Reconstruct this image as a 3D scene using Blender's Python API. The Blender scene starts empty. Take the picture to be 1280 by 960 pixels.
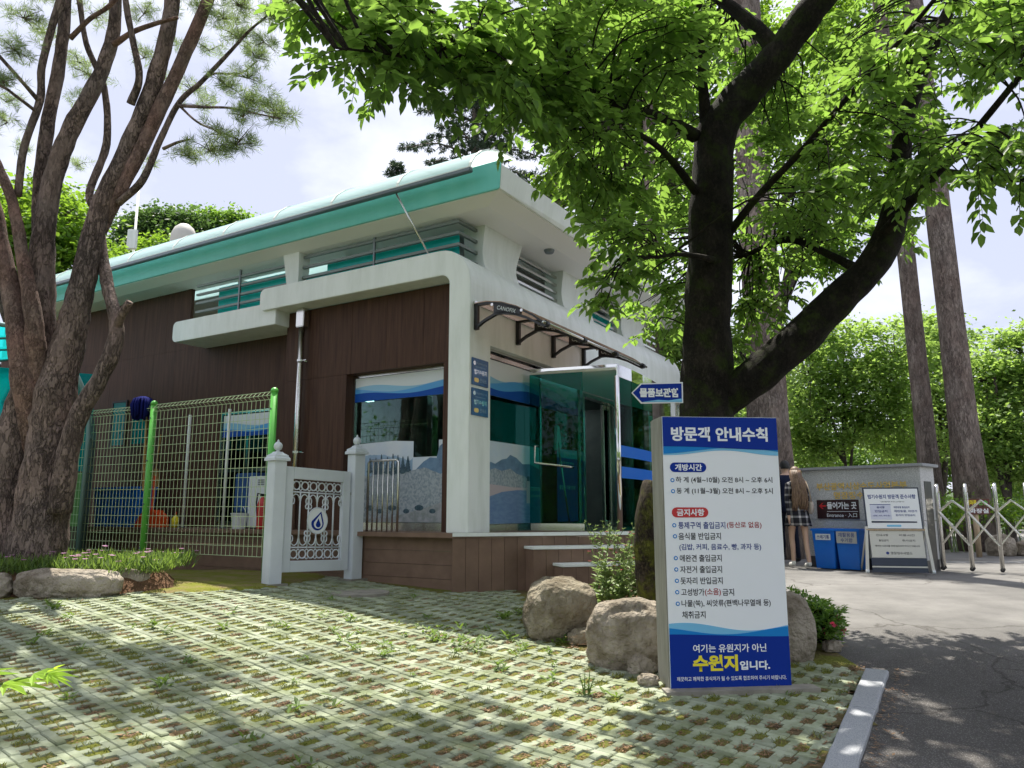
import bpy, bmesh, math, random
import numpy as np
from mathutils import Vector, Matrix, noise

R = math.radians
random.seed(7)
rng = np.random.default_rng(7)
S = bpy.context.scene
COL = S.collection

# ------------------------------------------------------------------ camera, sky, sun, exposure
F, PITCH, CZ = 950.0, math.atan(160 / 950.0), 1.11
cam = bpy.data.cameras.new('camera')
cam.sensor_width = 36.0
cam.lens = F / 1280.0 * 36.0
cam.clip_start, cam.clip_end = 0.05, 2000.0
camo = bpy.data.objects.new('camera', cam)
camo.location = (0, 0, CZ)
camo.rotation_euler = (R(90) + PITCH, 0, 0)
COL.objects.link(camo)
S.camera = camo
S.render.resolution_x, S.render.resolution_y = 1024, 768

SUN_AZ, SUN_EL = R(-12), R(67)          # azimuth measured from +Y towards +X
w = bpy.data.worlds.new('World')
S.world = w
w.use_nodes = True
nt = w.node_tree
nt.nodes.clear()
wo = nt.nodes.new('ShaderNodeOutputWorld')
bg = nt.nodes.new('ShaderNodeBackground')
sky = nt.nodes.new('ShaderNodeTexSky')
sky.sky_type = 'NISHITA'
sky.sun_disc = False
sky.sun_elevation = SUN_EL
sky.sun_rotation = SUN_AZ
sky.dust_density = 2.0
tc = nt.nodes.new('ShaderNodeTexCoord')
mp = nt.nodes.new('ShaderNodeMapping')
mp.inputs['Scale'].default_value = (1.0, 1.0, 1.9)
n1 = nt.nodes.new('ShaderNodeTexNoise')
n1.inputs['Scale'].default_value = 2.3
n1.inputs['Detail'].default_value = 7
n1.inputs['Roughness'].default_value = 0.56
rp = nt.nodes.new('ShaderNodeValToRGB')
rp.color_ramp.elements[0].position = 0.42
rp.color_ramp.elements[0].color = (4.1, 4.3, 5.4, 1)
rp.color_ramp.elements[1].position = 0.60
rp.color_ramp.elements[1].color = (6.6, 6.7, 7.3, 1)
mx = nt.nodes.new('ShaderNodeMixRGB')
mx.inputs[0].default_value = 0.86
nt.links.new(tc.outputs['Generated'], mp.inputs[0])
nt.links.new(mp.outputs[0], n1.inputs['Vector'])
nt.links.new(n1.outputs[0], rp.inputs[0])
nt.links.new(sky.outputs[0], mx.inputs[1])
nt.links.new(rp.outputs[0], mx.inputs[2])
nt.links.new(mx.outputs[0], bg.inputs[0])
bg.inputs[1].default_value = 0.085
nt.links.new(bg.outputs[0], wo.inputs[0])

SUN_DIR = Vector((math.cos(SUN_EL) * math.sin(SUN_AZ), math.cos(SUN_EL) * math.cos(SUN_AZ), math.sin(SUN_EL)))
sl = bpy.data.lights.new('sun', 'SUN')
sl.energy = 4.1
sl.angle = R(0.53)
sl.color = (1.0, 0.95, 0.85)
so = bpy.data.objects.new('sun', sl)
so.rotation_euler = (-SUN_DIR).to_track_quat('-Z', 'Y').to_euler()
so.location = (-4, 20, 40)
COL.objects.link(so)

S.view_settings.view_transform = 'Standard'
S.view_settings.look = 'None'
S.view_settings.gamma = 1.0
S.view_settings.exposure = 1.17
S.view_settings.use_curve_mapping = False
S.render.engine = 'CYCLES'
S.cycles.use_denoising = True
S.cycles.max_bounces = 7
S.cycles.diffuse_bounces = 3
S.cycles.glossy_bounces = 3
S.cycles.transmission_bounces = 5
S.cycles.transparent_max_bounces = 10
S.cycles.sample_clamp_indirect = 6.0
S.cycles.use_adaptive_sampling = True
S.cycles.adaptive_threshold = 0.02

# ------------------------------------------------------------------ frames of reference
FW = Vector((0, math.cos(PITCH), math.sin(PITCH)))
UP = Vector((0, -math.sin(PITCH), math.cos(PITCH)))
CAM = Vector((0, 0, CZ))


def ray(x, y):
    return FW + Vector((1, 0, 0)) * ((x - 640) / F) + UP * ((480 - y) / F)


def at(x, y, Y):
    d = ray(x, y)
    return CAM + d * (Y / d.y)


BA = R(31.1)
U = Vector((math.sin(BA), math.cos(BA), 0))
V = Vector((-math.cos(BA), math.sin(BA), 0))
C0 = at(585, 668, 8.5)
C0.z = 0


def W(a, b, z):
    return C0 + U * a + V * b + Vector((0, 0, z))


def clamp(x, a, b):
    return max(a, min(b, x))


def gz(X, Y):
    """height of the sloping ground"""
    s = Y
    if s > 7:
        s = 7 + 1.0 * (1 - math.exp(-(s - 7) / 1.0))
    return 0.085 * (s - 4.75) + 0.04 * clamp(-X - 0.5, 0, 3)


def ground_at(x, y):
    d = ray(x, y)
    t = 1.0
    while t < 80:
        p = CAM + d * t
        if p.z <= gz(p.x, p.y):
            return p
        t += 0.01
    return p


# ------------------------------------------------------------------ materials
def lin(h):
    h = h.lstrip('#')
    out = []
    for i in (0, 2, 4):
        c = int(h[i:i + 2], 16) / 255
        out.append(c / 12.92 if c <= 0.04045 else ((c + 0.055) / 1.055) ** 2.4)
    return tuple(out)


def L(c):
    return lin(c) if isinstance(c, str) else tuple(c)


MATS = {}


def mat(name, color, rough=0.6, metal=0.0, spec=0.5, var=None, bump=None, alpha=None, rnd=0.0, stretch=None, emit=None):
    """Principled with optional noise variation var=(color2, scale, lo, hi[, detail]), bump=(scale, strength)"""
    m = bpy.data.materials.new(name)
    m.use_nodes = True
    t = m.node_tree
    b = t.nodes['Principled BSDF']
    c = L(color)
    b.inputs['Base Color'].default_value = (*c, 1)
    b.inputs['Roughness'].default_value = rough
    b.inputs['Metallic'].default_value = metal
    b.inputs['Specular IOR Level'].default_value = spec
    co = t.nodes.new('ShaderNodeTexCoord')
    vec = co.outputs['Object']
    if stretch:
        mm = t.nodes.new('ShaderNodeMapping')
        mm.inputs['Scale'].default_value = stretch
        t.links.new(vec, mm.inputs[0])
        vec = mm.outputs[0]
    src = None
    if var:
        n = t.nodes.new('ShaderNodeTexNoise')
        n.inputs['Scale'].default_value = var[1]
        n.inputs['Detail'].default_value = var[4] if len(var) > 4 else 5
        n.inputs['Roughness'].default_value = 0.62
        t.links.new(vec, n.inputs['Vector'])
        r = t.nodes.new('ShaderNodeValToRGB')
        r.color_ramp.elements[0].position = var[2]
        r.color_ramp.elements[1].position = var[3]
        r.color_ramp.elements[0].color = (*c, 1)
        r.color_ramp.elements[1].color = (*L(var[0]), 1)
        t.links.new(n.outputs[0], r.inputs[0])
        src = r.outputs[0]
    if rnd:
        g = t.nodes.new('ShaderNodeNewGeometry')
        h = t.nodes.new('ShaderNodeHueSaturation')
        mr = t.nodes.new('ShaderNodeMapRange')
        mr.inputs['To Min'].default_value = 1 - rnd
        mr.inputs['To Max'].default_value = 1 + rnd
        t.links.new(g.outputs['Random Per Island'], mr.inputs[0])
        t.links.new(mr.outputs[0], h.inputs['Value'])
        if src:
            t.links.new(src, h.inputs['Color'])
        else:
            h.inputs['Color'].default_value = (*c, 1)
        src = h.outputs[0]
    if src:
        t.links.new(src, b.inputs['Base Color'])
    if bump:
        n2 = t.nodes.new('ShaderNodeTexNoise')
        n2.inputs['Scale'].default_value = bump[0]
        n2.inputs['Detail'].default_value = 6
        t.links.new(vec, n2.inputs['Vector'])
        bp = t.nodes.new('ShaderNodeBump')
        bp.inputs['Strength'].default_value = bump[1]
        bp.inputs['Distance'].default_value = bump[2] if len(bump) > 2 else 0.01
        t.links.new(n2.outputs[0], bp.inputs['Height'])
        t.links.new(bp.outputs[0], b.inputs['Normal'])
    if alpha is not None:
        b.inputs['Alpha'].default_value = alpha
    if emit:
        b.inputs['Emission Color'].default_value = (*L(emit[0]), 1)
        b.inputs['Emission Strength'].default_value = emit[1]
    return m


def glass_mat(name, tint, refl=0.12, rough=0.02, dens=1.0, trans_spec=1.0):
    """thin tinted sheet: tinted transparency under a fresnel reflection"""
    m = bpy.data.materials.new(name)
    m.use_nodes = True
    t = m.node_tree
    t.nodes.clear()
    o = t.nodes.new('ShaderNodeOutputMaterial')
    tr = t.nodes.new('ShaderNodeBsdfTransparent')
    tr.inputs[0].default_value = (*L(tint), 1)
    gl = t.nodes.new('ShaderNodeBsdfGlossy')
    gl.inputs['Roughness'].default_value = rough
    gl.inputs[0].default_value = (0.9, 0.95, 0.95, 1)
    lw = t.nodes.new('ShaderNodeLayerWeight')
    lw.inputs[0].default_value = refl
    mixs = t.nodes.new('ShaderNodeMixShader')
    t.links.new(lw.outputs['Fresnel'], mixs.inputs[0])
    t.links.new(tr.outputs[0], mixs.inputs[1])
    t.links.new(gl.outputs[0], mixs.inputs[2])
    t.links.new(mixs.outputs[0], o.inputs[0])
    return m


def sheet_mat(name, color, trans=0.5, clear=0.3, rough=0.25):
    """translucent polycarbonate sheet: part clear, part diffusing"""
    m = bpy.data.materials.new(name)
    m.use_nodes = True
    t = m.node_tree
    t.nodes.clear()
    o = t.nodes.new('ShaderNodeOutputMaterial')
    tl = t.nodes.new('ShaderNodeBsdfTranslucent')
    df = t.nodes.new('ShaderNodeBsdfPrincipled')
    tr = t.nodes.new('ShaderNodeBsdfTransparent')
    c = L(color)
    tl.inputs[0].default_value = (*c, 1)
    df.inputs['Base Color'].default_value = (*c, 1)
    df.inputs['Roughness'].default_value = rough
    tr.inputs[0].default_value = (*[x ** 0.6 for x in c], 1)
    m1 = t.nodes.new('ShaderNodeMixShader')
    m1.inputs[0].default_value = trans
    m2 = t.nodes.new('ShaderNodeMixShader')
    m2.inputs[0].default_value = clear
    t.links.new(df.outputs[0], m1.inputs[1])
    t.links.new(tl.outputs[0], m1.inputs[2])
    t.links.new(m1.outputs[0], m2.inputs[1])
    t.links.new(tr.outputs[0], m2.inputs[2])
    t.links.new(m2.outputs[0], o.inputs[0])
    return m


def leaf_mat(name, dark, light, trans, tmix=0.5, rough=0.5):
    """leaf: each leaf its own tone between dark and light; lets light through"""
    m = bpy.data.materials.new(name)
    m.use_nodes = True
    t = m.node_tree
    t.nodes.clear()
    o = t.nodes.new('ShaderNodeOutputMaterial')
    g = t.nodes.new('ShaderNodeNewGeometry')
    r = t.nodes.new('ShaderNodeValToRGB')
    r.color_ramp.elements[0].color = (*L(dark), 1)
    r.color_ramp.elements[1].color = (*L(light), 1)
    nz = t.nodes.new('ShaderNodeTexNoise')               # whole sprays differ in tone too
    nz.inputs['Scale'].default_value = 1.7
    nz.inputs['Detail'].default_value = 3
    cn = t.nodes.new('ShaderNodeTexCoord')
    t.links.new(cn.outputs['Object'], nz.inputs['Vector'])
    mm = t.nodes.new('ShaderNodeMath')
    mm.operation = 'MULTIPLY_ADD'
    mm.inputs[1].default_value = 1.6
    mm.inputs[2].default_value = -0.8
    t.links.new(nz.outputs[0], mm.inputs[0])
    tone = t.nodes.new('ShaderNodeMath')
    tone.use_clamp = True
    t.links.new(g.outputs['Random Per Island'], tone.inputs[0])
    t.links.new(mm.outputs[0], tone.inputs[1])
    t.links.new(tone.outputs[0], r.inputs[0])
    p = t.nodes.new('ShaderNodeBsdfPrincipled')
    p.inputs['Roughness'].default_value = rough
    p.inputs['Specular IOR Level'].default_value = 0.35
    t.links.new(r.outputs[0], p.inputs['Base Color'])
    tl = t.nodes.new('ShaderNodeBsdfTranslucent')
    h = t.nodes.new('ShaderNodeMixRGB')
    h.blend_type = 'MULTIPLY'
    h.inputs[0].default_value = 0.35
    h.inputs[1].default_value = (*L(trans), 1)
    sc_ = t.nodes.new('ShaderNodeMapRange')
    sc_.inputs['To Min'].default_value = 0.35
    sc_.inputs['To Max'].default_value = 1.25
    t.links.new(tone.outputs[0], sc_.inputs[0])
    t.links.new(sc_.outputs[0], h.inputs[2])
    t.links.new(h.outputs[0], tl.inputs[0])
    mxs = t.nodes.new('ShaderNodeMixShader')
    mxs.inputs[0].default_value = tmix
    t.links.new(p.outputs[0], mxs.inputs[1])
    t.links.new(tl.outputs[0], mxs.inputs[2])
    t.links.new(mxs.outputs[0], o.inputs[0])
    return m


def bark_mat(name, c1, c2, c3, scale=14, stretch=(1, 1, 0.35), bump=0.9, dist=0.02, moss=None, warp=0.14):
    m = bpy.data.materials.new(name)
    m.use_nodes = True
    t = m.node_tree
    b = t.nodes['Principled BSDF']
    b.inputs['Roughness'].default_value = 0.9
    b.inputs['Specular IOR Level'].default_value = 0.2
    co = t.nodes.new('ShaderNodeTexCoord')
    mm = t.nodes.new('ShaderNodeMapping')
    mm.inputs['Scale'].default_value = stretch
    t.links.new(co.outputs['Object'], mm.inputs[0])
    nz = t.nodes.new('ShaderNodeTexNoise')
    nz.inputs['Scale'].default_value = scale * 0.9
    nz.inputs['Detail'].default_value = 5
    t.links.new(mm.outputs[0], nz.inputs['Vector'])
    ad = t.nodes.new('ShaderNodeMixRGB')
    ad.blend_type = 'ADD'
    ad.inputs[0].default_value = warp
    t.links.new(mm.outputs[0], ad.inputs[1])
    t.links.new(nz.outputs['Color'], ad.inputs[2])
    vo = t.nodes.new('ShaderNodeTexVoronoi')
    vo.feature = 'DISTANCE_TO_EDGE'
    vo.inputs['Scale'].default_value = scale
    t.links.new(ad.outputs[0], vo.inputs['Vector'])
    fr = t.nodes.new('ShaderNodeValToRGB')
    fr.color_ramp.elements[0].position = 0.0
    fr.color_ramp.elements[1].position = 0.26
    fr.color_ramp.elements[0].color = (0.18, 0.18, 0.18, 1)
    # cracks open and close: their depth follows a slower noise
    cn = t.nodes.new('ShaderNodeTexNoise')
    cn.inputs['Scale'].default_value = scale * 0.28
    cn.inputs['Detail'].default_value = 5
    t.links.new(mm.outputs[0], cn.inputs['Vector'])
    cm = t.nodes.new('ShaderNodeMapRange')
    cm.inputs['From Min'].default_value = 0.42
    cm.inputs['From Max'].default_value = 0.68
    cm.inputs['To Min'].default_value = 0.0
    cm.inputs['To Max'].default_value = 0.22
    t.links.new(cn.outputs[0], cm.inputs[0])
    v2 = t.nodes.new('ShaderNodeTexVoronoi')
    v2.inputs['Scale'].default_value = scale * 1.0
    t.links.new(ad.outputs[0], v2.inputs['Vector'])
    v3 = t.nodes.new('ShaderNodeTexVoronoi')
    v3.feature = 'DISTANCE_TO_EDGE'
    v3.inputs['Scale'].default_value = scale * 2.1
    t.links.new(ad.outputs[0], v3.inputs['Vector'])
    mn2 = t.nodes.new('ShaderNodeMath')
    mn2.operation = 'MULTIPLY_ADD'
    mn2.inputs[1].default_value = 0.45
    t.links.new(v3.outputs['Distance'], mn2.inputs[0])
    t.links.new(vo.outputs['Distance'], mn2.inputs[2])
    ads = t.nodes.new('ShaderNodeMath')
    ads.operation = 'ADD'
    t.links.new(mn2.outputs[0], ads.inputs[0])
    t.links.new(cm.outputs[0], ads.inputs[1])
    t.links.new(ads.outputs[0], fr.inputs[0])
    big = t.nodes.new('ShaderNodeTexNoise')
    big.inputs['Scale'].default_value = 2.2
    big.inputs['Detail'].default_value = 6
    t.links.new(co.outputs['Object'], big.inputs['Vector'])
    r2 = t.nodes.new('ShaderNodeValToRGB')
    r2.color_ramp.elements[0].position = 0.35
    r2.color_ramp.elements[1].position = 0.65
    r2.color_ramp.elements[0].color = (*L(c1), 1)
    r2.color_ramp.elements[1].color = (*L(c2), 1)
    t.links.new(big.outputs[0], r2.inputs[0])
    mx_ = t.nodes.new('ShaderNodeMixRGB')
    t.links.new(fr.outputs[0], mx_.inputs[0])
    mx_.inputs[1].default_value = (*L(c3), 1)
    t.links.new(r2.outputs[0], mx_.inputs[2])
    hs = t.nodes.new('ShaderNodeHueSaturation')
    sv_ = t.nodes.new('ShaderNodeSeparateColor')
    t.links.new(v2.outputs['Color'], sv_.inputs[0])
    mv = t.nodes.new('ShaderNodeMapRange')
    mv.inputs['To Min'].default_value = 0.68
    mv.inputs['To Max'].default_value = 1.28
    t.links.new(sv_.outputs[0], mv.inputs[0])
    t.links.new(mv.outputs[0], hs.inputs['Value'])
    t.links.new(mx_.outputs[0], hs.inputs['Color'])
    out = hs.outputs[0]
    fine = t.nodes.new('ShaderNodeTexNoise')
    fine.inputs['Scale'].default_value = 60
    fine.inputs['Detail'].default_value = 4
    t.links.new(mm.outputs[0], fine.inputs['Vector'])
    mf = t.nodes.new('ShaderNodeMixRGB')
    mf.blend_type = 'OVERLAY'
    mf.inputs[0].default_value = 0.55
    t.links.new(out, mf.inputs[1])
    t.links.new(fine.outputs['Fac'], mf.inputs[2])
    out = mf.outputs[0]
    if moss:
        mn = t.nodes.new('ShaderNodeTexNoise')
        mn.inputs['Scale'].default_value = moss[1]
        mn.inputs['Detail'].default_value = 8
        mn.inputs['Roughness'].default_value = 0.7
        t.links.new(co.outputs['Object'], mn.inputs['Vector'])
        mr = t.nodes.new('ShaderNodeValToRGB')
        mr.color_ramp.elements[0].position = moss[2]
        mr.color_ramp.elements[1].position = moss[2] + 0.12
        t.links.new(mn.outputs[0], mr.inputs[0])
        mo = t.nodes.new('ShaderNodeMixRGB')
        mo.inputs[2].default_value = (*L(moss[0]), 1)
        t.links.new(mr.outputs[0], mo.inputs[0])
        t.links.new(out, mo.inputs[1])
        out = mo.outputs[0]
    t.links.new(out, b.inputs['Base Color'])
    addh = t.nodes.new('ShaderNodeMath')
    addh.operation = 'MULTIPLY_ADD'
    t.links.new(fine.outputs[0], addh.inputs[0])
    addh.inputs[1].default_value = 0.35
    t.links.new(fr.outputs[0], addh.inputs[2])
    bp = t.nodes.new('ShaderNodeBump')
    bp.inputs['Strength'].default_value = bump
    bp.inputs['Distance'].default_value = dist
    t.links.new(addh.outputs[0], bp.inputs['Height'])
    t.links.new(bp.outputs[0], b.inputs['Normal'])
    return m


# ------------------------------------------------------------------ objects
def props(o, label=None, cat=None, group=None, kind=None):
    if label:
        o['label'] = label
    if cat:
        o['category'] = cat
    if group:
        o['group'] = group
    if kind:
        o['kind'] = kind
    return o


def thing(name, label, cat, loc, group=None):
    o = bpy.data.objects.new(name, None)
    o.empty_display_size = 0.2
    o.location = Vector(loc)
    COL.objects.link(o)
    return props(o, label, cat, group)


def world_loc(o):
    p = Vector((0, 0, 0))
    while o is not None:
        p = p + o.location
        o = o.parent
    return p


class MB:
    """collects geometry in world coordinates"""

    def __init__(self):
        self.v, self.f, self.mi = [], [], []

    def add(self, vs, fs, mi=0):
        k = len(self.v)
        self.v += [tuple(p) for p in vs]
        self.f += [tuple(i + k for i in f) for f in fs]
        self.mi += [mi] * len(fs)
        return self

    def quad(self, a, b, c, d):
        return self.add([a, b, c, d], [(0, 1, 2, 3)])

    def hexa(self, p):
        """8 corners: bottom ring 0-3, top ring 4-7"""
        return self.add(p, [(0, 3, 2, 1), (4, 5, 6, 7), (0, 1, 5, 4), (1, 2, 6, 5), (2, 3, 7, 6), (3, 0, 4, 7)])

    def box(self, o, ex, ey, ez, x0, x1, y0, y1, z0, z1):
        P = lambda x, y, z: o + ex * x + ey * y + ez * z
        return self.hexa([P(x0, y0, z0), P(x1, y0, z0), P(x1, y1, z0), P(x0, y1, z0), P(x0, y0, z1), P(x1, y0, z1), P(x1, y1, z1), P(x0, y1, z1)])

    def bx(self, a0, a1, b0, b1, z0, z1):
        """box in the building's frame"""
        return self.box(C0, U, V, Vector((0, 0, 1)), a0, a1, b0, b1, z0, z1)

    def prism(self, pts, d):
        """polygon pts (world) extruded by vector d"""
        n = len(pts)
        pts = [Vector(p) for p in pts]
        vs = pts + [p + d for p in pts]
        fs = [tuple(range(n - 1, -1, -1)), tuple(range(n, 2 * n))]
        fs += [(i, (i + 1) % n, (i + 1) % n + n, i + n) for i in range(n)]
        return self.add(vs, fs)

    def tube(self, pts, r, n=8, cap=True, jit=0.0, sc=3.0):
        pts = [Vector(p) for p in pts]
        if not isinstance(r, (list, tuple)):
            r = [r] * len(pts)
        k = len(self.v)
        prev = None
        for i, p in enumerate(pts):
            t = (pts[min(i + 1, len(pts) - 1)] - pts[max(i - 1, 0)])
            if t.length < 1e-9:
                t = Vector((0, 0, 1))
            t.normalize()
            if prev is None:
                a = Vector((0, 0, 1)) if abs(t.z) < 0.9 else Vector((1, 0, 0))
                x = t.cross(a).normalized()
            else:
                x = (prev - t * prev.dot(t))
                x = x.normalized() if x.length > 1e-6 else t.orthogonal().normalized()
            prev = x
            y = t.cross(x)
            for j in range(n):
                a = 2 * math.pi * (j + 0.5) / n
                dd = x * math.cos(a) + y * math.sin(a)
                rr = r[i]
                if jit:
                    rr *= 1 + jit * noise.noise((p + dd * r[i]) * sc)
                self.v.append(tuple(p + dd * rr))
        for i in range(len(pts) - 1):
            for j in range(n):
                self.f.append((k + i * n + j, k + i * n + (j + 1) % n, k + (i + 1) * n + (j + 1) % n, k + (i + 1) * n + j))
                self.mi.append(0)
        if cap:
            self.f.append(tuple(k + j for j in range(n - 1, -1, -1)))
            self.f.append(tuple(k + (len(pts) - 1) * n + j for j in range(n)))
            self.mi += [0, 0]
        return self

    def lathe(self, c, prof, n=16, sx=1.0, sy=1.0, rot=0.0, sq=None):
        """profile [(r, z)] about the vertical through c"""
        k = len(self.v)
        for (r, z) in prof:
            for j in range(n):
                a = 2 * math.pi * j / n + rot
                self.v.append((c[0] + r * sx * math.cos(a), c[1] + r * sy * math.sin(a), c[2] + z))
        for i in range(len(prof) - 1):
            for j in range(n):
                self.f.append((k + i * n + j, k + i * n + (j + 1) % n, k + (i + 1) * n + (j + 1) % n, k + (i + 1) * n + j))
                self.mi.append(0)
        self.f.append(tuple(k + j for j in range(n - 1, -1, -1)))
        self.f.append(tuple(k + (len(prof) - 1) * n + j for j in range(n)))
        self.mi += [0, 0]
        return self

    def build(self, name, m, parent=None, smooth=False, bevel=0.0, label=None):
        me = bpy.data.meshes.new(name)
        off = world_loc(parent) if parent else Vector((0, 0, 0))
        me.from_pydata([(p[0] - off.x, p[1] - off.y, p[2] - off.z) for p in self.v], [], self.f)
        ms = m if isinstance(m, (list, tuple)) else [m]
        for q in ms:
            me.materials.append(q)
        if len(ms) > 1:
            me.polygons.foreach_set('material_index', self.mi)
        if smooth or bevel:
            bm = bmesh.new()
            bm.from_mesh(me)
            if not smooth or bevel:
                bmesh.ops.recalc_face_normals(bm, faces=bm.faces)
            if bevel:
                bmesh.ops.remove_doubles(bm, verts=bm.verts, dist=1e-5)
                es = [e for e in bm.edges if len(e.link_faces) == 2 and e.calc_face_angle(0) > 0.5]
                bmesh.ops.bevel(bm, geom=es, offset=bevel, segments=2, affect='EDGES', clamp_overlap=True)
            if smooth:
                for f in bm.faces:
                    f.smooth = True
            bm.to_mesh(me)
            bm.free()
        me.update()
        o = bpy.data.objects.new(name, me)
        COL.objects.link(o)
        if parent:
            o.parent = parent
        if label:
            o['label'] = label
        return o


def np_mesh(name, v, f, m, parent=None, smooth=False):
    """v (N,3), f (M,k) numpy arrays -> object, fast"""
    off = np.array(world_loc(parent)) if parent else np.zeros(3)
    me = bpy.data.meshes.new(name)
    N, M, k = len(v), len(f), f.shape[1]
    me.vertices.add(N)
    me.vertices.foreach_set('co', (v - off).astype(np.float32).ravel())
    me.loops.add(M * k)
    me.loops.foreach_set('vertex_index', f.astype(np.int32).ravel())
    me.polygons.add(M)
    me.polygons.foreach_set('loop_start', np.arange(0, M * k, k, dtype=np.int32))
    me.polygons.foreach_set('loop_total', np.full(M, k, dtype=np.int32))
    if smooth:
        me.polygons.foreach_set('use_smooth', np.ones(M, dtype=bool))
    me.update(calc_edges=True)
    me.materials.append(m)
    o = bpy.data.objects.new(name, me)
    COL.objects.link(o)
    if parent:
        o.parent = parent
    return o


def unit(a):
    return a / np.maximum(np.linalg.norm(a, axis=1, keepdims=True), 1e-9)


def leaves(c, axis, nrm, ln, wd, fold=0.25, droop=0.15):
    """six-point folded leaves; returns v, f"""
    c, axis, nrm = np.asarray(c, float), unit(np.asarray(axis, float)), np.asarray(nrm, float)
    side = unit(np.cross(axis, nrm))
    nrm = np.cross(side, axis)
    ln = np.asarray(ln)[:, None]
    wd = np.asarray(wd)[:, None]
    P = np.empty((len(c), 6, 3))
    P[:, 0] = c
    P[:, 1] = c + axis * ln * 0.30 + side * wd * 0.46 + nrm * wd * fold
    P[:, 2] = c + axis * ln * 0.68 + side * wd * 0.36 + nrm * (wd * fold * 0.8 - ln * droop * 0.4)
    P[:, 3] = c + axis * ln - nrm * ln * droop
    P[:, 4] = c + axis * ln * 0.68 - side * wd * 0.36 + nrm * (wd * fold * 0.8 - ln * droop * 0.4)
    P[:, 5] = c + axis * ln * 0.30 - side * wd * 0.46 + nrm * wd * fold
    n = len(c)
    b = np.arange(n)[:, None] * 6
    f = np.concatenate([b + np.array([0, 1, 2, 3]), b + np.array([0, 3, 4, 5])])
    return P.reshape(-1, 3), f


def diamonds(c, axis, nrm, ln, wd):
    c, axis, nrm = np.asarray(c, float), unit(np.asarray(axis, float)), np.asarray(nrm, float)
    side = unit(np.cross(axis, nrm))
    ln = np.asarray(ln)[:, None]
    wd = np.asarray(wd)[:, None]
    P = np.empty((len(c), 4, 3))
    P[:, 0] = c
    P[:, 1] = c + axis * ln * 0.45 + side * wd * 0.5
    P[:, 2] = c + axis * ln
    P[:, 3] = c + axis * ln * 0.45 - side * wd * 0.5
    f = np.arange(len(c))[:, None] * 4 + np.array([0, 1, 2, 3])
    return P.reshape(-1, 3), f


def curve_pts(ctrl, n=10):
    """Catmull-Rom through control points (vectors)"""
    P = [Vector(p) for p in ctrl]
    P = [P[0] * 2 - P[1]] + P + [P[-1] * 2 - P[-2]]
    out = []
    for i in range(1, len(P) - 2):
        for k in range(n):
            t = k / n
            a, b, c, d = P[i - 1], P[i], P[i + 1], P[i + 2]
            out.append(0.5 * ((2 * b) + (c - a) * t + (2 * a - 5 * b + 4 * c - d) * t * t + (3 * b - a - 3 * c + d) * t ** 3))
    out.append(P[-2])
    return out


def lerp_list(r, n):
    out = []
    for i in range(len(r) - 1):
        for k in range(n):
            out.append(r[i] + (r[i + 1] - r[i]) * k / n)
    out.append(r[-1])
    return out


class Face:
    """a flat face to draw on: origin, unit axes s (right) and t (up), outward normal n"""

    def __init__(self, o, s, t):
        self.o, self.s, self.t = Vector(o), Vector(s).normalized(), Vector(t).normalized()
        self.n = self.s.cross(self.t)

    def p(self, s, t, d=0.0):
        return self.o + self.s * s + self.t * t + self.n * d

    def px(self, x, y):
        d = ray(x, y)
        k = (self.o - CAM).dot(self.n) / d.dot(self.n)
        q = CAM + d * k - self.o
        return q.dot(self.s), q.dot(self.t)

    def poly(self, name, pts, d, m, parent, th=0.0015, label=None):
        mb = MB()
        mb.prism([self.p(s, t, d) for s, t in pts], self.n * th)
        return mb.build(name, m, parent, label=label)

    def text(self, name, body, box, d, m, parent, bold=0.0, ex=0.001, fit=True, label=None):
        """lettering stretched into box (s0, t0, s1, t1)"""
        cu = bpy.data.curves.new(name, 'FONT')
        cu.body = body
        cu.size = 1.0
        cu.offset = bold
        cu.resolution_u = 3
        o = bpy.data.objects.new(name, cu)
        COL.objects.link(o)
        me = bpy.data.meshes.new_from_object(o.evaluated_get(bpy.context.evaluated_depsgraph_get()))
        bpy.data.objects.remove(o)
        bpy.data.curves.remove(cu)
        me.name = name
        n = len(me.vertices)
        co = np.empty(n * 3)
        me.vertices.foreach_get('co', co)
        co = co.reshape(-1, 3)
        lo, hi = co.min(0), co.max(0)
        s0, t0, s1, t1 = box
        kx = (s1 - s0) / (hi[0] - lo[0])
        ky = (t1 - t0) / max(hi[1] - lo[1], 1e-6)
        if not fit:
            ky = kx = min(kx, ky)
        s = s0 + (co[:, 0] - lo[0]) * kx
        t = t0 + (co[:, 1] - lo[1]) * ky
        off = world_loc(parent)
        w_ = np.array(self.o - off) + np.outer(s, np.array(self.s)) + np.outer(t, np.array(self.t)) + np.array(self.n) * (d + ex)
        me.vertices.foreach_set('co', w_.astype(np.float32).ravel())
        me.materials.clear()
        me.materials.append(m)
        me.polygons.foreach_set('material_index', np.zeros(len(me.polygons), dtype=np.int32))
        me.update()
        q = bpy.data.objects.new(name, me)
        COL.objects.link(q)
        q.parent = parent
        if label:
            q['label'] = label
        return q


def disc(c, r, n=20, ry=None, a0=0, a1=2 * math.pi):
    ry = r if ry is None else ry
    return [(c[0] + r * math.cos(a0 + (a1 - a0) * i / n), c[1] + ry * math.sin(a0 + (a1 - a0) * i / n)) for i in range(n)]


def pill(s0, t0, s1, t1, n=8):
    r = (t1 - t0) / 2
    m = (t0 + t1) / 2
    return [(s1 - r + r * math.cos(-math.pi / 2 + math.pi * i / n), m + r * math.sin(-math.pi / 2 + math.pi * i / n)) for i in range(n + 1)] + \
           [(s0 + r + r * math.cos(math.pi / 2 + math.pi * i / n), m + r * math.sin(math.pi / 2 + math.pi * i / n)) for i in range(n + 1)]

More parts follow.
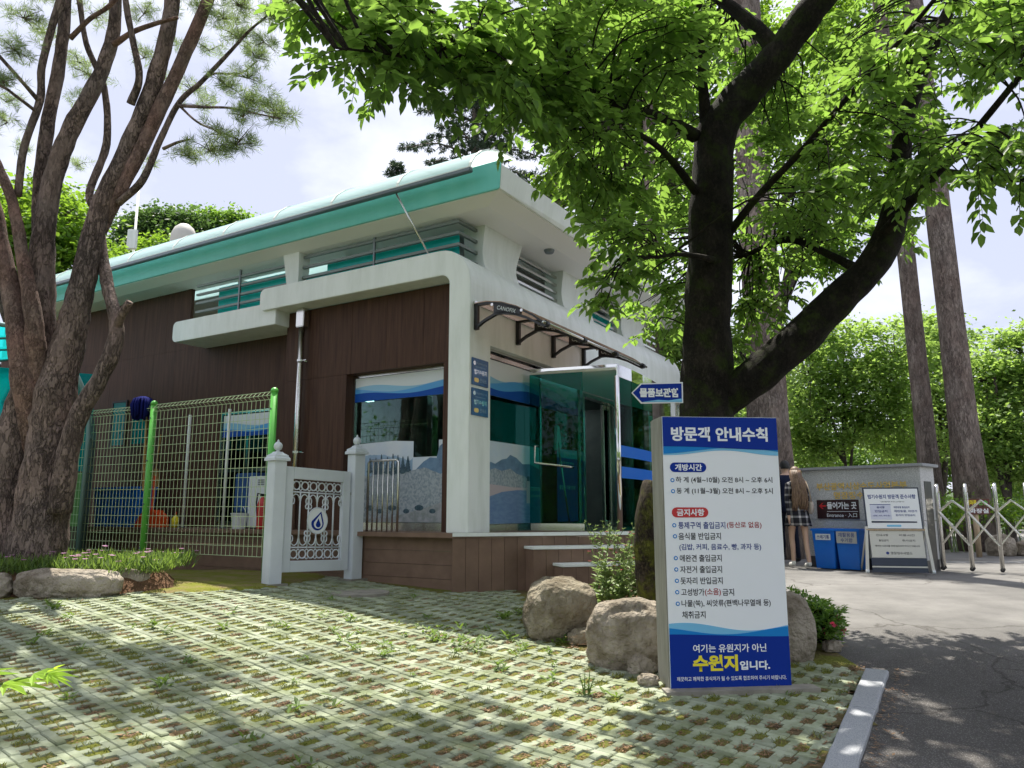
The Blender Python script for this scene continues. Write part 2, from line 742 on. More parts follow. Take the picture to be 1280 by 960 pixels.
# ------------------------------------------------------------------ shared materials
M = {}
M['soil'] = mat('soil', (0.13, 0.095, 0.05), 0.95, spec=0.2, var=((0.14, 0.15, 0.025), 2.6, 0.40, 0.56, 9), bump=(45, 1.0, 0.02))
M['earth'] = mat('earth', (0.10, 0.075, 0.045), 0.95, spec=0.2, var=((0.06, 0.08, 0.025), 0.6, 0.4, 0.6, 8), bump=(20, 0.8, 0.03))
M['bed'] = mat('bed_soil', (0.10, 0.058, 0.032), 0.95, spec=0.2, var=((0.17, 0.09, 0.05), 9, 0.4, 0.65, 8), bump=(30, 1.0, 0.03))
M['moss'] = mat('moss', (0.16, 0.17, 0.02), 0.95, spec=0.2, var=((0.22, 0.17, 0.08), 4, 0.42, 0.62, 9), bump=(50, 1.0, 0.02))
M['paver'] = mat('paver', (0.305, 0.335, 0.245), 0.9, spec=0.2, var=((0.165, 0.19, 0.105), 4.0, 0.38, 0.64, 10), bump=(140, 0.5, 0.004), rnd=0.22)
M['granite'] = mat('granite', (0.37, 0.38, 0.40), 0.8, spec=0.25, var=((0.25, 0.26, 0.28), 170, 0.42, 0.60, 2), bump=(200, 0.25, 0.003))
M['concrete'] = mat('concrete', (0.30, 0.28, 0.24), 0.9, spec=0.2, var=((0.20, 0.185, 0.16), 7, 0.35, 0.65, 9), bump=(80, 0.4, 0.004))
M['white'] = mat('white_paint', (0.80, 0.835, 0.81), 0.45, spec=0.35, var=((0.68, 0.72, 0.68), 2.6, 0.42, 0.72, 9), stretch=(2.2, 2.2, 0.45), bump=(6, 0.05, 0.01))
M['soffit'] = mat('soffit_paint', (0.82, 0.82, 0.79), 0.5, spec=0.3)
M['teal'] = mat('teal_paint', (0.16, 0.61, 0.57), 0.4, spec=0.4, var=((0.20, 0.65, 0.61), 3.0, 0.35, 0.7, 8), stretch=(1.5, 1.5, 0.3))
M['brown'] = mat('wood_panel', (0.052, 0.025, 0.017), 0.6, spec=0.2, var=((0.098, 0.050, 0.032), 3.0, 0.35, 0.7, 8), stretch=(9, 9, 0.5))
M['board'] = mat('deck_board', (0.21, 0.135, 0.095), 0.7, spec=0.3, var=((0.155, 0.098, 0.07), 5, 0.35, 0.7, 8), stretch=(1, 1, 1), bump=(60, 0.15, 0.004), rnd=0.08)
M['steel'] = mat('stainless_steel', (0.62, 0.61, 0.58), 0.22, metal=1.0)
M['mirror'] = mat('polished_steel', (0.75, 0.75, 0.73), 0.06, metal=1.0, bump=(3, 0.05, 0.02))
M['grey_metal'] = mat('grey_metal', (0.20, 0.23, 0.24), 0.4, metal=0.6)
M['dark'] = mat('dark_rubber', (0.015, 0.015, 0.017), 0.6)
M['black'] = mat('black_plastic', (0.012, 0.012, 0.014), 0.35, spec=0.5)
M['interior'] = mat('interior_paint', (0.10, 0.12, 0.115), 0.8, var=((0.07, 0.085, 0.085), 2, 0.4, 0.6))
M['glass'] = glass_mat('window_glass', (0.50, 0.70, 0.66), 0.30)
M['green_glass'] = glass_mat('green_glass', (0.24, 0.68, 0.63), 0.20)
M['teal_sheet'] = sheet_mat('teal_sheet', (0.01, 0.52, 0.52), 0.55, 0.40)
M['curved_glass'] = glass_mat('curved_glass', (0.34, 0.74, 0.68), 0.03, 0.06)
M['teal_board'] = sheet_mat('teal_board', (0.02, 0.62, 0.60), 0.5, 0.08)
M['clear_sheet'] = sheet_mat('clear_sheet', (0.74, 0.90, 0.90), 0.40, 0.12, 0.06)
M['awning_sheet'] = sheet_mat('awning_sheet', (0.56, 0.36, 0.25), 0.6, 0.35, 0.15)
M['film_white'] = mat('film_white', (0.66, 0.70, 0.72), 0.35)
M['film_blue'] = mat('film_blue', (0.005, 0.13, 0.58), 0.5, spec=0.2)
M['film_deep'] = mat('film_deep_blue', (0.005, 0.07, 0.36), 0.5, spec=0.2)
M['film_mid'] = mat('film_mid_blue', (0.08, 0.33, 0.66), 0.3)
M['film_pale'] = mat('film_pale_blue', (0.24, 0.48, 0.66), 0.3)
M['navy'] = mat('sign_blue', (0.004, 0.030, 0.27), 0.6, spec=0.15)
M['sign_mid'] = mat('sign_mid_blue', (0.012, 0.21, 0.56), 0.6, spec=0.15)
M['sign_sky'] = mat('sign_sky_blue', (0.17, 0.48, 0.72), 0.3)
M['sign_white'] = mat('sign_white', (0.80, 0.82, 0.84), 0.5, spec=0.25)
M['ink'] = mat('ink', (0.012, 0.012, 0.02), 0.4)
M['ink_blue'] = mat('ink_blue', (0.01, 0.035, 0.22), 0.4)
M['ink_red'] = mat('ink_red', (0.33, 0.012, 0.02), 0.4)
M['red'] = mat('sign_red', (0.50, 0.02, 0.025), 0.35)
M['yellow'] = mat('sign_yellow', (0.85, 0.72, 0.03), 0.35)
M['gold'] = mat('gold_letters', (0.78, 0.55, 0.17), 0.35, metal=0.2)
M['rock'] = mat('boulder', (0.165, 0.135, 0.10), 0.92, spec=0.15, var=((0.37, 0.325, 0.265), 4.0, 0.36, 0.60, 12), bump=(22, 1.0, 0.05))
M['rock_grey'] = mat('grey_boulder', (0.14, 0.115, 0.08), 0.92, spec=0.15, var=((0.30, 0.265, 0.20), 5.0, 0.36, 0.60, 12), bump=(22, 1.0, 0.05))
M['fence_green'] = mat('fence_green', (0.11, 0.47, 0.07), 0.4, spec=0.5)
M['wire_green'] = mat('wire_green', (0.50, 0.62, 0.36), 0.45, spec=0.4)
M['blue_bin'] = mat('blue_plastic', (0.005, 0.14, 0.62), 0.38, var=((0.01, 0.17, 0.66), 4, 0.3, 0.7))
M['orange'] = mat('orange_plastic', (0.72, 0.07, 0.012), 0.4)
M['straw'] = mat('straw', (0.45, 0.28, 0.09), 0.8, var=((0.30, 0.17, 0.05), 30, 0.4, 0.6), stretch=(3, 3, 0.5))
M['stem'] = mat('plant_stem', (0.13, 0.20, 0.05), 0.7)
M['cherry_bark'] = bark_mat('cherry_bark', (0.013, 0.011, 0.008), (0.030, 0.024, 0.018), (0.005, 0.004, 0.003), 34, (1, 1, 0.55), 0.9, 0.02, moss=((0.026, 0.036, 0.007), 5.5, 0.50))
M['pine_bark'] = bark_mat('pine_bark', (0.155, 0.12, 0.105), (0.205, 0.148, 0.125), (0.055, 0.041, 0.036), 21, (1, 1, 0.36), 1.0, 0.03)
M['pine_red_bark'] = bark_mat('red_pine_bark', (0.205, 0.12, 0.095), (0.175, 0.125, 0.105), (0.085, 0.05, 0.04), 26, (1, 1, 0.5), 0.8, 0.018)
M['cedar_bark'] = bark_mat('cedar_bark', (0.19, 0.145, 0.125), (0.25, 0.21, 0.185), (0.085, 0.062, 0.053), 24, (1, 1, 0.24), 0.9, 0.02)
M['cherry_leaf'] = leaf_mat('cherry_leaf', (0.020, 0.060, 0.018), (0.075, 0.145, 0.034), (0.30, 0.50, 0.075), 0.54)
M['green_leaf'] = leaf_mat('green_leaf', (0.042, 0.11, 0.020), (0.12, 0.22, 0.045), (0.28, 0.48, 0.06), 0.45)
M['bright_leaf'] = leaf_mat('bright_leaf', (0.05, 0.12, 0.016), (0.13, 0.23, 0.03), (0.30, 0.50, 0.04), 0.5)
M['far_leaf'] = leaf_mat('far_leaf', (0.075, 0.15, 0.035), (0.20, 0.31, 0.085), (0.42, 0.62, 0.12), 0.52)
M['dark_leaf'] = leaf_mat('dark_leaf', (0.024, 0.062, 0.020), (0.068, 0.13, 0.04), (0.15, 0.27, 0.06), 0.36)
M['needle'] = leaf_mat('pine_needle', (0.10, 0.15, 0.06), (0.20, 0.26, 0.10), (0.34, 0.46, 0.14), 0.45)
M['cedar_needle'] = leaf_mat('cedar_needle', (0.018, 0.04, 0.022), (0.055, 0.085, 0.05), (0.08, 0.13, 0.06), 0.25)
M['weed'] = leaf_mat('weed_leaf', (0.06, 0.12, 0.022), (0.17, 0.25, 0.06), (0.25, 0.38, 0.06), 0.4)
M['pale_weed'] = leaf_mat('pale_weed_leaf', (0.14, 0.21, 0.07), (0.28, 0.36, 0.15), (0.30, 0.42, 0.12), 0.4)
M['pink'] = leaf_mat('pink_petal', (0.55, 0.20, 0.42), (0.72, 0.42, 0.62), (0.6, 0.3, 0.5), 0.4)
M['crimson'] = leaf_mat('crimson_petal', (0.55, 0.03, 0.10), (0.70, 0.12, 0.22), (0.6, 0.08, 0.12), 0.4)
Z = Vector((0, 0, 1))


def asphalt():
    m = mat('asphalt', (0.115, 0.105, 0.097), 0.9, spec=0.25, bump=(120, 0.9, 0.006))
    t = m.node_tree
    b = t.nodes['Principled BSDF']
    co = t.nodes.new('ShaderNodeTexCoord')
    v = t.nodes.new('ShaderNodeTexVoronoi')
    v.inputs['Scale'].default_value = 95
    t.links.new(co.outputs['Object'], v.inputs['Vector'])
    r = t.nodes.new('ShaderNodeValToRGB')
    r.color_ramp.elements[0].position = 0.0
    r.color_ramp.elements[0].color = (0.27, 0.26, 0.25, 1)
    r.color_ramp.elements[1].position = 0.42
    r.color_ramp.elements[1].color = (0.085, 0.078, 0.073, 1)
    t.links.new(v.outputs['Distance'], r.inputs[0])
    # the old pale surface beyond a ragged line, the newer coarse patch beside the kerb
    sx = t.nodes.new('ShaderNodeSeparateXYZ')
    t.links.new(co.outputs['Object'], sx.inputs[0])
    n = t.nodes.new('ShaderNodeTexNoise')
    n.inputs['Scale'].default_value = 1.3
    n.inputs['Detail'].default_value = 7
    t.links.new(co.outputs['Object'], n.inputs['Vector'])
    a = t.nodes.new('ShaderNodeMath')
    a.operation = 'MULTIPLY_ADD'
    t.links.new(n.outputs[0], a.inputs[0])
    a.inputs[1].default_value = 1.6
    t.links.new(sx.outputs[1], a.inputs[2])
    mr = t.nodes.new('ShaderNodeMapRange')
    mr.inputs['From Min'].default_value = 6.6
    mr.inputs['From Max'].default_value = 7.6
    t.links.new(a.outputs[0], mr.inputs[0])
    old = t.nodes.new('ShaderNodeValToRGB')
    old.color_ramp.elements[0].position = 0.35
    old.color_ramp.elements[1].position = 0.68
    old.color_ramp.elements[0].color = (0.205, 0.198, 0.188, 1)
    old.color_ramp.elements[1].color = (0.158, 0.152, 0.146, 1)
    n2 = t.nodes.new('ShaderNodeTexNoise')
    n2.inputs['Scale'].default_value = 3.0
    n2.inputs['Detail'].default_value = 9
    n2.inputs['Roughness'].default_value = 0.7
    t.links.new(co.outputs['Object'], n2.inputs['Vector'])
    t.links.new(n2.outputs[0], old.inputs[0])
    mx_ = t.nodes.new('ShaderNodeMixRGB')
    t.links.new(mr.outputs[0], mx_.inputs[0])
    t.links.new(r.outputs[0], mx_.inputs[1])
    t.links.new(old.outputs[0], mx_.inputs[2])
    # hairline cracks and old patches
    wn = t.nodes.new('ShaderNodeTexNoise')
    wn.inputs['Scale'].default_value = 1.6
    wn.inputs['Detail'].default_value = 6
    t.links.new(co.outputs['Object'], wn.inputs['Vector'])
    wa = t.nodes.new('ShaderNodeMixRGB')
    wa.blend_type = 'ADD'
    wa.inputs[0].default_value = 0.7
    t.links.new(co.outputs['Object'], wa.inputs[1])
    t.links.new(wn.outputs['Color'], wa.inputs[2])
    vc = t.nodes.new('ShaderNodeTexVoronoi')
    vc.feature = 'DISTANCE_TO_EDGE'
    vc.inputs['Scale'].default_value = 0.55
    t.links.new(wa.outputs[0], vc.inputs['Vector'])
    rc = t.nodes.new('ShaderNodeValToRGB')
    rc.color_ramp.elements[0].position = 0.0
    rc.color_ramp.elements[0].color = (0.52, 0.50, 0.48, 1)
    rc.color_ramp.elements[1].position = 0.009
    rc.color_ramp.elements[1].color = (1, 1, 1, 1)
    t.links.new(vc.outputs['Distance'], rc.inputs[0])
    st_ = t.nodes.new('ShaderNodeTexNoise')
    st_.inputs['Scale'].default_value = 0.8
    st_.inputs['Detail'].default_value = 8
    st_.inputs['Roughness'].default_value = 0.65
    t.links.new(co.outputs['Object'], st_.inputs['Vector'])
    sr = t.nodes.new('ShaderNodeMapRange')
    sr.inputs['From Min'].default_value = 0.35
    sr.inputs['From Max'].default_value = 0.65
    sr.inputs['To Min'].default_value = 0.72
    sr.inputs['To Max'].default_value = 1.12
    t.links.new(st_.outputs[0], sr.inputs[0])
    m1 = t.nodes.new('ShaderNodeMixRGB')
    m1.blend_type = 'MULTIPLY'
    m1.inputs[0].default_value = 1.0
    t.links.new(mx_.outputs[0], m1.inputs[1])
    t.links.new(rc.outputs[0], m1.inputs[2])
    m2 = t.nodes.new('ShaderNodeMixRGB')
    m2.blend_type = 'MULTIPLY'
    m2.inputs[0].default_value = 1.0
    t.links.new(m1.outputs[0], m2.inputs[1])
    t.links.new(sr.outputs[0], m2.inputs[2])
    t.links.new(m2.outputs[0], b.inputs['Base Color'])
    return m


M['asphalt'] = asphalt()


# ------------------------------------------------------------------ ground
def grid_sheet(name, xs, ys, dz, m, skip=None):
    mb = MB()
    ny = len(ys)
    for x in xs:
        for y in ys:
            mb.v.append((x, y, gz(x, y) + dz))
    for i in range(len(xs) - 1):
        for j in range(ny - 1):
            if skip and skip((xs[i] + xs[i + 1]) / 2, (ys[j] + ys[j + 1]) / 2):
                continue
            mb.f.append((i * ny + j, (i + 1) * ny + j, (i + 1) * ny + j + 1, i * ny + j + 1))
            mb.mi.append(0)
    o = mb.build(name, m)
    return props(o, kind='structure')


xs = [-300, -150, -80, -40, -20] + [-12 + i for i in range(37)] + [30, 45, 80, 150, 300]
ys = [-60, -20] + [-5 + i for i in range(26)] + [24, 30, 40, 60, 100, 180, 400]
grid_sheet('ground', xs, ys, -0.10, M['earth'])


def inpoly(x, y, P):
    c = False
    j = len(P) - 1
    for i in range(len(P)):
        if (P[i][1] > y) != (P[j][1] > y) and x < (P[j][0] - P[i][0]) * (y - P[i][1]) / (P[j][1] - P[i][1]) + P[i][0]:
            c = not c
        j = i
    return c


PAVE = [(-0.85, 0.0), (1.46, 3.83), (2.42, 5.44), (2.05, 5.66), (1.80, 5.62), (0.95, 5.62), (0.75, 5.72), (0.42, 6.30), (0.18, 6.75), (0.15, 8.62), (-0.66, 8.40),
        (-2.2, 9.6), (-2.62, 8.35), (-3.0, 7.95), (-3.7, 7.30), (-5.5, 6.95), (-9, 6.95), (-9, 0)]
mb = MB()
xs = [-9.2 + 0.4 * i for i in range(30)]
ys = [-0.4 + 0.4 * i for i in range(27)]
grid_sheet('soil', xs, ys, -0.009, M['soil'], skip=lambda x, y: x > 2.45 or x > 1.50 + (y - 3.83) * 0.589)

AV, CV = Vector((0.7604, -0.6494, 0)), Vector((-0.6494, -0.7604, 0))
mb = MB()
hw, hn, J, H0 = 0.0535, 0.0235, 0.005, 0.052
O2 = Vector((1.336, 4.446, 0))
HOLES = []
PA, PC = 0.112, 0.200
TEE = [(-hn, 0), (hn, 0), (hn, H0), (hw, H0 + 0.003), (hw, 0.0965), (-hw, 0.0965), (-hw, H0 + 0.003), (-hn, H0)]
for i in range(-110, 60):
    for k in range(-60, 40):
        c = O2 + AV * ((i + 0.5) * PA) + CV * (k * PC)
        if abs(c.x) > 10 or not inpoly(c.x, c.y, PAVE) and not inpoly(c.x + 0.1, c.y - 0.1, PAVE):
            continue
        hc = O2 + AV * (i * PA) + CV * (k * PC)
        HOLES.append(hc)
        for half in (0, 1):
            dz = random.gauss(0, 0.0022)
            tx, ty = random.gauss(0, 0.010), random.gauss(0, 0.010)
            ox, oy = random.gauss(0, 0.0012), random.gauss(0, 0.0012)
            ring = []
            for (p, q) in TEE:
                q2 = q + 0.002
                if half:
                    p, q2 = -p, PC - q2
                wv = 0.004 * math.sin(p * 90 + half)
                ring.append((p + ox, q2 + oy + wv))
            cen = (0, 0.055 if not half else PC - 0.055)
            k0 = len(mb.v)
            n = 8
            for lev, (ins, zz) in enumerate(((0, -0.045), (0, -0.006), (0.0055, 0.0))):
                for (p, q) in ring:
                    pp = p + (cen[0] - p) * ins / 0.05
                    qq = q + (cen[1] - q) * ins / 0.06
                    P = c + AV * pp + CV * qq
                    mb.v.append((P.x, P.y, gz(P.x, P.y) + zz + dz + pp * tx + (qq - 0.1) * ty))
            for lev in (0, 1):
                for j in range(n):
                    mb.f.append((k0 + lev * n + j, k0 + lev * n + (j + 1) % n, k0 + (lev + 1) * n + (j + 1) % n, k0 + (lev + 1) * n + j))
                    mb.mi.append(0)
            b = k0 + 2 * n
            for fc in ((0, 1, 2, 7), (7, 2, 3, 6), (6, 3, 4, 5)):
                mb.f.append(tuple(b + q for q in fc))
                mb.mi.append(0)
o = mb.build('paver_plaza', M['paver'])
bm = bmesh.new(); bm.from_mesh(o.data); bmesh.ops.recalc_face_normals(bm, faces=bm.faces); bm.to_mesh(o.data); bm.free()
props(o, kind='structure')


def road_left(y):
    if y < 5.36:
        return 1.63 + (y - 3.831) * 0.589 - 0.02
    pts = [(5.36, 2.44), (5.44, 2.36), (5.66, 2.0), (6.2, 2.25), (7.6, 2.3), (8.4, 1.6), (9.0, 1.0), (60, 1.0)]
    for (a, b) in zip(pts, pts[1:]):
        if a[0] <= y <= b[0]:
            return a[1] + (b[1] - a[1]) * (y - a[0]) / (b[0] - a[0])
    return 1.0


mb = MB()
ysr = [-4 + 0.5 * i for i in range(19)] + [5.359, 5.361] + [5.6 + 0.3 * i for i in range(15)] + [10.5, 11, 12, 13, 14, 16, 18, 21, 25, 30, 38]
ysr = sorted(ysr)
for y in ysr:
    xl = road_left(y)
    for k in range(41):
        x = xl + (30 - xl) * (k / 40) ** 1.6
        mb.v.append((x, y, gz(x, y) - 0.012))
for j in range(len(ysr) - 1):
    for k in range(40):
        mb.f.append((j * 41 + k, j * 41 + k + 1, (j + 1) * 41 + k + 1, (j + 1) * 41 + k))
        mb.mi.append(0)
o = mb.build('road', M['asphalt'])
props(o, kind='structure')

# kerb of long granite blocks, each with worn edges
mb = MB()
kl0, kl1 = Vector((1.462, 3.831, 0)), Vector((2.386, 5.390, 0))
kd = (kl1 - kl0).normalized()
kn = Vector((kd.y, -kd.x, 0))
s = (kl1 - kl0).length
cuts = [s, s - 0.87, s - 1.86, s - 2.85, s - 3.85, s - 4.85]
for a, b in zip(cuts, cuts[1:]):
    n = 10
    for j in range(n):
        q0, q1 = b + 0.003 + (a - b - 0.006) * j / n, b + 0.003 + (a - b - 0.006) * (j + 1) / n
        ps = []
        for q in (q0, q1):
            p = kl0 + kd * q
            e = 0.006 * noise.noise(Vector((q * 7, 1, 0)))
            f_ = 0.008 * noise.noise(Vector((q * 9, 5, 0)))
            z = gz(p.x, p.y)
            ps.append([p + kn * (0.0 + e) + Z * (z - 0.09), p + kn * (0.145 + f_) + Z * (z - 0.09), p + kn * (0.145 + f_) + Z * (z + 0.006),
                       p + kn * (0.135 + f_) + Z * (z + 0.016), p + kn * (0.008 + e) + Z * (z + 0.016), p + kn * (0.0 + e) + Z * (z + 0.006)])
        m_ = 6
        mb.add(ps[0] + ps[1], [(i, (i + 1) % m_, (i + 1) % m_ + m_, i + m_) for i in range(m_)] +
               ([tuple(range(m_ - 1, -1, -1))] if j == 0 else []) + ([tuple(range(m_, 2 * m_))] if j == n - 1 else []))
o = mb.build('kerb', M['granite'])
bm = bmesh.new(); bm.from_mesh(o.data); bmesh.ops.recalc_face_normals(bm, faces=bm.faces); bm.to_mesh(o.data); bm.free()
props(o, kind='structure')


def mound(name, poly, h, m, step=0.09, edge=0.25, amp=0.02, base=-0.02):
    """soft raised patch of soil inside a polygon"""
    x0, x1 = min(p[0] for p in poly), max(p[0] for p in poly)
    y0, y1 = min(p[1] for p in poly), max(p[1] for p in poly)

    def dist(x, y):
        d = 1e9
        for i in range(len(poly)):
            a, b = poly[i], poly[(i + 1) % len(poly)]
            vx, vy = b[0] - a[0], b[1] - a[1]
            t = clamp(((x - a[0]) * vx + (y - a[1]) * vy) / (vx * vx + vy * vy), 0, 1)
            d = min(d, math.hypot(x - a[0] - vx * t, y - a[1] - vy * t))
        return d if inpoly(x, y, poly) else -d
    nx, ny = int((x1 - x0) / step) + 3, int((y1 - y0) / step) + 3
    mb = MB()
    for i in range(nx):
        for j in range(ny):
            x, y = x0 - step + i * step, y0 - step + j * step
            k = clamp(dist(x, y) / edge, -0.4, 1)
            z = gz(x, y) + base + (h * (1 - (1 - k) ** 2) if k > 0 else k * 0.15) + amp * noise.noise(Vector((x * 3, y * 3, 2)))
            mb.v.append((x, y, z))
    for i in range(nx - 1):
        for j in range(ny - 1):
            if dist(x0 - step + (i + .5) * step, y0 - step + (j + .5) * step) > -step:
                mb.f.append((i * ny + j, (i + 1) * ny + j, (i + 1) * ny + j + 1, i * ny + j + 1))
                mb.mi.append(0)
    o = mb.build(name, m, smooth=True)
    return props(o, kind='structure')


mound('planting_bed', [(0.45, 6.35), (0.95, 5.75), (1.75, 5.6), (2.2, 5.75), (2.4, 6.3), (2.3, 7.6), (1.4, 8.3), (0.5, 8.2), (0.25, 7.0)], 0.14, M['bed'])
mound('flower_bed', [(-3.35, 7.75), (-3.75, 7.42), (-5.6, 7.25), (-8.5, 7.3), (-8.5, 9.0), (-5.0, 9.2), (-3.6, 8.4)], 0.20, M['bed'])
mound('moss_strip', [(-2.5, 8.15), (-3.0, 7.75), (-3.65, 7.40), (-3.45, 7.9), (-4.7, 9.6), (-2.3, 9.9), (-2.2, 9.2)], 0.022, M['moss'], edge=0.1, amp=0.012, base=-0.006)

# ------------------------------------------------------------------ the visitor centre
ZD = 0.88
bld = thing('visitor_center', 'white and dark brown single storey visitor centre with a teal roof edge', 'building', W(0, 0, 0.27))


def arc(cx, cz, r, a0, a1, n=8):
    return [(cx + r * math.cos(R(a0 + (a1 - a0) * i / n)), cz + r * math.sin(R(a0 + (a1 - a0) * i / n))) for i in range(n + 1)]


def A_prism(mb, pts, a0, a1):
    """polygon in (b, z), extruded along the entrance front"""
    return mb.prism([W(a0, b, z) for b, z in pts], U * (a1 - a0))


# the white frame: corner column bending over into the long beam
fr = [(0, ZD)] + [(0, 3.72)] + arc(0.45, 3.75, 0.45, 180, 90)[0:] + [(3.50, 4.20)] + arc(3.50, 4.12, 0.08, 90, 0, 3)[1:] + arc(3.50, 3.97, 0.08, 0, -90, 3) + \
    [(0.42, 3.89)] + arc(0.42, 3.77, 0.12, 90, 180)[1:] + [(0.30, ZD)]
mb = MB()
A_prism(mb, fr, 0.0, 0.30)
mb.build('corner_frame', M['white'], bld, bevel=0.006)
# entrance front: header with a rounded top, column return and the end wall
hd = [(0.004, 3.07), (0.004, 3.72)] + arc(0.45, 3.75, 0.446, 180, 90) + [(0.9, 4.196), (0.9, 3.07)]
mb = MB()
hd = [(0.004, 3.07), (0.004, 3.72)] + arc(0.45, 3.75, 0.446, 180, 110) + [(0.2985, 4.165), (0.2985, 3.07)]
A_prism(mb, hd, 0.3005, 7.4)
A_prism(mb, [(0.2985, 3.07), (0.2985, 4.165)] + arc(0.45, 3.75, 0.446, 109, 90) + [(0.9, 4.196), (0.9, 3.07)], 0.67, 7.4)
mb.bx(0.30, 0.44, 0.004, 0.30, ZD, 3.07)
mb.bx(5.85, 7.4, 0.004, 0.30, ZD, 3.07)
mb.build('entrance_wall', M['white'], bld)
# lower beam over the yard side
mb = MB()
lb = [(3.30, 3.68), (5.50, 3.68)] + arc(5.50, 3.76, 0.08, -90, 0, 3)[1:] + arc(5.50, 3.92, 0.08, 0, 90, 3) + [(3.30, 4.0)]
A_prism(mb, lb, 0.05, 0.60)
mb.build('yard_beam', M['white'], bld, bevel=0.005)

# brown cladding
mb = MB()
a0, a1 = 0.30, 0.36
zb = 3.885
seams = [0.302, 0.585]
mb.bx(a0, a1, 0.302, 0.585, ZD, 2.90)
mb.bx(a0, a1, 2.17, 3.30, ZD, 2.90)
for i in range(5):                                   # sheets with hairline joints above the window
    b0 = 0.302 + i * 0.6
    mb.bx(a0, a1, b0 + 0.002, min(b0 + 0.598, 3.298), 2.903, zb)
mb.build('front_cladding', M['brown'], bld)
mb = MB()
mb.bx(0.36, 0.62, 0.50, 0.585, ZD, 2.90)
mb.bx(0.36, 0.62, 2.17, 2.25, ZD, 2.90)
mb.bx(0.36, 0.62, 0.585, 2.17, 2.90, 2.97)
mb.build('window_reveal', M['brown'], bld)
mb = MB()
for i in range(11):
    b0 = 5.05 + i * 0.6
    mb.bx(0.60, 0.66, b0 + 0.0015, b0 + 0.5985, ZD, 3.72)
for i in range(10):
    b0 = 5.95 + i * 0.6
    mb.bx(0.60, 0.66, b0 + 0.0015, b0 + 0.5985, 3.722, 4.80)
mb.bx(0.60, 0.66, 5.05, 5.95, 3.722, 4.0)
mb.bx(0.60, 0.66, 3.30, 3.80, ZD, 3.70)
mb.bx(0.60, 0.66, 3.80, 5.05, 2.62, 3.70)
mb.build('yard_cladding', M['brown'], bld)
mb = MB()
mb.bx(0.30, 0.66, 3.302, 3.33, ZD, 3.88)
mb.build('cladding_return', M['brown'], bld)

# front window with printed film
wf = Face(W(0.44, 2.17, ZD), -V, Z)                  # s runs from the far jamb towards the corner
win = MB()
win.bx(0.43, 0.48, 0.585, 0.625, ZD, 2.90)
win.bx(0.43, 0.48, 2.13, 2.17, ZD, 2.90)
win.bx(0.43, 0.48, 0.625, 2.13, 2.86, 2.90)
win.bx(0.43, 0.48, 0.625, 2.13, ZD, ZD + 0.10)
w1 = win.build('window', M['steel'], bld)
mb = MB()
mb.bx(0.452, 0.458, 0.622, 2.133, ZD + 0.098, 2.862)
mb.build('pane', M['glass'], w1)
M['photo_sky'] = mat('print_sky', (0.52, 0.60, 0.70), 0.35, var=((0.62, 0.66, 0.70), 1.5, 0.4, 0.6))
M['photo_hill'] = mat('print_hill', (0.15, 0.25, 0.38), 0.35, var=((0.10, 0.17, 0.27), 6, 0.4, 0.6, 9))
M['photo_far'] = mat('print_far_hill', (0.30, 0.42, 0.56), 0.35, var=((0.24, 0.35, 0.48), 6, 0.4, 0.6, 9))
M['photo_tree'] = mat('print_tree', (0.025, 0.06, 0.09), 0.35, var=((0.06, 0.11, 0.14), 25, 0.4, 0.6, 9))
M['photo_bloom'] = mat('print_blossom', (0.38, 0.42, 0.46), 0.35, var=((0.20, 0.25, 0.29), 30, 0.42, 0.62, 12))
M['photo_lawn'] = mat('print_lawn', (0.36, 0.37, 0.40), 0.35, var=((0.24, 0.27, 0.27), 12, 0.4, 0.6, 9))
M['photo_lake'] = mat('print_lake', (0.13, 0.21, 0.38), 0.3, var=((0.18, 0.27, 0.43), 9, 0.4, 0.6, 6), stretch=(1, 1, 4))
M['photo_bank'] = mat('print_bank', (0.50, 0.42, 0.44), 0.35)


def wave_band(face, par, s0, s1, t0, t1, ph=0.0):
    """white film band over overlapping blue waves"""
    h = t1 - t0
    face.poly('film', [(s0, t0), (s1, t0), (s1, t1), (s0, t1)], 0.002, M['film_white'], par)
    N = 24
    X = [s0 + (s1 - s0) * i / N for i in range(N + 1)]
    for d, (col, base, amp, fq, p) in enumerate((('film_pale', 0.56, 0.10, 4.3, 0.4), ('film_mid', 0.44, 0.13, 3.6, 2.2), ('film_deep', 0.27, 0.09, 4.1, 0.9))):
        top = [(x, t0 + h * (base + amp * math.sin((x - s0) * fq + p + ph))) for x in X]
        face.poly('wave', [(s0, t0)] + [(s1, t0)] + top[::-1], 0.0045 + 0.002 * d, M[col], par)


def ridge(s0, s1, t, amp, fq, seed, n=40):
    return [(s0 + (s1 - s0) * i / n, t + amp * noise.fractal(Vector(((s0 + (s1 - s0) * i / n) * fq, seed, 0)), 1.0, 2.0, 5)) for i in range(n + 1)]


def fir(s, t, h, w_):
    o_ = [(s - w_ * 0.12, t)]
    k = 5
    for i in range(k):
        o_.append((s - w_ * 0.5 * (1 - i / k), t + h * (0.1 + 0.9 * i / k)))
        o_.append((s - w_ * 0.28 * (1 - i / k), t + h * (0.1 + 0.9 * (i + 0.8) / k)))
    o_.append((s, t + h))
    return o_ + [(2 * s - a, b) for a, b in o_[::-1][1:]]


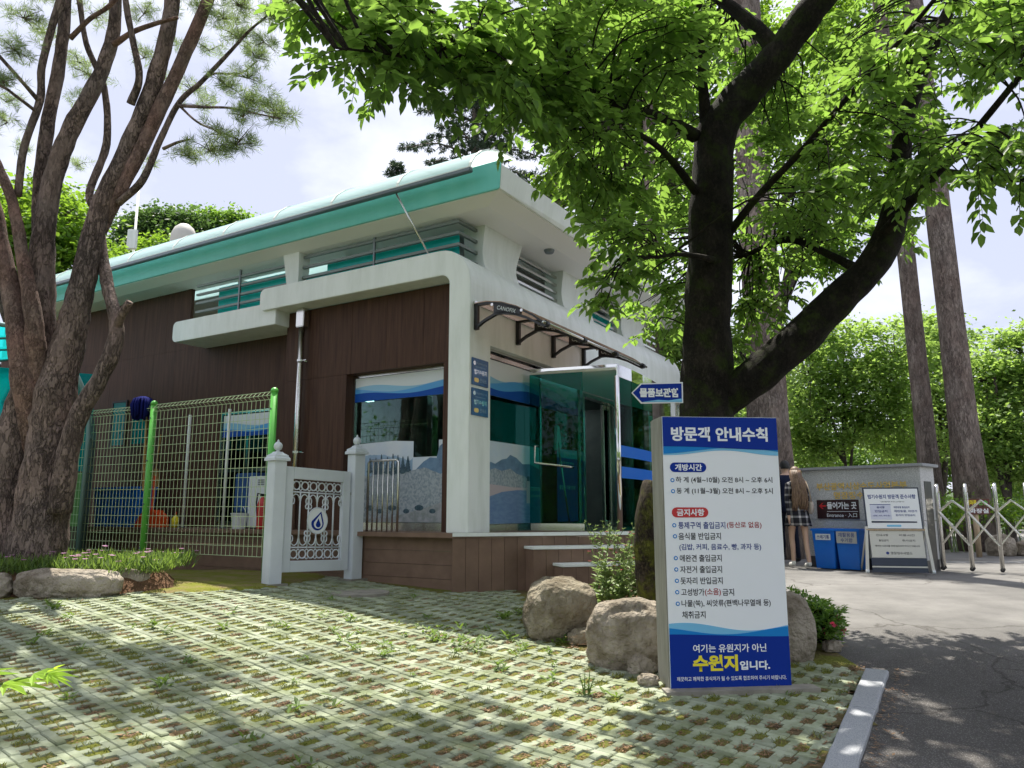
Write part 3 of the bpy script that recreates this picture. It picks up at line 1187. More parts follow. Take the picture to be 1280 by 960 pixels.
wave_band(wf, w1, 0.045, 1.54, 1.66, 1.975)
fl = wf.poly('photo_film', [(0.045, 0.105), (1.54, 0.105), (1.54, 1.10), (1.43, 1.10), (1.43, 0.90), (1.04, 0.90), (1.04, 1.10), (0.72, 1.12), (0.045, 1.10)], 0.002, M['photo_sky'], w1)
wf.poly('print', [(0.045, 0.4), (1.03, 0.4)] + [(x, min(y, 1.08)) for x, y in ridge(0.045, 1.03, 0.93, 0.16, 1.6, 3)][::-1], 0.0045, M['photo_far'], fl)
wf.poly('print', [(1.05, 0.4), (1.54, 0.4)] + [(1.54, 1.09), (1.44, 1.02), (1.40, 0.88), (1.30, 0.89), (1.2, 0.84), (1.05, 0.72)], 0.0045, M['photo_hill'], fl)
wf.poly('print', [(0.045, 0.108), (1.54, 0.108)] + ridge(0.045, 1.54, 0.72, 0.10, 2.2, 9)[::-1], 0.0065, M['photo_bloom'], fl)
wf.poly('print', [(0.045, 0.108), (1.54, 0.108), (1.54, 0.36), (1.2, 0.27), (0.7, 0.16), (0.045, 0.14)], 0.0085, M['photo_lawn'], fl)
for i, (s, t, h) in enumerate([(0.34, 0.72, 0.20), (0.44, 0.70, 0.22), (0.53, 0.70, 0.26), (0.63, 0.70, 0.22), (0.72, 0.68, 0.28), (0.80, 0.70, 0.24), (0.88, 0.70, 0.22), (0.96, 0.72, 0.20)]):
    wf.poly('print', fir(s, t, h, 0.11), 0.0105, M['photo_tree'], fl)
for i in range(7):
    s = 0.15 + 0.2 * i + random.uniform(-.03, .03)
    wf.poly('print', disc((s, 0.30 - 0.02 * (i % 2)), 0.07, 10, 0.035) if i % 2 else disc((s, 0.24), 0.05, 8, 0.03), 0.0105, M['photo_tree'], fl)

# yard side window and doorway behind the fence
win = MB()
for (b0, b1, z0, z1) in ((3.80, 3.84, ZD, 2.62), (5.01, 5.05, ZD, 2.62), (4.40, 4.44, ZD, 2.58), (3.84, 5.01, 2.58, 2.62), (3.84, 5.01, 1.70, 1.75), (3.84, 5.01, ZD, 0.98)):
    win.bx(0.62, 0.67, b0, b1, z0, z1)
w2 = win.build('window', M['steel'], bld)
mb = MB()
mb.bx(0.642, 0.648, 3.838, 5.012, 0.978, 2.582)
mb.build('pane', M['glass'], w2)
wave_band(Face(W(0.615, 5.0, ZD), -V, Z), w2, 0.04, 1.15, 1.35, 1.68, 1.0)
for b0 in (6.85, 7.45):
    win = MB()
    for (x0, x1, z0, z1) in ((b0, b0 + .03, 2.2, 3.0), (b0 + .40, b0 + .43, 2.2, 3.0), (b0 + .03, b0 + .40, 2.97, 3.0), (b0 + .03, b0 + .40, 2.2, 2.23)):
        win.bx(0.57, 0.60, x0, x1, z0, z1)
    q = win.build('window', M['dark'], bld)
    mb = MB()
    mb.bx(0.582, 0.588, b0 + .028, b0 + .402, 2.228, 2.972)
    mb.build('pane', M['teal_sheet'], q)

# clerestory: fins, louvre bars, teal panels
FT = 4.74
M['slat'] = mat('grey_slat', (0.20, 0.23, 0.22), 0.45, metal=0.2)
mb = MB()


def fin_A(b0, b1, b0t, b1t, z0):
    m_ = MB()
    p = [W(0.26, b0, z0), W(0.26, b1, z0), W(0.44, b1, z0), W(0.44, b0, z0), W(0.22, b0t, FT), W(0.22, b1t, FT), W(0.44, b1t, FT), W(0.44, b0t, FT)]
    m_.hexa(p)
    m_.build('fin', M['white'], bld, bevel=0.004)


def fin_B(a0, a1, a0t, a1t, z0, flare=0.16):
    m_ = MB()
    n = 10                                            # foot sweeps out into the rounded header
    rows = []
    for i in range(n + 1):
        t = i / n
        z = z0 + (FT - z0) * t
        k = (1 - min(1, (z - z0) / 0.45)) ** 2
        l0 = a0 + (a0t - a0) * t
        l1 = a1 + (a1t - a1) * t + flare * k
        b = 0.37 - 0.10 * t - 0.19 * k
        rows.append([W(l0, b, z), W(l1, b, z), W(l1, 0.60, z), W(l0, 0.60, z)])
    vs = [p for r_ in rows for p in r_]
    fs = [(i * 4 + j, i * 4 + (j + 1) % 4, (i + 1) * 4 + (j + 1) % 4, (i + 1) * 4 + j) for i in range(n) for j in range(4)]
    fs += [(3, 2, 1, 0), tuple(n * 4 + j for j in range(4))]
    m_.add(vs, fs)
    m_.build('fin', M['white'], bld)


fin_A(3.115, 3.33, 3.08, 3.40, 4.19)
for (a0, a1, a0t, a1t) in ((0.74, 1.46, 0.72, 1.66), (2.92, 3.85, 2.90, 4.10), (5.2, 6.1, 5.2, 6.3)):
    fin_B(a0, a1, a0t, a1t, 4.0)
for z in (4.23, 4.38, 4.53, 4.68):
    mb = MB()
    mb.bx(0.31, 0.35, 0.39, 3.11, z - 0.018, z + 0.018)
    mb.bx(0.352, 0.75, 0.39, 0.43, z - 0.018, z + 0.018)
    mb.build('louvre_bar', M['slat'], bld)
for z in (4.20, 4.34, 4.48, 4.62):
    mb = MB()
    mb.bx(0.31, 0.35, 3.36, 5.43, z - 0.016, z + 0.016)
    mb.build('louvre_bar', M['slat'], bld)
for (p, q) in ((1.60, 2.93), (4.0, 5.2), (6.2, 7.1)):
    for z in (4.16, 4.28, 4.40, 4.52, 4.64):
        mb = MB()
        mb.bx(p, q, 0.39, 0.43, z - 0.018, z + 0.018)
        mb.build('louvre_bar', M['steel'], bld)
for b in (1.75, 4.4):
    mb = MB()
    mb.bx(0.30, 0.33, b, b + 0.025, 4.0 if b > 3 else 4.2, 4.72)
    mb.build('louvre_post', M['grey_metal'], bld)
for q in ((0.40, 0.412, 0.45, 2.70, 4.05, 4.58), (0.40, 0.412, 2.702, 3.11, 4.05, 4.44), (0.40, 0.412, 3.36, 5.0, 3.95, 4.55), (4.05, 5.15, 0.47, 0.482, 4.10, 4.42)):
    mb = MB()
    mb.bx(*q)
    mb.build('teal_panel', M['teal_board'], bld)
mb = MB()                                             # inner partition glimpsed through the louvres, and the attic floor
mb.bx(0.7, 2.4, 2.55, 2.62, 4.06, 4.74)
mb.bx(0.7, 2.4, 4.85, 4.95, 4.06, 4.74)
mb.bx(0.67, 7.2, 0.92, 9.8, 3.98, 4.04)
mb.build('attic_lining', M['white'], bld)
mb = MB()
for b in (2.0, 5.5, 9.0):
    mb.bx(6.0, 6.3, b, b + 0.4, 4.04, 4.74)
mb.build('rear_pier', M['white'], bld)

# roof: flat soffit, flared fascia (teal along the yard side, white along the entrance), curved glazed eave
RB0, RB1, RA1 = -0.37, 10.4, 7.6
mb = MB()
SI = 0.72                                             # soffit closes the rim only; metal roof and an added glazed strip inside
o4 = [(0.03, RB0), (RA1, RB0), (RA1, RB1), (0.03, RB1)]
m4 = [(0.24, -0.08), (RA1 - .3, -0.08), (RA1 - .3, RB1 - .3), (0.24, RB1 - .3)]
i4 = [(SI, SI), (RA1 - SI, SI), (RA1 - SI, RB1 - SI), (SI, RB1 - SI)]
vs = [W(a, b, 4.80) for a, b in o4] + [W(a, b, 4.735) for a, b in m4] + [W(a, b, 4.735) for a, b in i4] + [W(a, b, 5.10) for a, b in i4] + [W(a, b, 5.05) for a, b in o4]
mb.add(vs, [(r0 * 4 + j, r0 * 4 + (j + 1) % 4, ((r0 + 1) % 5) * 4 + (j + 1) % 4, ((r0 + 1) % 5) * 4 + j) for r0 in range(5) for j in range(4)])
o = mb.build('soffit', M['soffit'], bld)
bm = bmesh.new(); bm.from_mesh(o.data); bmesh.ops.recalc_face_normals(bm, faces=bm.faces); bm.to_mesh(o.data); bm.free()
mb = MB()
mb.hexa([W(0.0, RB0 - .03, 4.81), W(0.10, RB0 + .1, 4.81), W(0.10, RB1, 4.81), W(0.0, RB1, 4.81),
         W(-0.06, RB0 - .09, 5.12), W(0.10, RB0 + .1, 5.12), W(0.10, RB1, 5.12), W(-0.06, RB1, 5.12)])
mb.build('fascia', M['teal'], bld, bevel=0.004)
mb = MB()
mb.hexa([W(0.004, RB0 - .03, 4.81), W(RA1, RB0 - .03, 4.81), W(RA1, RB0 + .1, 4.81), W(0.10, RB0 + .1, 4.81),
         W(-0.056, RB0 - .09, 5.06), W(RA1, RB0 - .16, 5.06), W(RA1, RB0 + .1, 5.12), W(0.10, RB0 + .1, 5.12)])
mb.build('fascia', M['white'], bld, label='white fascia above the entrance')
mb = MB()
mb.bx(0.45, 1.9, 1.6, RB1 - .5, 5.102, 5.115)  # strip added to let daylight down behind the teal clerestory panels
mb.build('added_glazing', M['clear_sheet'], bld)
mb = MB()
mb.bx(1.9, RA1 - .5, 0.5, RB1 - .5, 5.102, 5.16)
mb.bx(0.5, 1.9, 0.5, 1.6, 5.102, 5.16)
mb.build('roof', M['grey_metal'], bld)
# curved eave
EB0, EB1 = -0.14, 10.2
sec = [(-0.22, 5.00), (-0.20, 5.10), (-0.12, 5.22), (0.02, 5.34), (0.20, 5.44), (0.45, 5.52), (0.75, 5.56)]
mb = MB()
vs = [W(a, EB0, z) for a, z in sec] + [W(a, EB1, z) for a, z in sec]
mb.add(vs, [(i, i + 1, i + 1 + len(sec), i + len(sec)) for i in range(len(sec) - 1)])
ev = mb.build('eave_glazing', M['clear_sheet'], bld, smooth=True)
for b in [EB0 + 0.02, 0.96, 2.07, 3.15, 4.2, 5.35, 6.5, 7.6, 8.7, 9.8]:
    mb = MB()
    for (p, q) in zip(sec, sec[1:]):
        mb.hexa([W(p[0], b - .02, p[1] - .01), W(p[0], b + .02, p[1] - .01), W(p[0], b + .02, p[1] + .012), W(p[0], b - .02, p[1] + .012),
                 W(q[0], b - .02, q[1] - .01), W(q[0], b + .02, q[1] - .01), W(q[0], b + .02, q[1] + .012), W(q[0], b - .02, q[1] + .012)])
    mb.build('eave_rib', M['white'], bld)
mb = MB()
mb.bx(-0.27, -0.20, EB0 - 0.02, EB1, 4.97, 5.02)
mb.build('gutter', mat('gutter', (0.17, 0.20, 0.21), 0.35, metal=0.7), bld, bevel=0.008)
mb = MB()
mb.bx(-0.262, -0.206, EB0 - 0.018, EB1, 5.021, 5.034)
mb.build('gutter_lip', M['white'], bld)
mb = MB()
mb.tube([W(-0.22, 0.96, 4.96), W(0.10, 0.68, 4.21)], 0.013)
mb.build('strut', M['steel'], bld, smooth=True)
for (a, b) in ((1.98, 0.02),):
    mb = MB()
    mb.lathe(W(a, b, 4.735), [(0.001, -0.05), (0.06, -0.045), (0.075, -0.012), (0.075, 0.02)], 14)
    mb.build('soffit_lamp', M['grey_metal'], bld, smooth=True)

# drainpipe on the cladding
mb = MB()
mb.bx(0.16, 0.28, 2.87, 3.02, 3.62, 3.885)
dp = mb.build('hopper', M['steel'], bld, bevel=0.01)
mb = MB()
mb.tube([W(0.21, 2.945, 3.62), W(0.21, 2.945, ZD)], 0.042, 12)
dp = mb.build('drainpipe', M['steel'], bld, smooth=True)
for z in (1.9, 3.15):
    mb = MB()
    mb.tube([W(0.21, 2.945, z - .015), W(0.21, 2.945, z + .015)], 0.05, 12)
    mb.tube([W(0.21, 2.945, z), W(0.29, 2.90, z)], 0.01, 6)
    mb.tube([W(0.21, 2.945, z), W(0.20, 2.82, z)], 0.008, 6)
    mb.build('pipe_clip', M['steel'], dp)

# entrance front glazing
gf = Face(W(0, 0.10, ZD), U, Z)
win = MB()
for (p, q, z0, z1) in ((0.44, 0.47, ZD, 3.066), (1.80, 1.84, ZD, 2.95), (2.955, 2.985, ZD, 2.95), (0.47, 2.955, 2.95, 3.0), (0.47, 2.955, ZD, ZD + .085), (0.47, 4.9, 3.04, 3.068)):
    win.bx(p, q, 0.085, 0.135, z0, z1)
w3 = win.build('window', M['steel'], bld)
mb = MB()
mb.bx(0.468, 2.957, 0.107, 0.113, ZD + .083, 2.952)
mb.bx(0.468, 4.3, 0.107, 0.113, 2.998, 3.042)
mb.build('pane', M['glass'], w3)
wave_band(gf, w3, 0.475, 1.795, 1.62, 2.06, 2.6)
wave_band(gf, w3, 1.845, 2.95, 1.62, 2.06, 0.6)
fl = gf.poly('photo_film', [(0.475, 0.09), (1.795, 0.09), (1.795, 1.07), (0.475, 1.07)], 0.002, M['photo_sky'], w3)
gf.poly('print', [(0.475, 0.55), (1.795, 0.55)] + [(1.795, 0.78), (1.55, 0.84), (1.35, 0.83), (1.2, 0.90), (1.05, 0.93), (0.97, 0.88), (0.85, 0.86), (0.7, 0.80), (0.6, 0.82), (0.475, 0.76)], 0.0045, M['photo_hill'], fl)
gf.poly('print', [(0.475, 0.5), (1.5, 0.5), (1.55, 0.6), (1.4, 0.68), (1.2, 0.70), (1.05, 0.76), (0.85, 0.72), (0.7, 0.75), (0.475, 0.70)], 0.0065, M['photo_bloom'], fl)
gf.poly('print', [(0.475, 0.38), (0.8, 0.46), (1.795, 0.5), (1.795, 0.54), (1.1, 0.53), (0.475, 0.56)], 0.0085, M['photo_bank'], fl)
gf.poly('print', [(0.475, 0.092), (1.795, 0.092), (1.795, 0.50), (1.2, 0.50), (0.85, 0.47), (0.475, 0.39)], 0.0105, M['photo_lake'], fl)
for (p, q, z0, z1, k) in ((1.44, 1.53, 0.34, 0.62, 'photo_bank'), (1.455, 1.515, 0.62, 0.68, 'photo_tree'), (1.53, 1.795, 0.42, 0.45, 'photo_bank')):
    gf.poly('print', [(p, z0), (q, z0), (q, z1), (p, z1)], 0.0125, M[k], fl)
ps = gf.poly('poster', [(2.30, 0.10), (2.93, 0.10), (2.93, 0.98), (2.30, 0.98)], 0.002, M['film_deep'], w3)
gf.poly('poster_band', [(2.30, 0.98), (2.93, 0.98), (2.93, 1.10), (2.30, 1.10)], 0.002, M['film_pale'], ps)
gf.text('lettering', '방문자 안내', (2.50, 1.0, 2.90, 1.07), 0.004, M['film_white'], ps, 0.02)
gf.text('lettering', '수원지 탐방 안내', (2.36, 0.88, 2.80, 0.93), 0.004, M['film_white'], ps, 0.01)
gf.text('lettering', '출입문 이용 안내', (2.36, 0.54, 2.84, 0.60), 0.004, M['film_white'], ps, 0.01)

win = MB()
for (p, q, z0, z1) in ((4.90, 4.94, ZD, 3.068), (5.81, 5.848, ZD, 3.068), (4.94, 5.81, 2.95, 3.0), (4.94, 5.81, ZD, ZD + .085)):
    win.bx(p, q, 0.085, 0.135, z0, z1)
w4 = win.build('window', M['steel'], bld)
mb = MB()
mb.bx(4.938, 5.812, 0.107, 0.113, ZD + .083, 2.952)
mb.build('pane', M['green_glass'], w4)

# sliding door, half open
dr = MB()
for (p, q, z0, z1) in ((2.99, 3.05, ZD, 2.93), (4.12, 4.18, ZD, 2.93), (3.05, 4.12, 2.80, 2.93), (4.84, 4.898, ZD, 2.93), (4.18, 4.84, 2.85, 2.93)):
    dr.bx(p, q, 0.02, 0.14, z0, z1)
door = dr.build('door', M['steel'], bld)
mb = MB()
for (p, q, z0, z1) in ((3.98, 4.02, ZD + .02, 2.79), (4.60, 4.64, ZD + .02, 2.79), (4.02, 4.60, ZD + .02, ZD + .1), (4.02, 4.60, 2.72, 2.79)):
    mb.bx(p, q, 0.150, 0.19, z0, z1)
sd = mb.build('sliding_leaf', M['steel'], door)
mb = MB()
mb.bx(4.019, 4.601, 0.167, 0.173, ZD + .099, 2.721)
mb.build('door_pane', M['glass'], door)
mb = MB()
mb.bx(4.179, 4.841, 0.087, 0.093, ZD, 2.851)
mb.build('side_pane', M['glass'], door)

# room behind the glass
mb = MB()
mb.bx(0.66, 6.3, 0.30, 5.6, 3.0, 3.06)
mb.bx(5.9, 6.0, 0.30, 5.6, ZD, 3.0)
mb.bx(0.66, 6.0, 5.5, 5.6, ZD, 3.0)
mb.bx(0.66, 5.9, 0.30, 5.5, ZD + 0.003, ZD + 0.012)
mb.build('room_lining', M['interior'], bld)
mb = MB()
mb.bx(2.2, 5.6, 3.2, 3.28, ZD + .012, ZD + 1.05)
mb.bx(2.1, 5.6, 2.95, 3.3, ZD + 1.05, ZD + 1.10)
mb.build('counter', M['board'], bld)
mb = MB()
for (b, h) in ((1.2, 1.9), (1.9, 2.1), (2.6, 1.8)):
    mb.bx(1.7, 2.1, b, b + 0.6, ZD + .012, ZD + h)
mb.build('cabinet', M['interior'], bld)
mb = MB()
for (a, b) in ((1.6, 1.6), (3.2, 1.6), (4.6, 1.6), (1.6, 3.8)):
    mb.bx(a, a + 1.1, b, b + 0.14, 2.96, 2.995)
mb.build('ceiling_lamp', mat('lamp_tube', (0.9, 0.95, 0.95), 0.4, emit=((0.9, 1.0, 1.0), 3.0)), bld)

# ------------------------------------------------------------------ deck in front
dk = thing('deck', 'brown plank deck with white edged steps below the glass entrance', 'deck', W(0, 0.2, 0.3))
P0, P1 = Vector((-0.645, 8.44, 0)), Vector((2.0, 9.38, 0))
de = (P1 - P0).normalized()
dn = Vector((de.y, -de.x, 0))
A0 = W(0.0, 0.19, 0)
mb = MB()
top = [P0, P1, W(7.5, -0.9, 0), W(7.5, 9.6, 0), W(0.0, 9.6, 0)]
mb.prism([Vector((p.x, p.y, ZD - 0.05)) for p in top], Z * 0.05)
mb.build('deck_top', M['board'], dk)
wd_ = (P1 - P0).length
mb = MB()
n = int(wd_ / 0.15)
for i in range(n + 1):
    q0, q1 = i * 0.15 + 0.002, min(i * 0.15 + 0.148, wd_)
    mb.box(P0, de, dn, Z, q0, q1, -0.03, -0.008, 0.1, ZD - 0.052)
mb.build('skirting', M['board'], dk, label='front skirting of upright boards')
mb = MB()
ia = 0.16
for k in range(4):
    z0 = 0.22 + k * 0.152
    for (b0, b1) in ((0.16, 2.4), (2.404, 4.8), (4.804, 7.2), (7.204, 9.5)):
        mb.bx(0.012 - 0.002 * (k % 2), 0.034, b0, b1, z0 + 0.002, min(z0 + 0.150, ZD - 0.053))
mb.build('skirting', M['board'], dk, label='side skirting of level boards')
mb = MB()
mb.box(P0, de, dn, Z, -0.004, wd_, 0.0, 0.018, ZD - 0.035, ZD + 0.004)
mb.build('edge_trim', M['white'], dk)
for (q0, q1, dp0, zt, nm) in ((0.84, 2.5, 0.26, 0.735, 'upper'), (1.08, 2.5, 0.52, 0.56, 'lower')):
    mb = MB()
    nb = int((q1 - q0) / 0.15)
    for i in range(nb + 1):
        mb.box(P0, de, dn, Z, q0 + i * 0.15 + 0.002, min(q0 + i * 0.15 + 0.148, q1), dp0 - 0.02, dp0 - 0.003, 0.1, zt - 0.032)
    mb.box(P0, de, dn, Z, q0 + 0.002, q0 + 0.02, dp0 - 0.26, dp0 - 0.021, 0.1, zt - 0.032)
    st = mb.build('step', M['board'], dk)
    mb = MB()
    mb.box(P0, de, dn, Z, q0 - 0.015, q1, dp0 - 0.262, dp0 + 0.012, zt - 0.03, zt)
    mb.build('tread', M['white'], st, bevel=0.004)

# stainless hand rail at the deck edge
rl = thing('railing', 'short stainless steel railing beside the white gate post', 'railing', W(0.06, 1.3, ZD))
mb = MB()
mb.tube([W(0.06, 1.52, ZD), W(0.06, 1.52, 1.70), W(0.06, 1.50, 1.725), W(0.06, 1.08, 1.725), W(0.06, 1.05, 1.70), W(0.06, 1.05, ZD)], 0.016, 8)
mb.build('frame', M['steel'], rl, smooth=True)
for i in range(5):
    mb = MB()
    b = 1.13 + i * 0.078
    mb.tube([W(0.06, b, ZD + 0.0), W(0.06, b, 1.715)], 0.010, 6)
    mb.build('baluster', M['steel'], rl, smooth=True)

# ------------------------------------------------------------------ glass porch
pc = thing('glass_porch', 'curved green glass porch under a polished steel hood at the entrance', 'porch', W(1.6, -1.0, ZD))
g0, g1 = W(1.38, 0.0, 0), at(775, 660, 9.3)
g1.z = 0
ctr = W(1.62, 0.0, 0)
gp = g1 - ctr
arcp = []
for i in range(15):
    t = R(90 * i / 14)
    arcp.append(ctr + U * (4.0 * math.sin(t)) + V * (-1.12 * math.cos(t)))
arcp[0] = g1


def wall_strip(mb, pts, z0, z1, th):
    for p, q in zip(pts, pts[1:]):
        d = (q - p).normalized()
        nn = Vector((d.y, -d.x, 0)) * th
        mb.hexa([p + Z * z0, q + Z * z0, q + nn + Z * z0, p + nn + Z * z0, p + Z * z1, q + Z * z1, q + nn + Z * z1, p + nn + Z * z1])


mb = MB()
wall_strip(mb, [g0, g1], 2.895, 2.93, -0.012)
wall_strip(mb, arcp, 2.775, 2.93, 0.012)
mb.build('hood', M['mirror'], pc)
mb = MB()
mb.prism([p + Z * 2.86 for p in [W(1.40, 0.0, 0)] + [p - (p - ctr).normalized() * 0.03 for p in arcp] + [W(5.5, 0.0, 0)]], Z * 0.03)
mb.build('hood_soffit', M['soffit'], pc)
gm = g0 + (g1 - g0) * 0.62
mb = MB()
wall_strip(mb, [g0, gm], ZD + 0.01, 2.855, 0.012)
pn = mb.build('side_pane', M['green_glass'], pc)
mb = MB()
wall_strip(mb, [p for p in arcp], ZD + 0.01, 2.77, 0.010)
mb.build('curved_pane', M['curved_glass'], pc)
for z0 in (1.52, 1.78):
    mb = MB()
    wall_strip(mb, [p + (p - ctr).normalized() * 0.014 for p in arcp], z0, z0 + 0.14, 0.002)
    mb.build('blue_stripe', M['film_blue'], pc)
mb = MB()
mb.tube([g1 + Z * ZD, g1 + Z * 2.78], 0.035, 14)
mb.build('pole', M['mirror'], pc, smooth=True)
mb = MB()
wall_strip(mb, [g0 + (g1 - g0) * 0.01, gm], ZD + 0.002, ZD + 0.09, 0.02)
mb.build('shoe', M['steel'], pc)
mb = MB()
q = g0 + (g1 - g0) * 0.10 + Vector((-0.05, -0.05, 0))
q2 = g0 + (g1 - g0) * 0.50 + Vector((-0.05, -0.05, 0))
mb.tube([q + Z * 1.93 + Vector((.05, .05, 0)), q + Z * 1.93, q + Z * 1.72, q2 + Z * 1.66, q2 + Vector((.05, .05, 0)) + Z * 1.66], 0.014, 8)
mb.build('handle', M['steel'], pc, smooth=True)

# ------------------------------------------------------------------ awning with black brackets
aw = thing('awning', 'bronze tinted sheet awning on black brackets above the entrance window', 'awning', W(1.6, -0.4, 3.3))
prof = [(0.0, 3.50), (-0.18, 3.50), (-0.38, 3.465), (-0.58, 3.39), (-0.78, 3.275), (-0.93, 3.16)]
mb = MB()
n = len(prof)
vs = [W(0.06, b, z + .006) for b, z in prof] + [W(3.06, b, z + .006) for b, z in prof]
mb.add(vs, [(i, i + 1, i + 1 + n, i + n) for i in range(n - 1)])
mb.build('sheet', M['awning_sheet'], aw, smooth=True)
mb = MB()
mb.tube([W(0.03, -0.94, 3.15), W(3.09, -0.94, 3.15)], 0.017, 8)
mb.build('front_rail', M['steel'], aw, smooth=True)
mb = MB()
mb.bx(0.06, 3.06, -0.025, -0.002, 3.49, 3.53)
mb.build('wall_rail', M['steel'], aw)
for i in range(4):
    a = 0.10 + i * 0.95
    mb = MB()
    up_ = prof
    lo = [(0.0, 3.22), (-0.14, 3.30), (-0.30, 3.36), (-0.45, 3.36), (-0.70, 3.26), (-0.93, 3.13)]
    th = 0.045

    def bar(p, q, wp, wq):
        mb.hexa([W(a - th / 2, p[0], p[1] - wp), W(a + th / 2, p[0], p[1] - wp), W(a + th / 2, q[0], q[1] - wq), W(a - th / 2, q[0], q[1] - wq),
                 W(a - th / 2, p[0], p[1]), W(a + th / 2, p[0], p[1]), W(a + th / 2, q[0], q[1]), W(a - th / 2, q[0], q[1])])
    for p, q in zip(up_, up_[1:]):
        bar(p, q, 0.028, 0.028)
    for p, q in zip(lo, lo[1:]):
        bar(p, q, 0.030, 0.030)
    mb.bx(a - th / 2, a + th / 2, -0.05, -0.001, 3.19, 3.50)
    bar((-0.27, 3.485), (-0.62, 3.365), 0.135, 0.085)       # the solid middle that carries the lettering
    mb.tube([W(a - 0.03, -0.94, 3.145), W(a + 0.03, -0.94, 3.145)], 0.036, 12)
    br = mb.build('bracket', M['black'], aw)
    d_ = Vector(W(0, -0.56, 3.395) - W(0, -0.30, 3.48)).normalized()
    fc = Face(W(a - th / 2 - 0.001, -0.30, 3.385), d_, d_.cross(U).normalized() * (1 if d_.cross(U).z > 0 else -1))
    fc.n = -U
    fc.text('lettering', 'CANOFIX', (0.01, 0.01, 0.27, 0.055), 0.001, M['film_white'], br, 0.0)
    for (b, z) in ((-0.25, 3.455), (-0.64, 3.335)):
        mb = MB()
        mb.tube([W(a - th / 2 - 0.004, b, z), W(a - th / 2 + 0.002, b, z)], 0.018, 10)
        mb.build('rivet', M['steel'], br)

# dust mop left standing against the entrance glass
t = thing('dust_mop', 'blue dust mop with a white cloth leaning on the entrance glass', 'mop', W(2.10, -0.2, ZD))
mb = MB()
mb.tube([W(2.08, -0.20, ZD + .05), W(2.14, 0.02, ZD + 1.32)], 0.012, 8)
mb.build('handle', M['steel'], t, smooth=True)
mb = MB()
mb.lathe(W(2.08, -0.20, ZD + .005), [(0.17, 0.0), (0.18, 0.03), (0.12, 0.065), (0.03, 0.09)], 16, sx=1.0, sy=0.6)
mb.build('head', mat('mop_blue', (0.01, 0.03, 0.12), 0.95), t, smooth=True)
mb = MB()
mb.hexa([W(2.04, -0.02, ZD + 1.05), W(2.24, -0.02, ZD + 1.08), W(2.22, 0.03, ZD + 1.08), W(2.06, 0.03, ZD + 1.05), W(2.10, -0.01, ZD + 1.40), W(2.19, -0.01, ZD + 1.40), W(2.18, 0.04, ZD + 1.40), W(2.11, 0.04, ZD + 1.40)])
mb.build('cloth', M['film_white'], t, bevel=0.015)

# wall plaques
for k, (z0, lab) in enumerate(((2.545, 'blue enamel plaque on the white corner column, the upper one'), (2.195, 'blue enamel plaque on the white corner column, the lower one'))):
    pq = thing('wall_plaque', lab, 'plaque', W(0.21, 0, z0), 'blue plaques on the corner column')
    mb = MB()
    mb.bx(0.035, 0.375, -0.014, -0.001, z0, z0 + 0.315)
    mb.build('plate', mat('plaque_blue', (0.015, 0.10, 0.26), 0.3, var=((0.012, 0.07, 0.20), 9, 0.4, 0.6)), pq, bevel=0.003)
    fc = Face(W(0.035, -0.014, z0), U, Z)
    fc.poly('emblem', disc((0.045, 0.255), 0.026, 14), 0.001, M['steel'], pq)
    fc.text('lettering', '부산광역시상수도', (0.085, 0.245, 0.31, 0.270), 0.001, M['photo_far'], pq)
    fc.text('lettering', '사업본부 명장정수사업소', (0.06, 0.205, 0.28, 0.222), 0.001, M['photo_far'], pq)
    fc.text('lettering', '법기수원지', (0.04, 0.125, 0.30, 0.185), 0.001, M['steel'], pq, 0.02)
    fc.poly('badge', pill(0.04, 0.035, 0.135, 0.085), 0.001, M['gold'], pq)
    fc.text('lettering', '안내소', (0.16, 0.04, 0.30, 0.09), 0.001, M['photo_far'], pq, 0.01)

# ------------------------------------------------------------------ information sign
yaw = R(5)
se = Vector((math.cos(yaw), math.sin(yaw), 0))
sn = Vector((math.sin(yaw), -math.cos(yaw), 0))
q = ground_at(838, 864)
SO = Vector((q.x, q.y, 0.0))
SF = Face(SO, se, Z)
bl, br_, tl = SF.px(838, 864), SF.px(990, 861), SF.px(823, 520)
SW, ST0, ST1 = br_[0], bl[1], tl[1]
sg = thing('information_sign', 'tall white and blue notice board with Korean visitor rules on the paving', 'sign', SO + Z * ST0)
mb = MB()
mb.box(SO, se, -sn, Z, -0.004, SW + 0.004, 0.004, 0.262, ST0 - 0.06, ST1)
mb.build('casing', mat('sign_casing', (0.33, 0.32, 0.275), 0.55, var=((0.24, 0.235, 0.20), 5, 0.35, 0.65, 9), stretch=(4, 4, 0.7), bump=(20, 0.15, 0.005)), sg, bevel=0.008)
SF.poly('panel', [(0.002, ST0 + .004), (SW - .002, ST0 + .004), (SW - .002, ST1 - .004), (0.002, ST1 - .004)], -0.002, M['sign_white'], sg, th=0.003)
Nn = 30
sx = [0.004 + (SW - 0.008) * i / Nn for i in range(Nn + 1)]


def wv(y0, amp, fq, ph):
    return [(s, y0 + amp * math.sin(s / SW * fq + ph)) for s in sx]


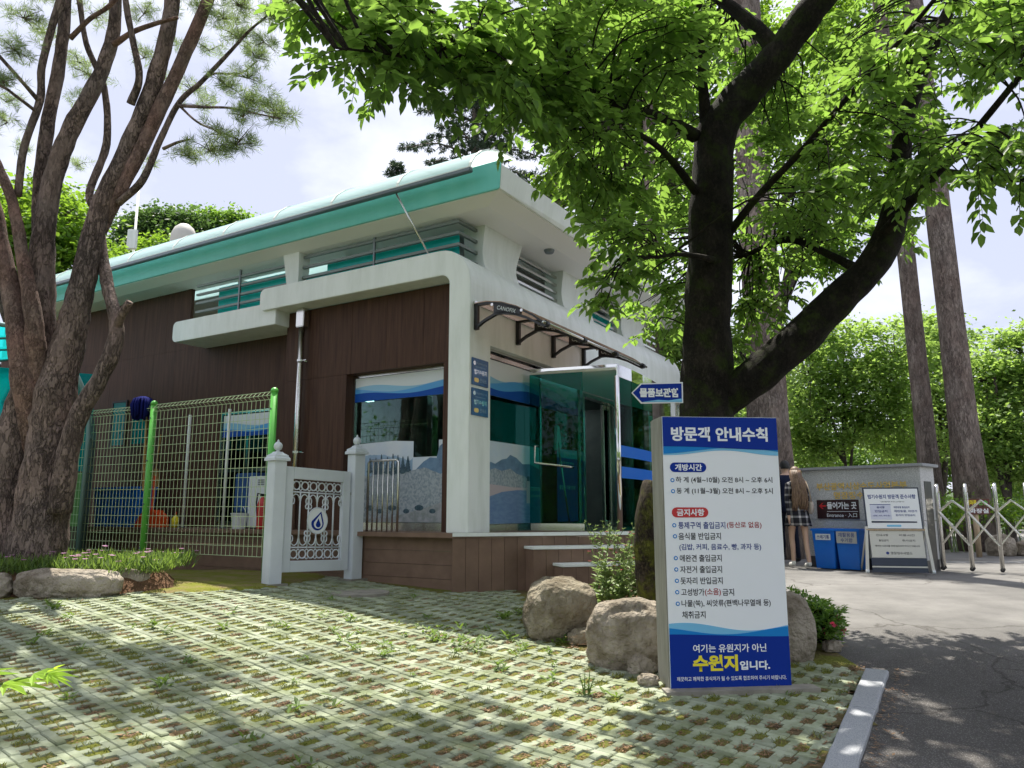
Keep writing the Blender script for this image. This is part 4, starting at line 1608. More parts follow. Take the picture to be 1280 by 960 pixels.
h1 = SF.px(830, 559)[1]
h2 = SF.px(830, 568)[1]
top_ = [(SW - 0.004, ST1 - 0.006), (0.004, ST1 - 0.006)]
SF.poly('wave', wv(h2 + 0.012, 0.016, 6.6, -1.9) + top_, 0.0016, M['sign_sky'], sg)
SF.poly('wave', wv(h1 - 0.022, 0.022, 4.6, -1.3) + top_, 0.0036, M['sign_mid'], sg)
SF.poly('heading_band', wv(h1 - 0.004, 0.010, 3.2, 1.4) + top_, 0.0056, M['navy'], sg)
b1 = SF.px(838, 790)[1]
b2 = SF.px(838, 783)[1]
bot = [(SW - 0.004, ST0 + 0.006), (0.004, ST0 + 0.006)]
SF.poly('wave', wv(b2 - 0.005, 0.026, 5.6, 0.9) + bot, 0.0016, M['sign_sky'], sg)
SF.poly('wave', wv(b1 + 0.006, 0.024, 5.0, 2.3) + bot, 0.0036, M['sign_mid'], sg)
SF.poly('footer_band', wv(b1 - 0.024, 0.010, 3.3, 1.7) + bot, 0.0056, M['navy'], sg)


def box_px(x0, yb, x1, yt):
    a, b = SF.px(x0, yb), SF.px(x1, yt)
    mid = (SF.px((x0 + x1) / 2, yb)[1])
    return (a[0], mid, b[0], mid + abs(SF.px((x0 + x1) / 2, yt)[1] - mid))


D1 = 0.0072
SF.text('heading', '방문객 안내수칙', box_px(838.6, 551.8, 958.2, 534), D1, M['sign_white'], sg, 0.035)
for (pl, mt, txt, tb) in (((837.4, 590.2, 882.4, 578.2), 'navy', '개방시간', (843.6, 588.4, 877, 580)), ((839.8, 646.8, 885, 634.2), 'red', '금지사항', (846, 644.9, 880, 636.1))):
    a = box_px(*pl)
    c = SF.poly('capsule', pill(*a), 0.0016, M[mt], sg)
    SF.text('lettering', txt, box_px(*tb), 0.0032, M['sign_white'], c, 0.03)
for (txt, bx_, mt) in (
    ('하 계 (4월~10월) 오전 8시 ~ 오후 6시', (844.8, 604.6, 965, 596), 'ink'),
    ('동 계 (11월~3월) 오전 8시 ~ 오후 5시', (845.7, 618.4, 965.6, 609.8), 'ink'),
    ('통제구역 출입금지', (848, 661, 906.3, 652.2), 'ink_blue'),
    ('(등산로 없음)', (908.6, 661, 951.5, 652.2), 'ink_red'),
    ('음식물 반입금지', (848.3, 674.6, 900.8, 665.8), 'ink'),
    ('(김밥, 커피, 음료수, 빵, 과자 등)', (849.2, 688.6, 951, 679.6), 'ink_blue'),
    ('애완견 출입금지', (849.7, 702, 901.8, 693.2), 'ink'),
    ('자전거 출입금지', (850.3, 716.2, 902.2, 707.2), 'ink'),
    ('돗자리 반입금지', (850.7, 730.3, 903, 721.4), 'ink'),
    ('고성방가', (851.7, 744.6, 880.2, 735.6), 'ink'),
    ('(소음)', (881.2, 745.2, 900.8, 735.2), 'ink_red'),
    ('금지', (903.2, 744.6, 917.2, 735.6), 'ink'),
    ('나물(쑥), 씨앗류(편백나무열매 등)', (852, 759.2, 963, 749.4), 'ink'),
    ('채취금지', (852.7, 773, 881.6, 763.8), 'ink')):
    SF.text('lettering', txt, box_px(*bx_), 0.0012, M[mt], sg, 0.016)
for (x, y) in ((840.4, 600.2), (841.2, 614), (842.7, 656.6), (843.6, 670.4), (844.6, 697.6), (845.2, 711.8), (846, 726), (846.4, 740.2), (847.1, 754.6)):
    c = SF.px(x, y)
    o = SF.poly('bullet', disc(c, 0.0135, 16), 0.0012, M['sign_mid'], sg)
    SF.poly('bullet_centre', disc(c, 0.007, 12), 0.003, M['sign_white'], o)
SF.text('lettering', '여기는 유원지가 아닌', box_px(866, 815, 957, 804.6), D1, M['sign_white'], sg, 0.018)
SF.text('lettering', '수원지', box_px(866, 838.8, 921.4, 818.2), D1, M['yellow'], sg, 0.045)
SF.text('lettering', '입니다.', box_px(924.5, 836.8, 961.6, 825.4), D1, M['sign_white'], sg, 0.04)
SF.text('lettering', '깨끗하고 쾌적한 휴식처가 될 수 있도록 협조하여 주시기 바랍니다.', box_px(845.7, 850.2, 982.4, 844.6), D1, M['sign_white'], sg, 0.012)
ft = thing('sign_footing', 'thin concrete strip in the paving below the tall notice board', 'footing', SO + Z * 0.01)
mb = MB()
nf = 12
for i in range(nf):
    s0, s1 = -0.05 + (SW + 0.19) * i / nf, -0.05 + (SW + 0.19) * (i + 1) / nf
    j0, j1 = 0.02 * noise.noise(Vector((s0 * 8, 3, 1))), 0.02 * noise.noise(Vector((s1 * 8, 3, 1)))
    a_, b_ = SO + se * s0, SO + se * s1
    P = lambda o_, d_, z_: Vector((o_.x + sn.x * d_, o_.y + sn.y * d_, gz(o_.x, o_.y) + z_))
    mb.hexa([P(a_, 0.10 + j0, -.08), P(b_, 0.10 + j1, -.08), P(b_, -.02, -.08), P(a_, -.02, -.08), P(a_, 0.10 + j0, .012), P(b_, 0.10 + j1, .012), P(b_, -.02, .014), P(a_, -.02, .014)])
mb.build('slab', M['concrete'], ft)

# arrow sign on a thin post
Y = 5.62
az = thing('direction_sign', 'small blue arrow sign pointing left to the lockers, above the big notice board', 'sign', at(850, 700, Y))
AF = Face(at(790, 491, Y), Vector((1, 0.03, 0)), Z)
pp = [AF.px(*p) for p in ((789.5, 491), (801, 479.2), (853.5, 477.6), (854, 503.6), (801.5, 504.4))]
AF.poly('plate', pp, -0.012, M['sign_white'], az, th=0.012)
cc = (sum(p[0] for p in pp) / 5, sum(p[1] for p in pp) / 5)
ins = [(cc[0] + (p[0] - cc[0]) * 0.95, cc[1] + (p[1] - cc[1]) * 0.88) for p in pp]
fb = AF.poly('blue_field', ins, 0.001, M['navy'], az)
x0, x1 = ins[1][0], ins[2][0]
zb_ = ins[4][1]
AF.poly('wave', [(x0 + 0.005, zb_ + 0.003), (x1 - 0.002, zb_ + 0.003), (x1 - 0.002, zb_ + 0.03), ((x0 + x1) / 2 + .05, zb_ + 0.014), ((x0 + x1) / 2 - 0.03, zb_ + 0.018)], 0.003, M['sign_sky'], fb)
a, b = AF.px(799.4, 496.5), AF.px(848.5, 485.3)
AF.text('lettering', '물품보관함', (a[0], a[1], b[0], b[1]), 0.0045, M['sign_white'], fb, 0.045)
mb = MB()
pb = at(846, 491, Y + 0.03)
mb.tube([Vector((pb.x, pb.y, gz(pb.x, pb.y))), Vector((pb.x, pb.y, pb.z + 0.06))], 0.018, 10)
mb.build('post', M['steel'], az, smooth=True)

# ------------------------------------------------------------------ garden gate and its posts
gL, gR = Vector((-2.585, 8.40, 0)), Vector((-1.885, 9.24, 0))
gd = (gR - gL).normalized()
gnn = Vector((gd.y, -gd.x, 0))
M['gate_white'] = mat('gate_white', (0.66, 0.70, 0.74), 0.4, spec=0.45, var=((0.58, 0.62, 0.66), 3, 0.35, 0.7, 8))


def gate_post(p, ztop, label):
    t = thing('gate_post', label, 'gate post', (p.x, p.y, gz(p.x, p.y)), 'white gate posts')
    h = 0.076
    mb = MB()
    mb.box(p, gd, gnn, Z, -h, h, -h, h, gz(p.x, p.y) - 0.03, ztop)
    mb.build('shaft', M['gate_white'], t, bevel=0.006)
    mb = MB()
    rows = [(1.32, 0.0), (1.32, 0.028), (1.12, 0.045), (1.12, 0.06), (0.62, 0.085), (0.5, 0.10)]
    vs = []
    for k, z in rows:
        for (i, j) in ((-1, -1), (1, -1), (1, 1), (-1, 1)):
            vs.append(p + gd * h * k * i + gnn * h * k * j + Z * (ztop + z))
    n = len(rows)
    mb.add(vs, [(i * 4 + j, i * 4 + (j + 1) % 4, (i + 1) * 4 + (j + 1) % 4, (i + 1) * 4 + j) for i in range(n - 1) for j in range(4)] + [(3, 2, 1, 0), tuple((n - 1) * 4 + j for j in range(4))])
    cp = mb.build('cap', M['gate_white'], t)
    mb = MB()
    pr = [(0.03, 0.0), (0.018, 0.012)] + [(0.048 * math.sin(R(18 + a)), 0.062 - 0.05 * math.cos(R(18 + a))) for a in range(0, 150, 15)] + [(0.012, 0.113), (0.011, 0.125), (0.004, 0.137), (0.001, 0.14)]
    mb.lathe((p.x, p.y, ztop + 0.10), pr, 16)
    mb.build('finial', M['gate_white'], cp, smooth=True)
    mb = MB()
    mb.box(p, gd, gnn, Z, -h - .05, h + .05, -h - .05, h + .05, gz(p.x, p.y) - .06, gz(p.x, p.y) + .012)
    mb.build('footing', M['concrete'], t)
    return t


gate_post(gL, 1.665, 'white gate post with ball finial standing against the green fence post')
gate_post(gR, 1.80, 'white gate post with ball finial standing at the deck edge by the railing')
gt = thing('garden_gate', 'white cast iron garden gate with scrolls and a blue drop emblem', 'gate', ((gL + gR) / 2).xy.to_3d() + Z * 0.42)
gA, gB = gL + gd * 0.10, gR - gd * 0.10
zA0, zA1 = at(353, 715.6, gA.y).z, at(359.6, 582.7, gA.y).z
zB0, zB1 = at(433.5, 712.5, gB.y).z, at(438, 590, gB.y).z
GW = (gB - gA).length


def GP(s, t, d=0.0):
    """s across 0..1, t up 0..1 on the gate"""
    k = s
    return gA + gd * (GW * s) + gnn * d + Z * ((zA0 + (zB0 - zA0) * k) * (1 - t) + (zA1 + (zB1 - zA1) * k) * t)


mb = MB()


def gbar(s0, s1, t0, t1, d0, d1):
    mb.hexa([GP(s0, t0, d0), GP(s1, t0, d0), GP(s1, t0, d1), GP(s0, t0, d1), GP(s0, t1, d0), GP(s1, t1, d0), GP(s1, t1, d1), GP(s0, t1, d1)])


fs0, fs1, ft0, ft1 = 0.115, 0.885, 0.105, 0.885
gbar(0, fs0, 0, 1, -0.03, 0.03)
gbar(fs1, 1, 0, 1, -0.03, 0.03)
gbar(fs0, fs1, ft1, 1, -0.029, 0.029)
gbar(fs0, fs1, 0, ft0, -0.029, 0.029)
mb.build('frame', M['gate_white'], gt, bevel=0.004)
NB = 6
cell = (fs1 - fs0) / NB
aspect = GW / ((zA1 + zB1 - zA0 - zB0) / 2)
r_ = cell * 0.40
for row in (0, 1):
    mb = MB()
    for i in range(NB):
        cs = fs0 + cell * (i + 0.5)
        for ct in ((ft1 - 0.062,) if row == 0 else (ft0 + 0.062,)):
            mb.tube([GP(cs + r_ * math.cos(R(a)), ct + r_ * aspect * math.sin(R(a))) for a in range(0, 361, 20)], 0.0085, 6, cap=False)
            for (sa, ta) in ((-1, 1), (1, 1), (-1, -1), (1, -1)):
                mb.tube([GP(cs + sa * cell * 0.5, ct + ta * cell * aspect * 0.5), GP(cs + sa * cell * 0.30, ct + ta * cell * aspect * 0.30)], 0.006, 5)
    mb.build('ring_row', M['gate_white'], gt, smooth=True)
mb = MB()
for tt in (ft1 - 0.125, ft0 + 0.125):
    mb.tube([GP(fs0, tt), GP(fs1, tt)], 0.009, 6)
for i in range(1, NB):
    s = fs0 + cell * i
    if i == 3:
        mb.tube([GP(s, ft1 - 0.125), GP(s, 0.62)], 0.009, 6)
        mb.tube([GP(s, ft0 + 0.125), GP(s, 0.36)], 0.009, 6)
    else:
        mb.tube([GP(s, ft0 + 0.125), GP(s, ft1 - 0.125)], 0.0095, 6)
mb.build('upright', M['gate_white'], gt, smooth=True)
for half in ((ft1 - 0.135, -1), (ft0 + 0.135, 1)):
    mb = MB()
    for i in range(1, NB):
        s = fs0 + cell * i
        for (base, sg_) in (half,):
            for sd_ in (-1, 1):
                pts = []
                if i % 2:
                    cen = (s + sd_ * cell * 0.5, base + sg_ * 0.05)
                    for a in range(0, 181, 20):
                        pts.append(GP(cen[0] - sd_ * cell * 0.45 * math.cos(R(a)), base + sg_ * (0.075 - 0.065 * math.sin(R(a)))))
                    for a in range(0, 271, 30):
                        pts.append(GP(cen[0] + sd_ * cell * 0.45 - sd_ * cell * 0.14 * (1 - math.cos(R(a))), base + sg_ * (0.075 + 0.03 * math.sin(R(a)))))
                else:
                    for a in range(0, 301, 25):
                        k = 1 - a / 420
                        pts.append(GP(s + sd_ * cell * 0.22 - sd_ * cell * 0.22 * k * math.cos(R(a)), base + sg_ * (0.12 + 0.035 * k * math.sin(R(a)))))
                mb.tube(pts, 0.0075, 5)
    mb.build('scrollwork', M['gate_white'], gt, smooth=True)
mb = MB()
ov = [(0.5 + 0.150 * math.cos(R(a)), 0.49 + 0.125 * math.sin(R(a))) for a in range(0, 360, 12)]
mb.prism([GP(s, t, 0.012) for s, t in ov], gnn * 0.012)
em = mb.build('emblem', M['sign_white'], gt)
mb = MB()
mb.tube([GP(0.5 + 0.150 * math.cos(R(a)), 0.49 + 0.125 * math.sin(R(a)), 0.02) for a in range(0, 361, 12)], 0.008, 6, cap=False)
mb.build('rim', M['gate_white'], em, smooth=True)


def drop(cx, cy, w_, h_, d, m, lean=0.0):
    pts = []
    for a in range(-200, 21, 12):
        pts.append((cx + w_ * math.cos(R(a)), cy + w_ * aspect * 0.92 * math.sin(R(a))))
    pts.append((cx + lean, cy + h_))
    q_ = MB()
    q_.prism([GP(s, t, d) for s, t in pts], gnn * 0.002)
    q_.build('drop', m, em)


drop(0.5, 0.462, 0.094, 0.118, 0.0245, M['navy'], 0.05)
drop(0.507, 0.458, 0.064, 0.098, 0.027, M['sign_white'], 0.03)
drop(0.507, 0.450, 0.036, 0.062, 0.0295, M['navy'], 0.0)
mb = MB()
for t in (0.93, 0.08):
    mb.tube([GP(-0.11, t, 0.0), GP(0.0, t, 0.0)], 0.012, 8)
mb.build('hinge', M['steel'], gt)
mb = MB()
gbar(0.99, 1.08, 0.76, 0.79, 0.0, 0.02)
mb.build('latch', M['steel'], gt)

# ------------------------------------------------------------------ green mesh fence
F1, F2 = Vector((-2.72, 8.60, 0)), Vector((-4.67, 9.83, 0))
F3 = F2 + (F2 - F1)
fd = (F2 - F1).normalized()
fnn = Vector((fd.y, -fd.x, 0))
if fnn.y > 0:
    fnn = -fnn
fe = thing('mesh_fence', 'green welded wire fence with round posts in front of the yard', 'fence', (F1.x, F1.y, gz(F1.x, F1.y)))
FTOP = [at(345, 487, 8.6).z, 2.52, 2.56]
for p, zt in zip((F1, F2, F3), FTOP):
    z0 = gz(p.x, p.y) - 0.03
    mb = MB()
    mb.tube([p + Z * z0, p + Z * (zt - 0.03)], 0.040, 14)
    mb.lathe((p.x, p.y, zt - 0.03), [(0.045, 0), (0.045, 0.02), (0.035, 0.04), (0.015, 0.055)], 14)
    po = mb.build('post', M['fence_green'], fe, smooth=True)
    for k in range(4):
        mb = MB()
        z = z0 + 0.3 + k * 0.55
        mb.tube([p + fnn * 0.03 + Z * z, p + fnn * 0.05 + Z * z], 0.012, 8)
        mb.build('bolt', M['grey_metal'], po)
for (p, q, za, zb2) in ((F1, F2, FTOP[0] - 0.02, FTOP[1] - 0.03), (F2, F3, FTOP[1] - 0.03, FTOP[2] - 0.03)):
    mb = MB()
    ln = (q - p).length
    zlo = gz(F1.x, F1.y) + 0.27
    n = int(ln / 0.075)
    for i in range(n + 1):
        s = i / n
        o_ = p + (q - p) * s
        zt = za + (zb2 - za) * s
        pts = [o_ + Z * zlo, o_ + Z * (zt - 0.09), o_ + fnn * 0.05 + Z * (zt - 0.05), o_ + Z * zt]
        mb.tube(pts, 0.0034, 4, cap=False)
    for k in range(17):
        for dz in ((0.0,) if 0 < k < 16 else (0.0,)):
            t = k / 16
            a_ = p + Z * (zlo + (za - 0.09 - zlo) * t + dz) + fnn * 0.006
            b_ = q + Z * (zlo + (zb2 - 0.09 - zlo) * t + dz) + fnn * 0.006
            mb.tube([a_, b_], 0.0042, 4, cap=False)
    mb.tube([p + fnn * 0.052 + Z * (za - 0.05), q + fnn * 0.052 + Z * (zb2 - 0.05)], 0.0042, 4)
    mb.tube([p + Z * za, q + Z * zb2], 0.0042, 4)
    mb.build('mesh_panel', M['wire_green'], fe)

# ------------------------------------------------------------------ yard clutter behind the fence
def open_bin(name, label, c, ex, ey, wt, wb, h, m, group=None, dt=None, lab=None):
    t = thing(name, label, 'bin', c, group)
    dt = dt or wt
    db = dt * wb / wt
    c = Vector(c)
    mb = MB()

    def ring(w_, d_, z):
        return [c + ex * (w_ / 2 * i) + ey * (d_ / 2 * j) + Z * z for (i, j) in ((-1, -1), (1, -1), (1, 1), (-1, 1))]
    rows = [ring(wb, db, 0), ring(wt, dt, h), ring(wt + .03, dt + .03, h), ring(wt + .03, dt + .03, h - .035), ring(wt + .03, dt + .03, h + .002), ring(wt - .02, dt - .02, h + .002), ring(wb - .02, db - .02, 0.02)]
    vs = [p for r0 in (rows[0], rows[1], rows[3], rows[4], rows[5], rows[6]) for p in r0]
    n = 6
    mb.add(vs, [(i * 4 + j, i * 4 + (j + 1) % 4, (i + 1) * 4 + (j + 1) % 4, (i + 1) * 4 + j) for i in range(n - 1) for j in range(4)] + [(3, 2, 1, 0), tuple(20 + j for j in range(4))])
    mb.build('body', m, t, bevel=0.006)
    return t


for k in range(3):
    c = W(0.36, 7.35 - k * 0.40, ZD)
    open_bin('blue_bin', ('blue yard bin behind the fence, ' + ('farthest left of three', 'middle one of three', 'nearest the orange dustpan')[k]), c, -V, -U, 0.35, 0.29, 0.62, M['blue_bin'], 'blue bins in the yard')
t = thing('dustpan', 'orange long handled dustpan leaning beside the blue yard bins', 'dustpan', W(0.25, 6.050, ZD))
mb = MB()
mb.prism([W(0.16, 6.360, ZD), W(0.16, 5.700, ZD), W(0.16, 5.720, ZD + .16), W(0.16, 5.880, ZD + .26), W(0.16, 6.120, ZD + .26), W(0.16, 6.260, ZD + .16)], U * 0.16)
mb.build('pan', M['orange'], t, bevel=0.01)
mb = MB()
mb.tube([W(0.22, 6.000, ZD + .24), W(0.28, 6.080, ZD + .78)], 0.022, 8)
mb.build('handle', M['orange'], t)
t = thing('broom', 'straw broom hanging on the brown yard wall', 'broom', W(0.55, 6.600, 1.6))
mb = MB()
mb.tube([W(0.56, 6.430, 2.35), W(0.56, 6.490, 1.78)], 0.013, 8)
mb.build('handle', M['straw'], t)
mb = MB()
mb.hexa([W(0.53, 6.640, 1.50), W(0.53, 6.370, 1.50), W(0.57, 6.370, 1.50), W(0.57, 6.640, 1.50), W(0.545, 6.520, 1.80), W(0.545, 6.460, 1.80), W(0.575, 6.460, 1.80), W(0.575, 6.520, 1.80)])
mb.build('bristles', M['straw'], t)
t = thing('mop', 'mop with a dark blue fringed head hooked over the fence top', 'mop', F2 + fd * 0.22 + Z * 2.3)
mo = F2 + fd * 0.22 + fnn * 0.02
mb = MB()
mb.tube([mo + fnn * -0.10 + Z * (ZD + 0.5), mo + fnn * -0.06 + Z * 2.42], 0.014, 8)
mb.build('handle', M['straw'], t)
mop_v, rr = [], random.Random(3)
mb = MB()
for i in range(90):
    a = rr.uniform(0, 6.28)
    r0 = rr.uniform(0.02, 0.13)
    top_p = mo + Vector((math.cos(a) * 0.03, math.sin(a) * 0.03, 2.60))
    mb.tube([top_p, mo + Vector((math.cos(a) * r0 * 0.9, math.sin(a) * r0 * 0.9, 2.585 - r0 * 0.1)), mo + Vector((math.cos(a) * (r0 + .02), math.sin(a) * (r0 + .02), 2.50)), mo + Vector((math.cos(a) * r0, math.sin(a) * r0, 2.30 + rr.uniform(0, .08)))], 0.016, 5)
mb.build('head', mat('mop_fibre', (0.008, 0.012, 0.11), 0.95, spec=0.1), t, smooth=True)
for k, (b, a, zt) in enumerate(((4.45, 0.30, 2.6), (5.41, 0.34, 2.58))):
    t = thing('canopy_pole', 'thin white pole of the yard, ' + ('beside the window graphics', 'beside the straw broom')[k], 'pole', W(a, b, ZD), 'white poles in the yard')
    mb = MB()
    mb.tube([W(a, b, ZD), W(a, b, zt)], 0.022, 10)
    mb.build('shaft', M['white'], t, smooth=True)
    mb = MB()
    mb.bx(a - .05, a + .05, b - .05, b + .05, ZD, ZD + .012)
    mb.build('foot', M['grey_metal'], t)
t = thing('cabinet', 'pale freezer cabinet against the yard window', 'cabinet', W(0.45, 3.62, ZD))
mb = MB()
mb.bx(0.22, 0.55, 3.50, 3.86, ZD + .02, ZD + 0.72)
mb.build('body', M['film_white'], t, bevel=0.012)
mb = MB()
for z in (0.60, 0.63, 0.66):
    mb.bx(0.212, 0.219, 3.54, 3.66, ZD + z, ZD + z + .012)
mb.build('vent', M['grey_metal'], t)
t = thing('storage_tub', 'blue plastic tub on the yard deck below the window', 'tub', W(0.4, 4.15, ZD))
mb = MB()
mb.bx(0.34, 0.58, 3.86, 4.30, ZD + 0.22, ZD + 0.78)
mb.build('tub', mat('tub_blue', (0.02, 0.07, 0.22), 0.4), t, bevel=0.02)
mb = MB()
for b in (3.87, 4.26):
    mb.bx(0.35, 0.38, b, b + .03, ZD, ZD + .22)
    mb.bx(0.55, 0.58, b, b + .03, ZD, ZD + .22)
mb.bx(0.33, 0.59, 3.85, 4.31, ZD + .20, ZD + .222)
mb.build('stand', M['grey_metal'], t)
t = thing('bucket', 'white bucket with a wire bail near the yard cabinet', 'bucket', W(0.15, 3.920, ZD))
mb = MB()
mb.lathe(W(0.15, 3.920, ZD), [(0.085, 0), (0.115, 0.2), (0.122, 0.2), (0.122, 0.215), (0.108, 0.215), (0.082, 0.02)], 18)
mb.build('pail', M['film_white'], t, smooth=False)
mb = MB()
mb.tube([W(0.15, 3.92 + 0.115 * math.cos(R(a)), ZD + 0.205 + 0.11 * math.sin(R(a))) for a in range(0, 181, 18)], 0.004, 5)
mb.build('bail', M['steel'], t)
t = thing('fire_extinguisher', 'red fire extinguisher on the yard deck by the green post', 'extinguisher', W(0.12, 3.44, ZD))
mb = MB()
mb.lathe(W(0.12, 3.44, ZD), [(0.06, 0), (0.068, 0.02), (0.068, 0.33), (0.05, 0.39), (0.022, 0.42), (0.022, 0.44)], 16)
mb.build('cylinder', M['red'], t, smooth=True)
mb = MB()
mb.bx(0.09, 0.15, 3.42, 3.46, ZD + .44, ZD + .47)
mb.tube([W(0.12, 3.44, ZD + .46), W(0.12, 3.54, ZD + .48), W(0.12, 3.56, ZD + .36), W(0.12, 3.53, ZD + .15)], 0.010, 6)
mb.build('valve', M['black'], t)
t = thing('watering_can', 'small yellow and red can on the yard floor by the white pole', 'can', W(0.3, 5.53, ZD))
mb = MB()
mb.lathe(W(0.3, 5.53, ZD), [(0.05, 0), (0.055, 0.13), (0.03, 0.16), (0.012, 0.19)], 12)
mb.build('body', M['yellow'], t, smooth=True)
mb = MB()
mb.lathe(W(0.3, 5.53, ZD + .19), [(0.014, 0), (0.014, 0.03), (0.004, 0.045)], 10)
mb.build('nozzle', M['orange'], t, smooth=True)

# ------------------------------------------------------------------ teal shelter on the far left
M['dark_teal'] = mat('dark_teal_panel', (0.008, 0.12, 0.085), 0.3)
sh = thing('arched_shelter', 'teal translucent barrel vault shelter behind the old pine', 'shelter', (-6.3, 10.2, 0.4))
ax = Vector((-0.456, 0.89, 0))
px_ = Vector((0.89, 0.456, 0))
sc0 = Vector((-6.85, 9.9, 0))
rad, zs = 1.15, 2.15
M['shelter_frame'] = mat('shelter_frame', (0.16, 0.26, 0.26), 0.4, metal=0.3)


def sp(a, l, dr=0.0):
    return sc0 + px_ * ((rad + dr) * math.cos(R(a))) + ax * l + Z * (zs + (rad + dr) * 1.25 * math.sin(R(a)))


mb = MB()
n = 13
vs = [sp(180 * i / (n - 1), l) for l in (0, 2.6) for i in range(n)]
mb.add(vs, [(i, i + 1, n + i + 1, n + i) for i in range(n - 1)])
mb.build('vault', M['teal_sheet'], sh, smooth=True)
for s_ in (-1, 1):
    mb = MB()
    mb.quad(sc0 + px_ * rad * s_ + Z * 0.35, sc0 + px_ * rad * s_ + ax * 2.6 + Z * 0.35, sc0 + px_ * rad * s_ + ax * 2.6 + Z * zs, sc0 + px_ * rad * s_ + Z * zs)
    mb.build('side_sheet', M['dark_teal'], sh)
for l in (0, 0.87, 1.74, 2.6):
    mb = MB()
    mb.tube([sc0 + px_ * rad + ax * l + Z * 0.3] + [sp(180 * i / 20, l) for i in range(21)] + [sc0 - px_ * rad + ax * l + Z * 0.3], 0.032, 8)
    mb.build('hoop', M['shelter_frame'], sh, smooth=True)
for a in (0, 35, 70, 110, 145, 180):
    mb = MB()
    mb.tube([sp(a, 0), sp(a, 2.6)], 0.02, 6)
    mb.build('purlin', M['shelter_frame'], sh)
mb = MB()
mb.box(sc0, px_, ax, Z, -rad + .05, rad - .05, 2.5, 2.55, 0.35, 1.75)
mb.build('back_board', mat('lime_board', (0.20, 0.36, 0.10), 0.6), sh)
mb = MB()
mb.box(sc0, px_, ax, Z, -rad + .05, rad - .05, 2.49, 2.53, 1.77, 3.4)
mb.build('end_sheet', M['teal_sheet'], sh)

# ------------------------------------------------------------------ granite gate pillar
WF0, WF1 = Vector((4.66, 12.30, 0)), Vector((5.87, 11.00, 0))
we = (WF1 - WF0).normalized()
wn = Vector((we.y, -we.x, 0))
if wn.y > 0:
    wn = -wn
WL = (WF1 - WF0).length
gw = thing('gate_pillar', 'long grey granite gate pillar with gold Korean letters', 'wall', WF0 + Z * 0.27)
M['granite_wall'] = mat('granite_wall', (0.58, 0.585, 0.59), 0.6, spec=0.4, var=((0.38, 0.385, 0.39), 75, 0.42, 0.6, 4))
z0w = 0.26
mb = MB()
mb.box(WF0, we, -wn, Z, 0, WL, 0, 0.55, z0w + 0.17, 0.985)
mb.box(WF0, we, -wn, Z, 0, WL, 0, 0.55, 0.990, 1.76)
mb.build('body', M['granite_wall'], gw, bevel=0.004)
mb = MB()
mb.box(WF0, we, -wn, Z, 0.012, WL - .012, 0.012, 0.54, z0w - .05, z0w + 0.169)
mb.build('plinth', mat('dark_granite', (0.035, 0.037, 0.042), 0.4, var=((0.06, 0.06, 0.065), 80, 0.4, 0.6)), gw)
mb = MB()
mb.box(WF0, we, -wn, Z, -0.05, WL + .06, -0.05, 0.60, 1.761, 1.805)
mb.build('coping', M['granite'], gw, bevel=0.006)
mb = MB()
mb.box(WF0, we, -wn, Z, WL + 0.001, WL + 0.006, 0.12, 0.40, z0w + .17, 1.55)  # flat black panel standing in for the shade inside the gate recess
mb.build('slot_shade_panel', M['black'], gw)
GF = Face(WF0 + wn * 0.002, we, Z)


def gbox(x0, yb, x1, yt, F_=None):
    F_ = F_ or GF
    a, b = F_.px(x0, yb), F_.px(x1, yb)
    xm = (x0 + x1) / 2
    m0, m1 = F_.px(xm, yb)[1], F_.px(xm, yt)[1]
    return (a[0], m0, b[0], m1)


GF.text('gold_lettering', '부산광역시상수도사업본부', gbox(1021, 612, 1134.5, 602.4), 0.0, M['gold'], gw, 0.03, ex=0.012)
GF.text('gold_lettering', '명장정수사업소', gbox(1043, 623.5, 1111, 614.2), 0.0, M['gold'], gw, 0.03, ex=0.012)

es = thing('entrance_sign', 'dark brown entrance sign with a red arrow on the granite pillar', 'sign', GF.p(*GF.px(1048, 637)))
b_ = gbox(1022.7, 648.5, 1075, 624.8)
GF.poly('board', [(b_[0], b_[1]), (b_[2], b_[1]), (b_[2], b_[3]), (b_[0], b_[3])], 0.002, mat('sign_brown', (0.035, 0.012, 0.014), 0.4), es, th=0.012)
GF.text('lettering', '들어가는 곳', gbox(1034.5, 636.4, 1071.5, 627.4), 0.0145, M['sign_white'], es, 0.03)
GF.text('lettering', 'Entrance · 入口', gbox(1034.5, 646.6, 1072, 641.2), 0.0145, M['sign_white'], es, 0.01)
c = GF.px(1028.5, 632.5)
k = (b_[3] - b_[1]) * 0.16
GF.poly('arrow', [(c[0] - 1.2 * k, c[1]), (c[0] - 0.1 * k, c[1] + k), (c[0] + 0.4 * k, c[1] + k), (c[0] - 0.35 * k, c[1] + 0.28 * k), (c[0] + 1.3 * k, c[1] + 0.28 * k), (c[0] + 1.3 * k, c[1] - 0.28 * k),
                  (c[0] - 0.35 * k, c[1] - 0.28 * k), (c[0] + 0.4 * k, c[1] - k), (c[0] - 0.1 * k, c[1] - k)], 0.0145, M['red'], es)
b2_ = gbox(1034.5, 639.6, 1073, 639.1)
GF.poly('rule', [(b2_[0], b2_[1]), (b2_[2], b2_[1]), (b2_[2], b2_[3]), (b2_[0], b2_[3])], 0.0145, M['sign_white'], es)
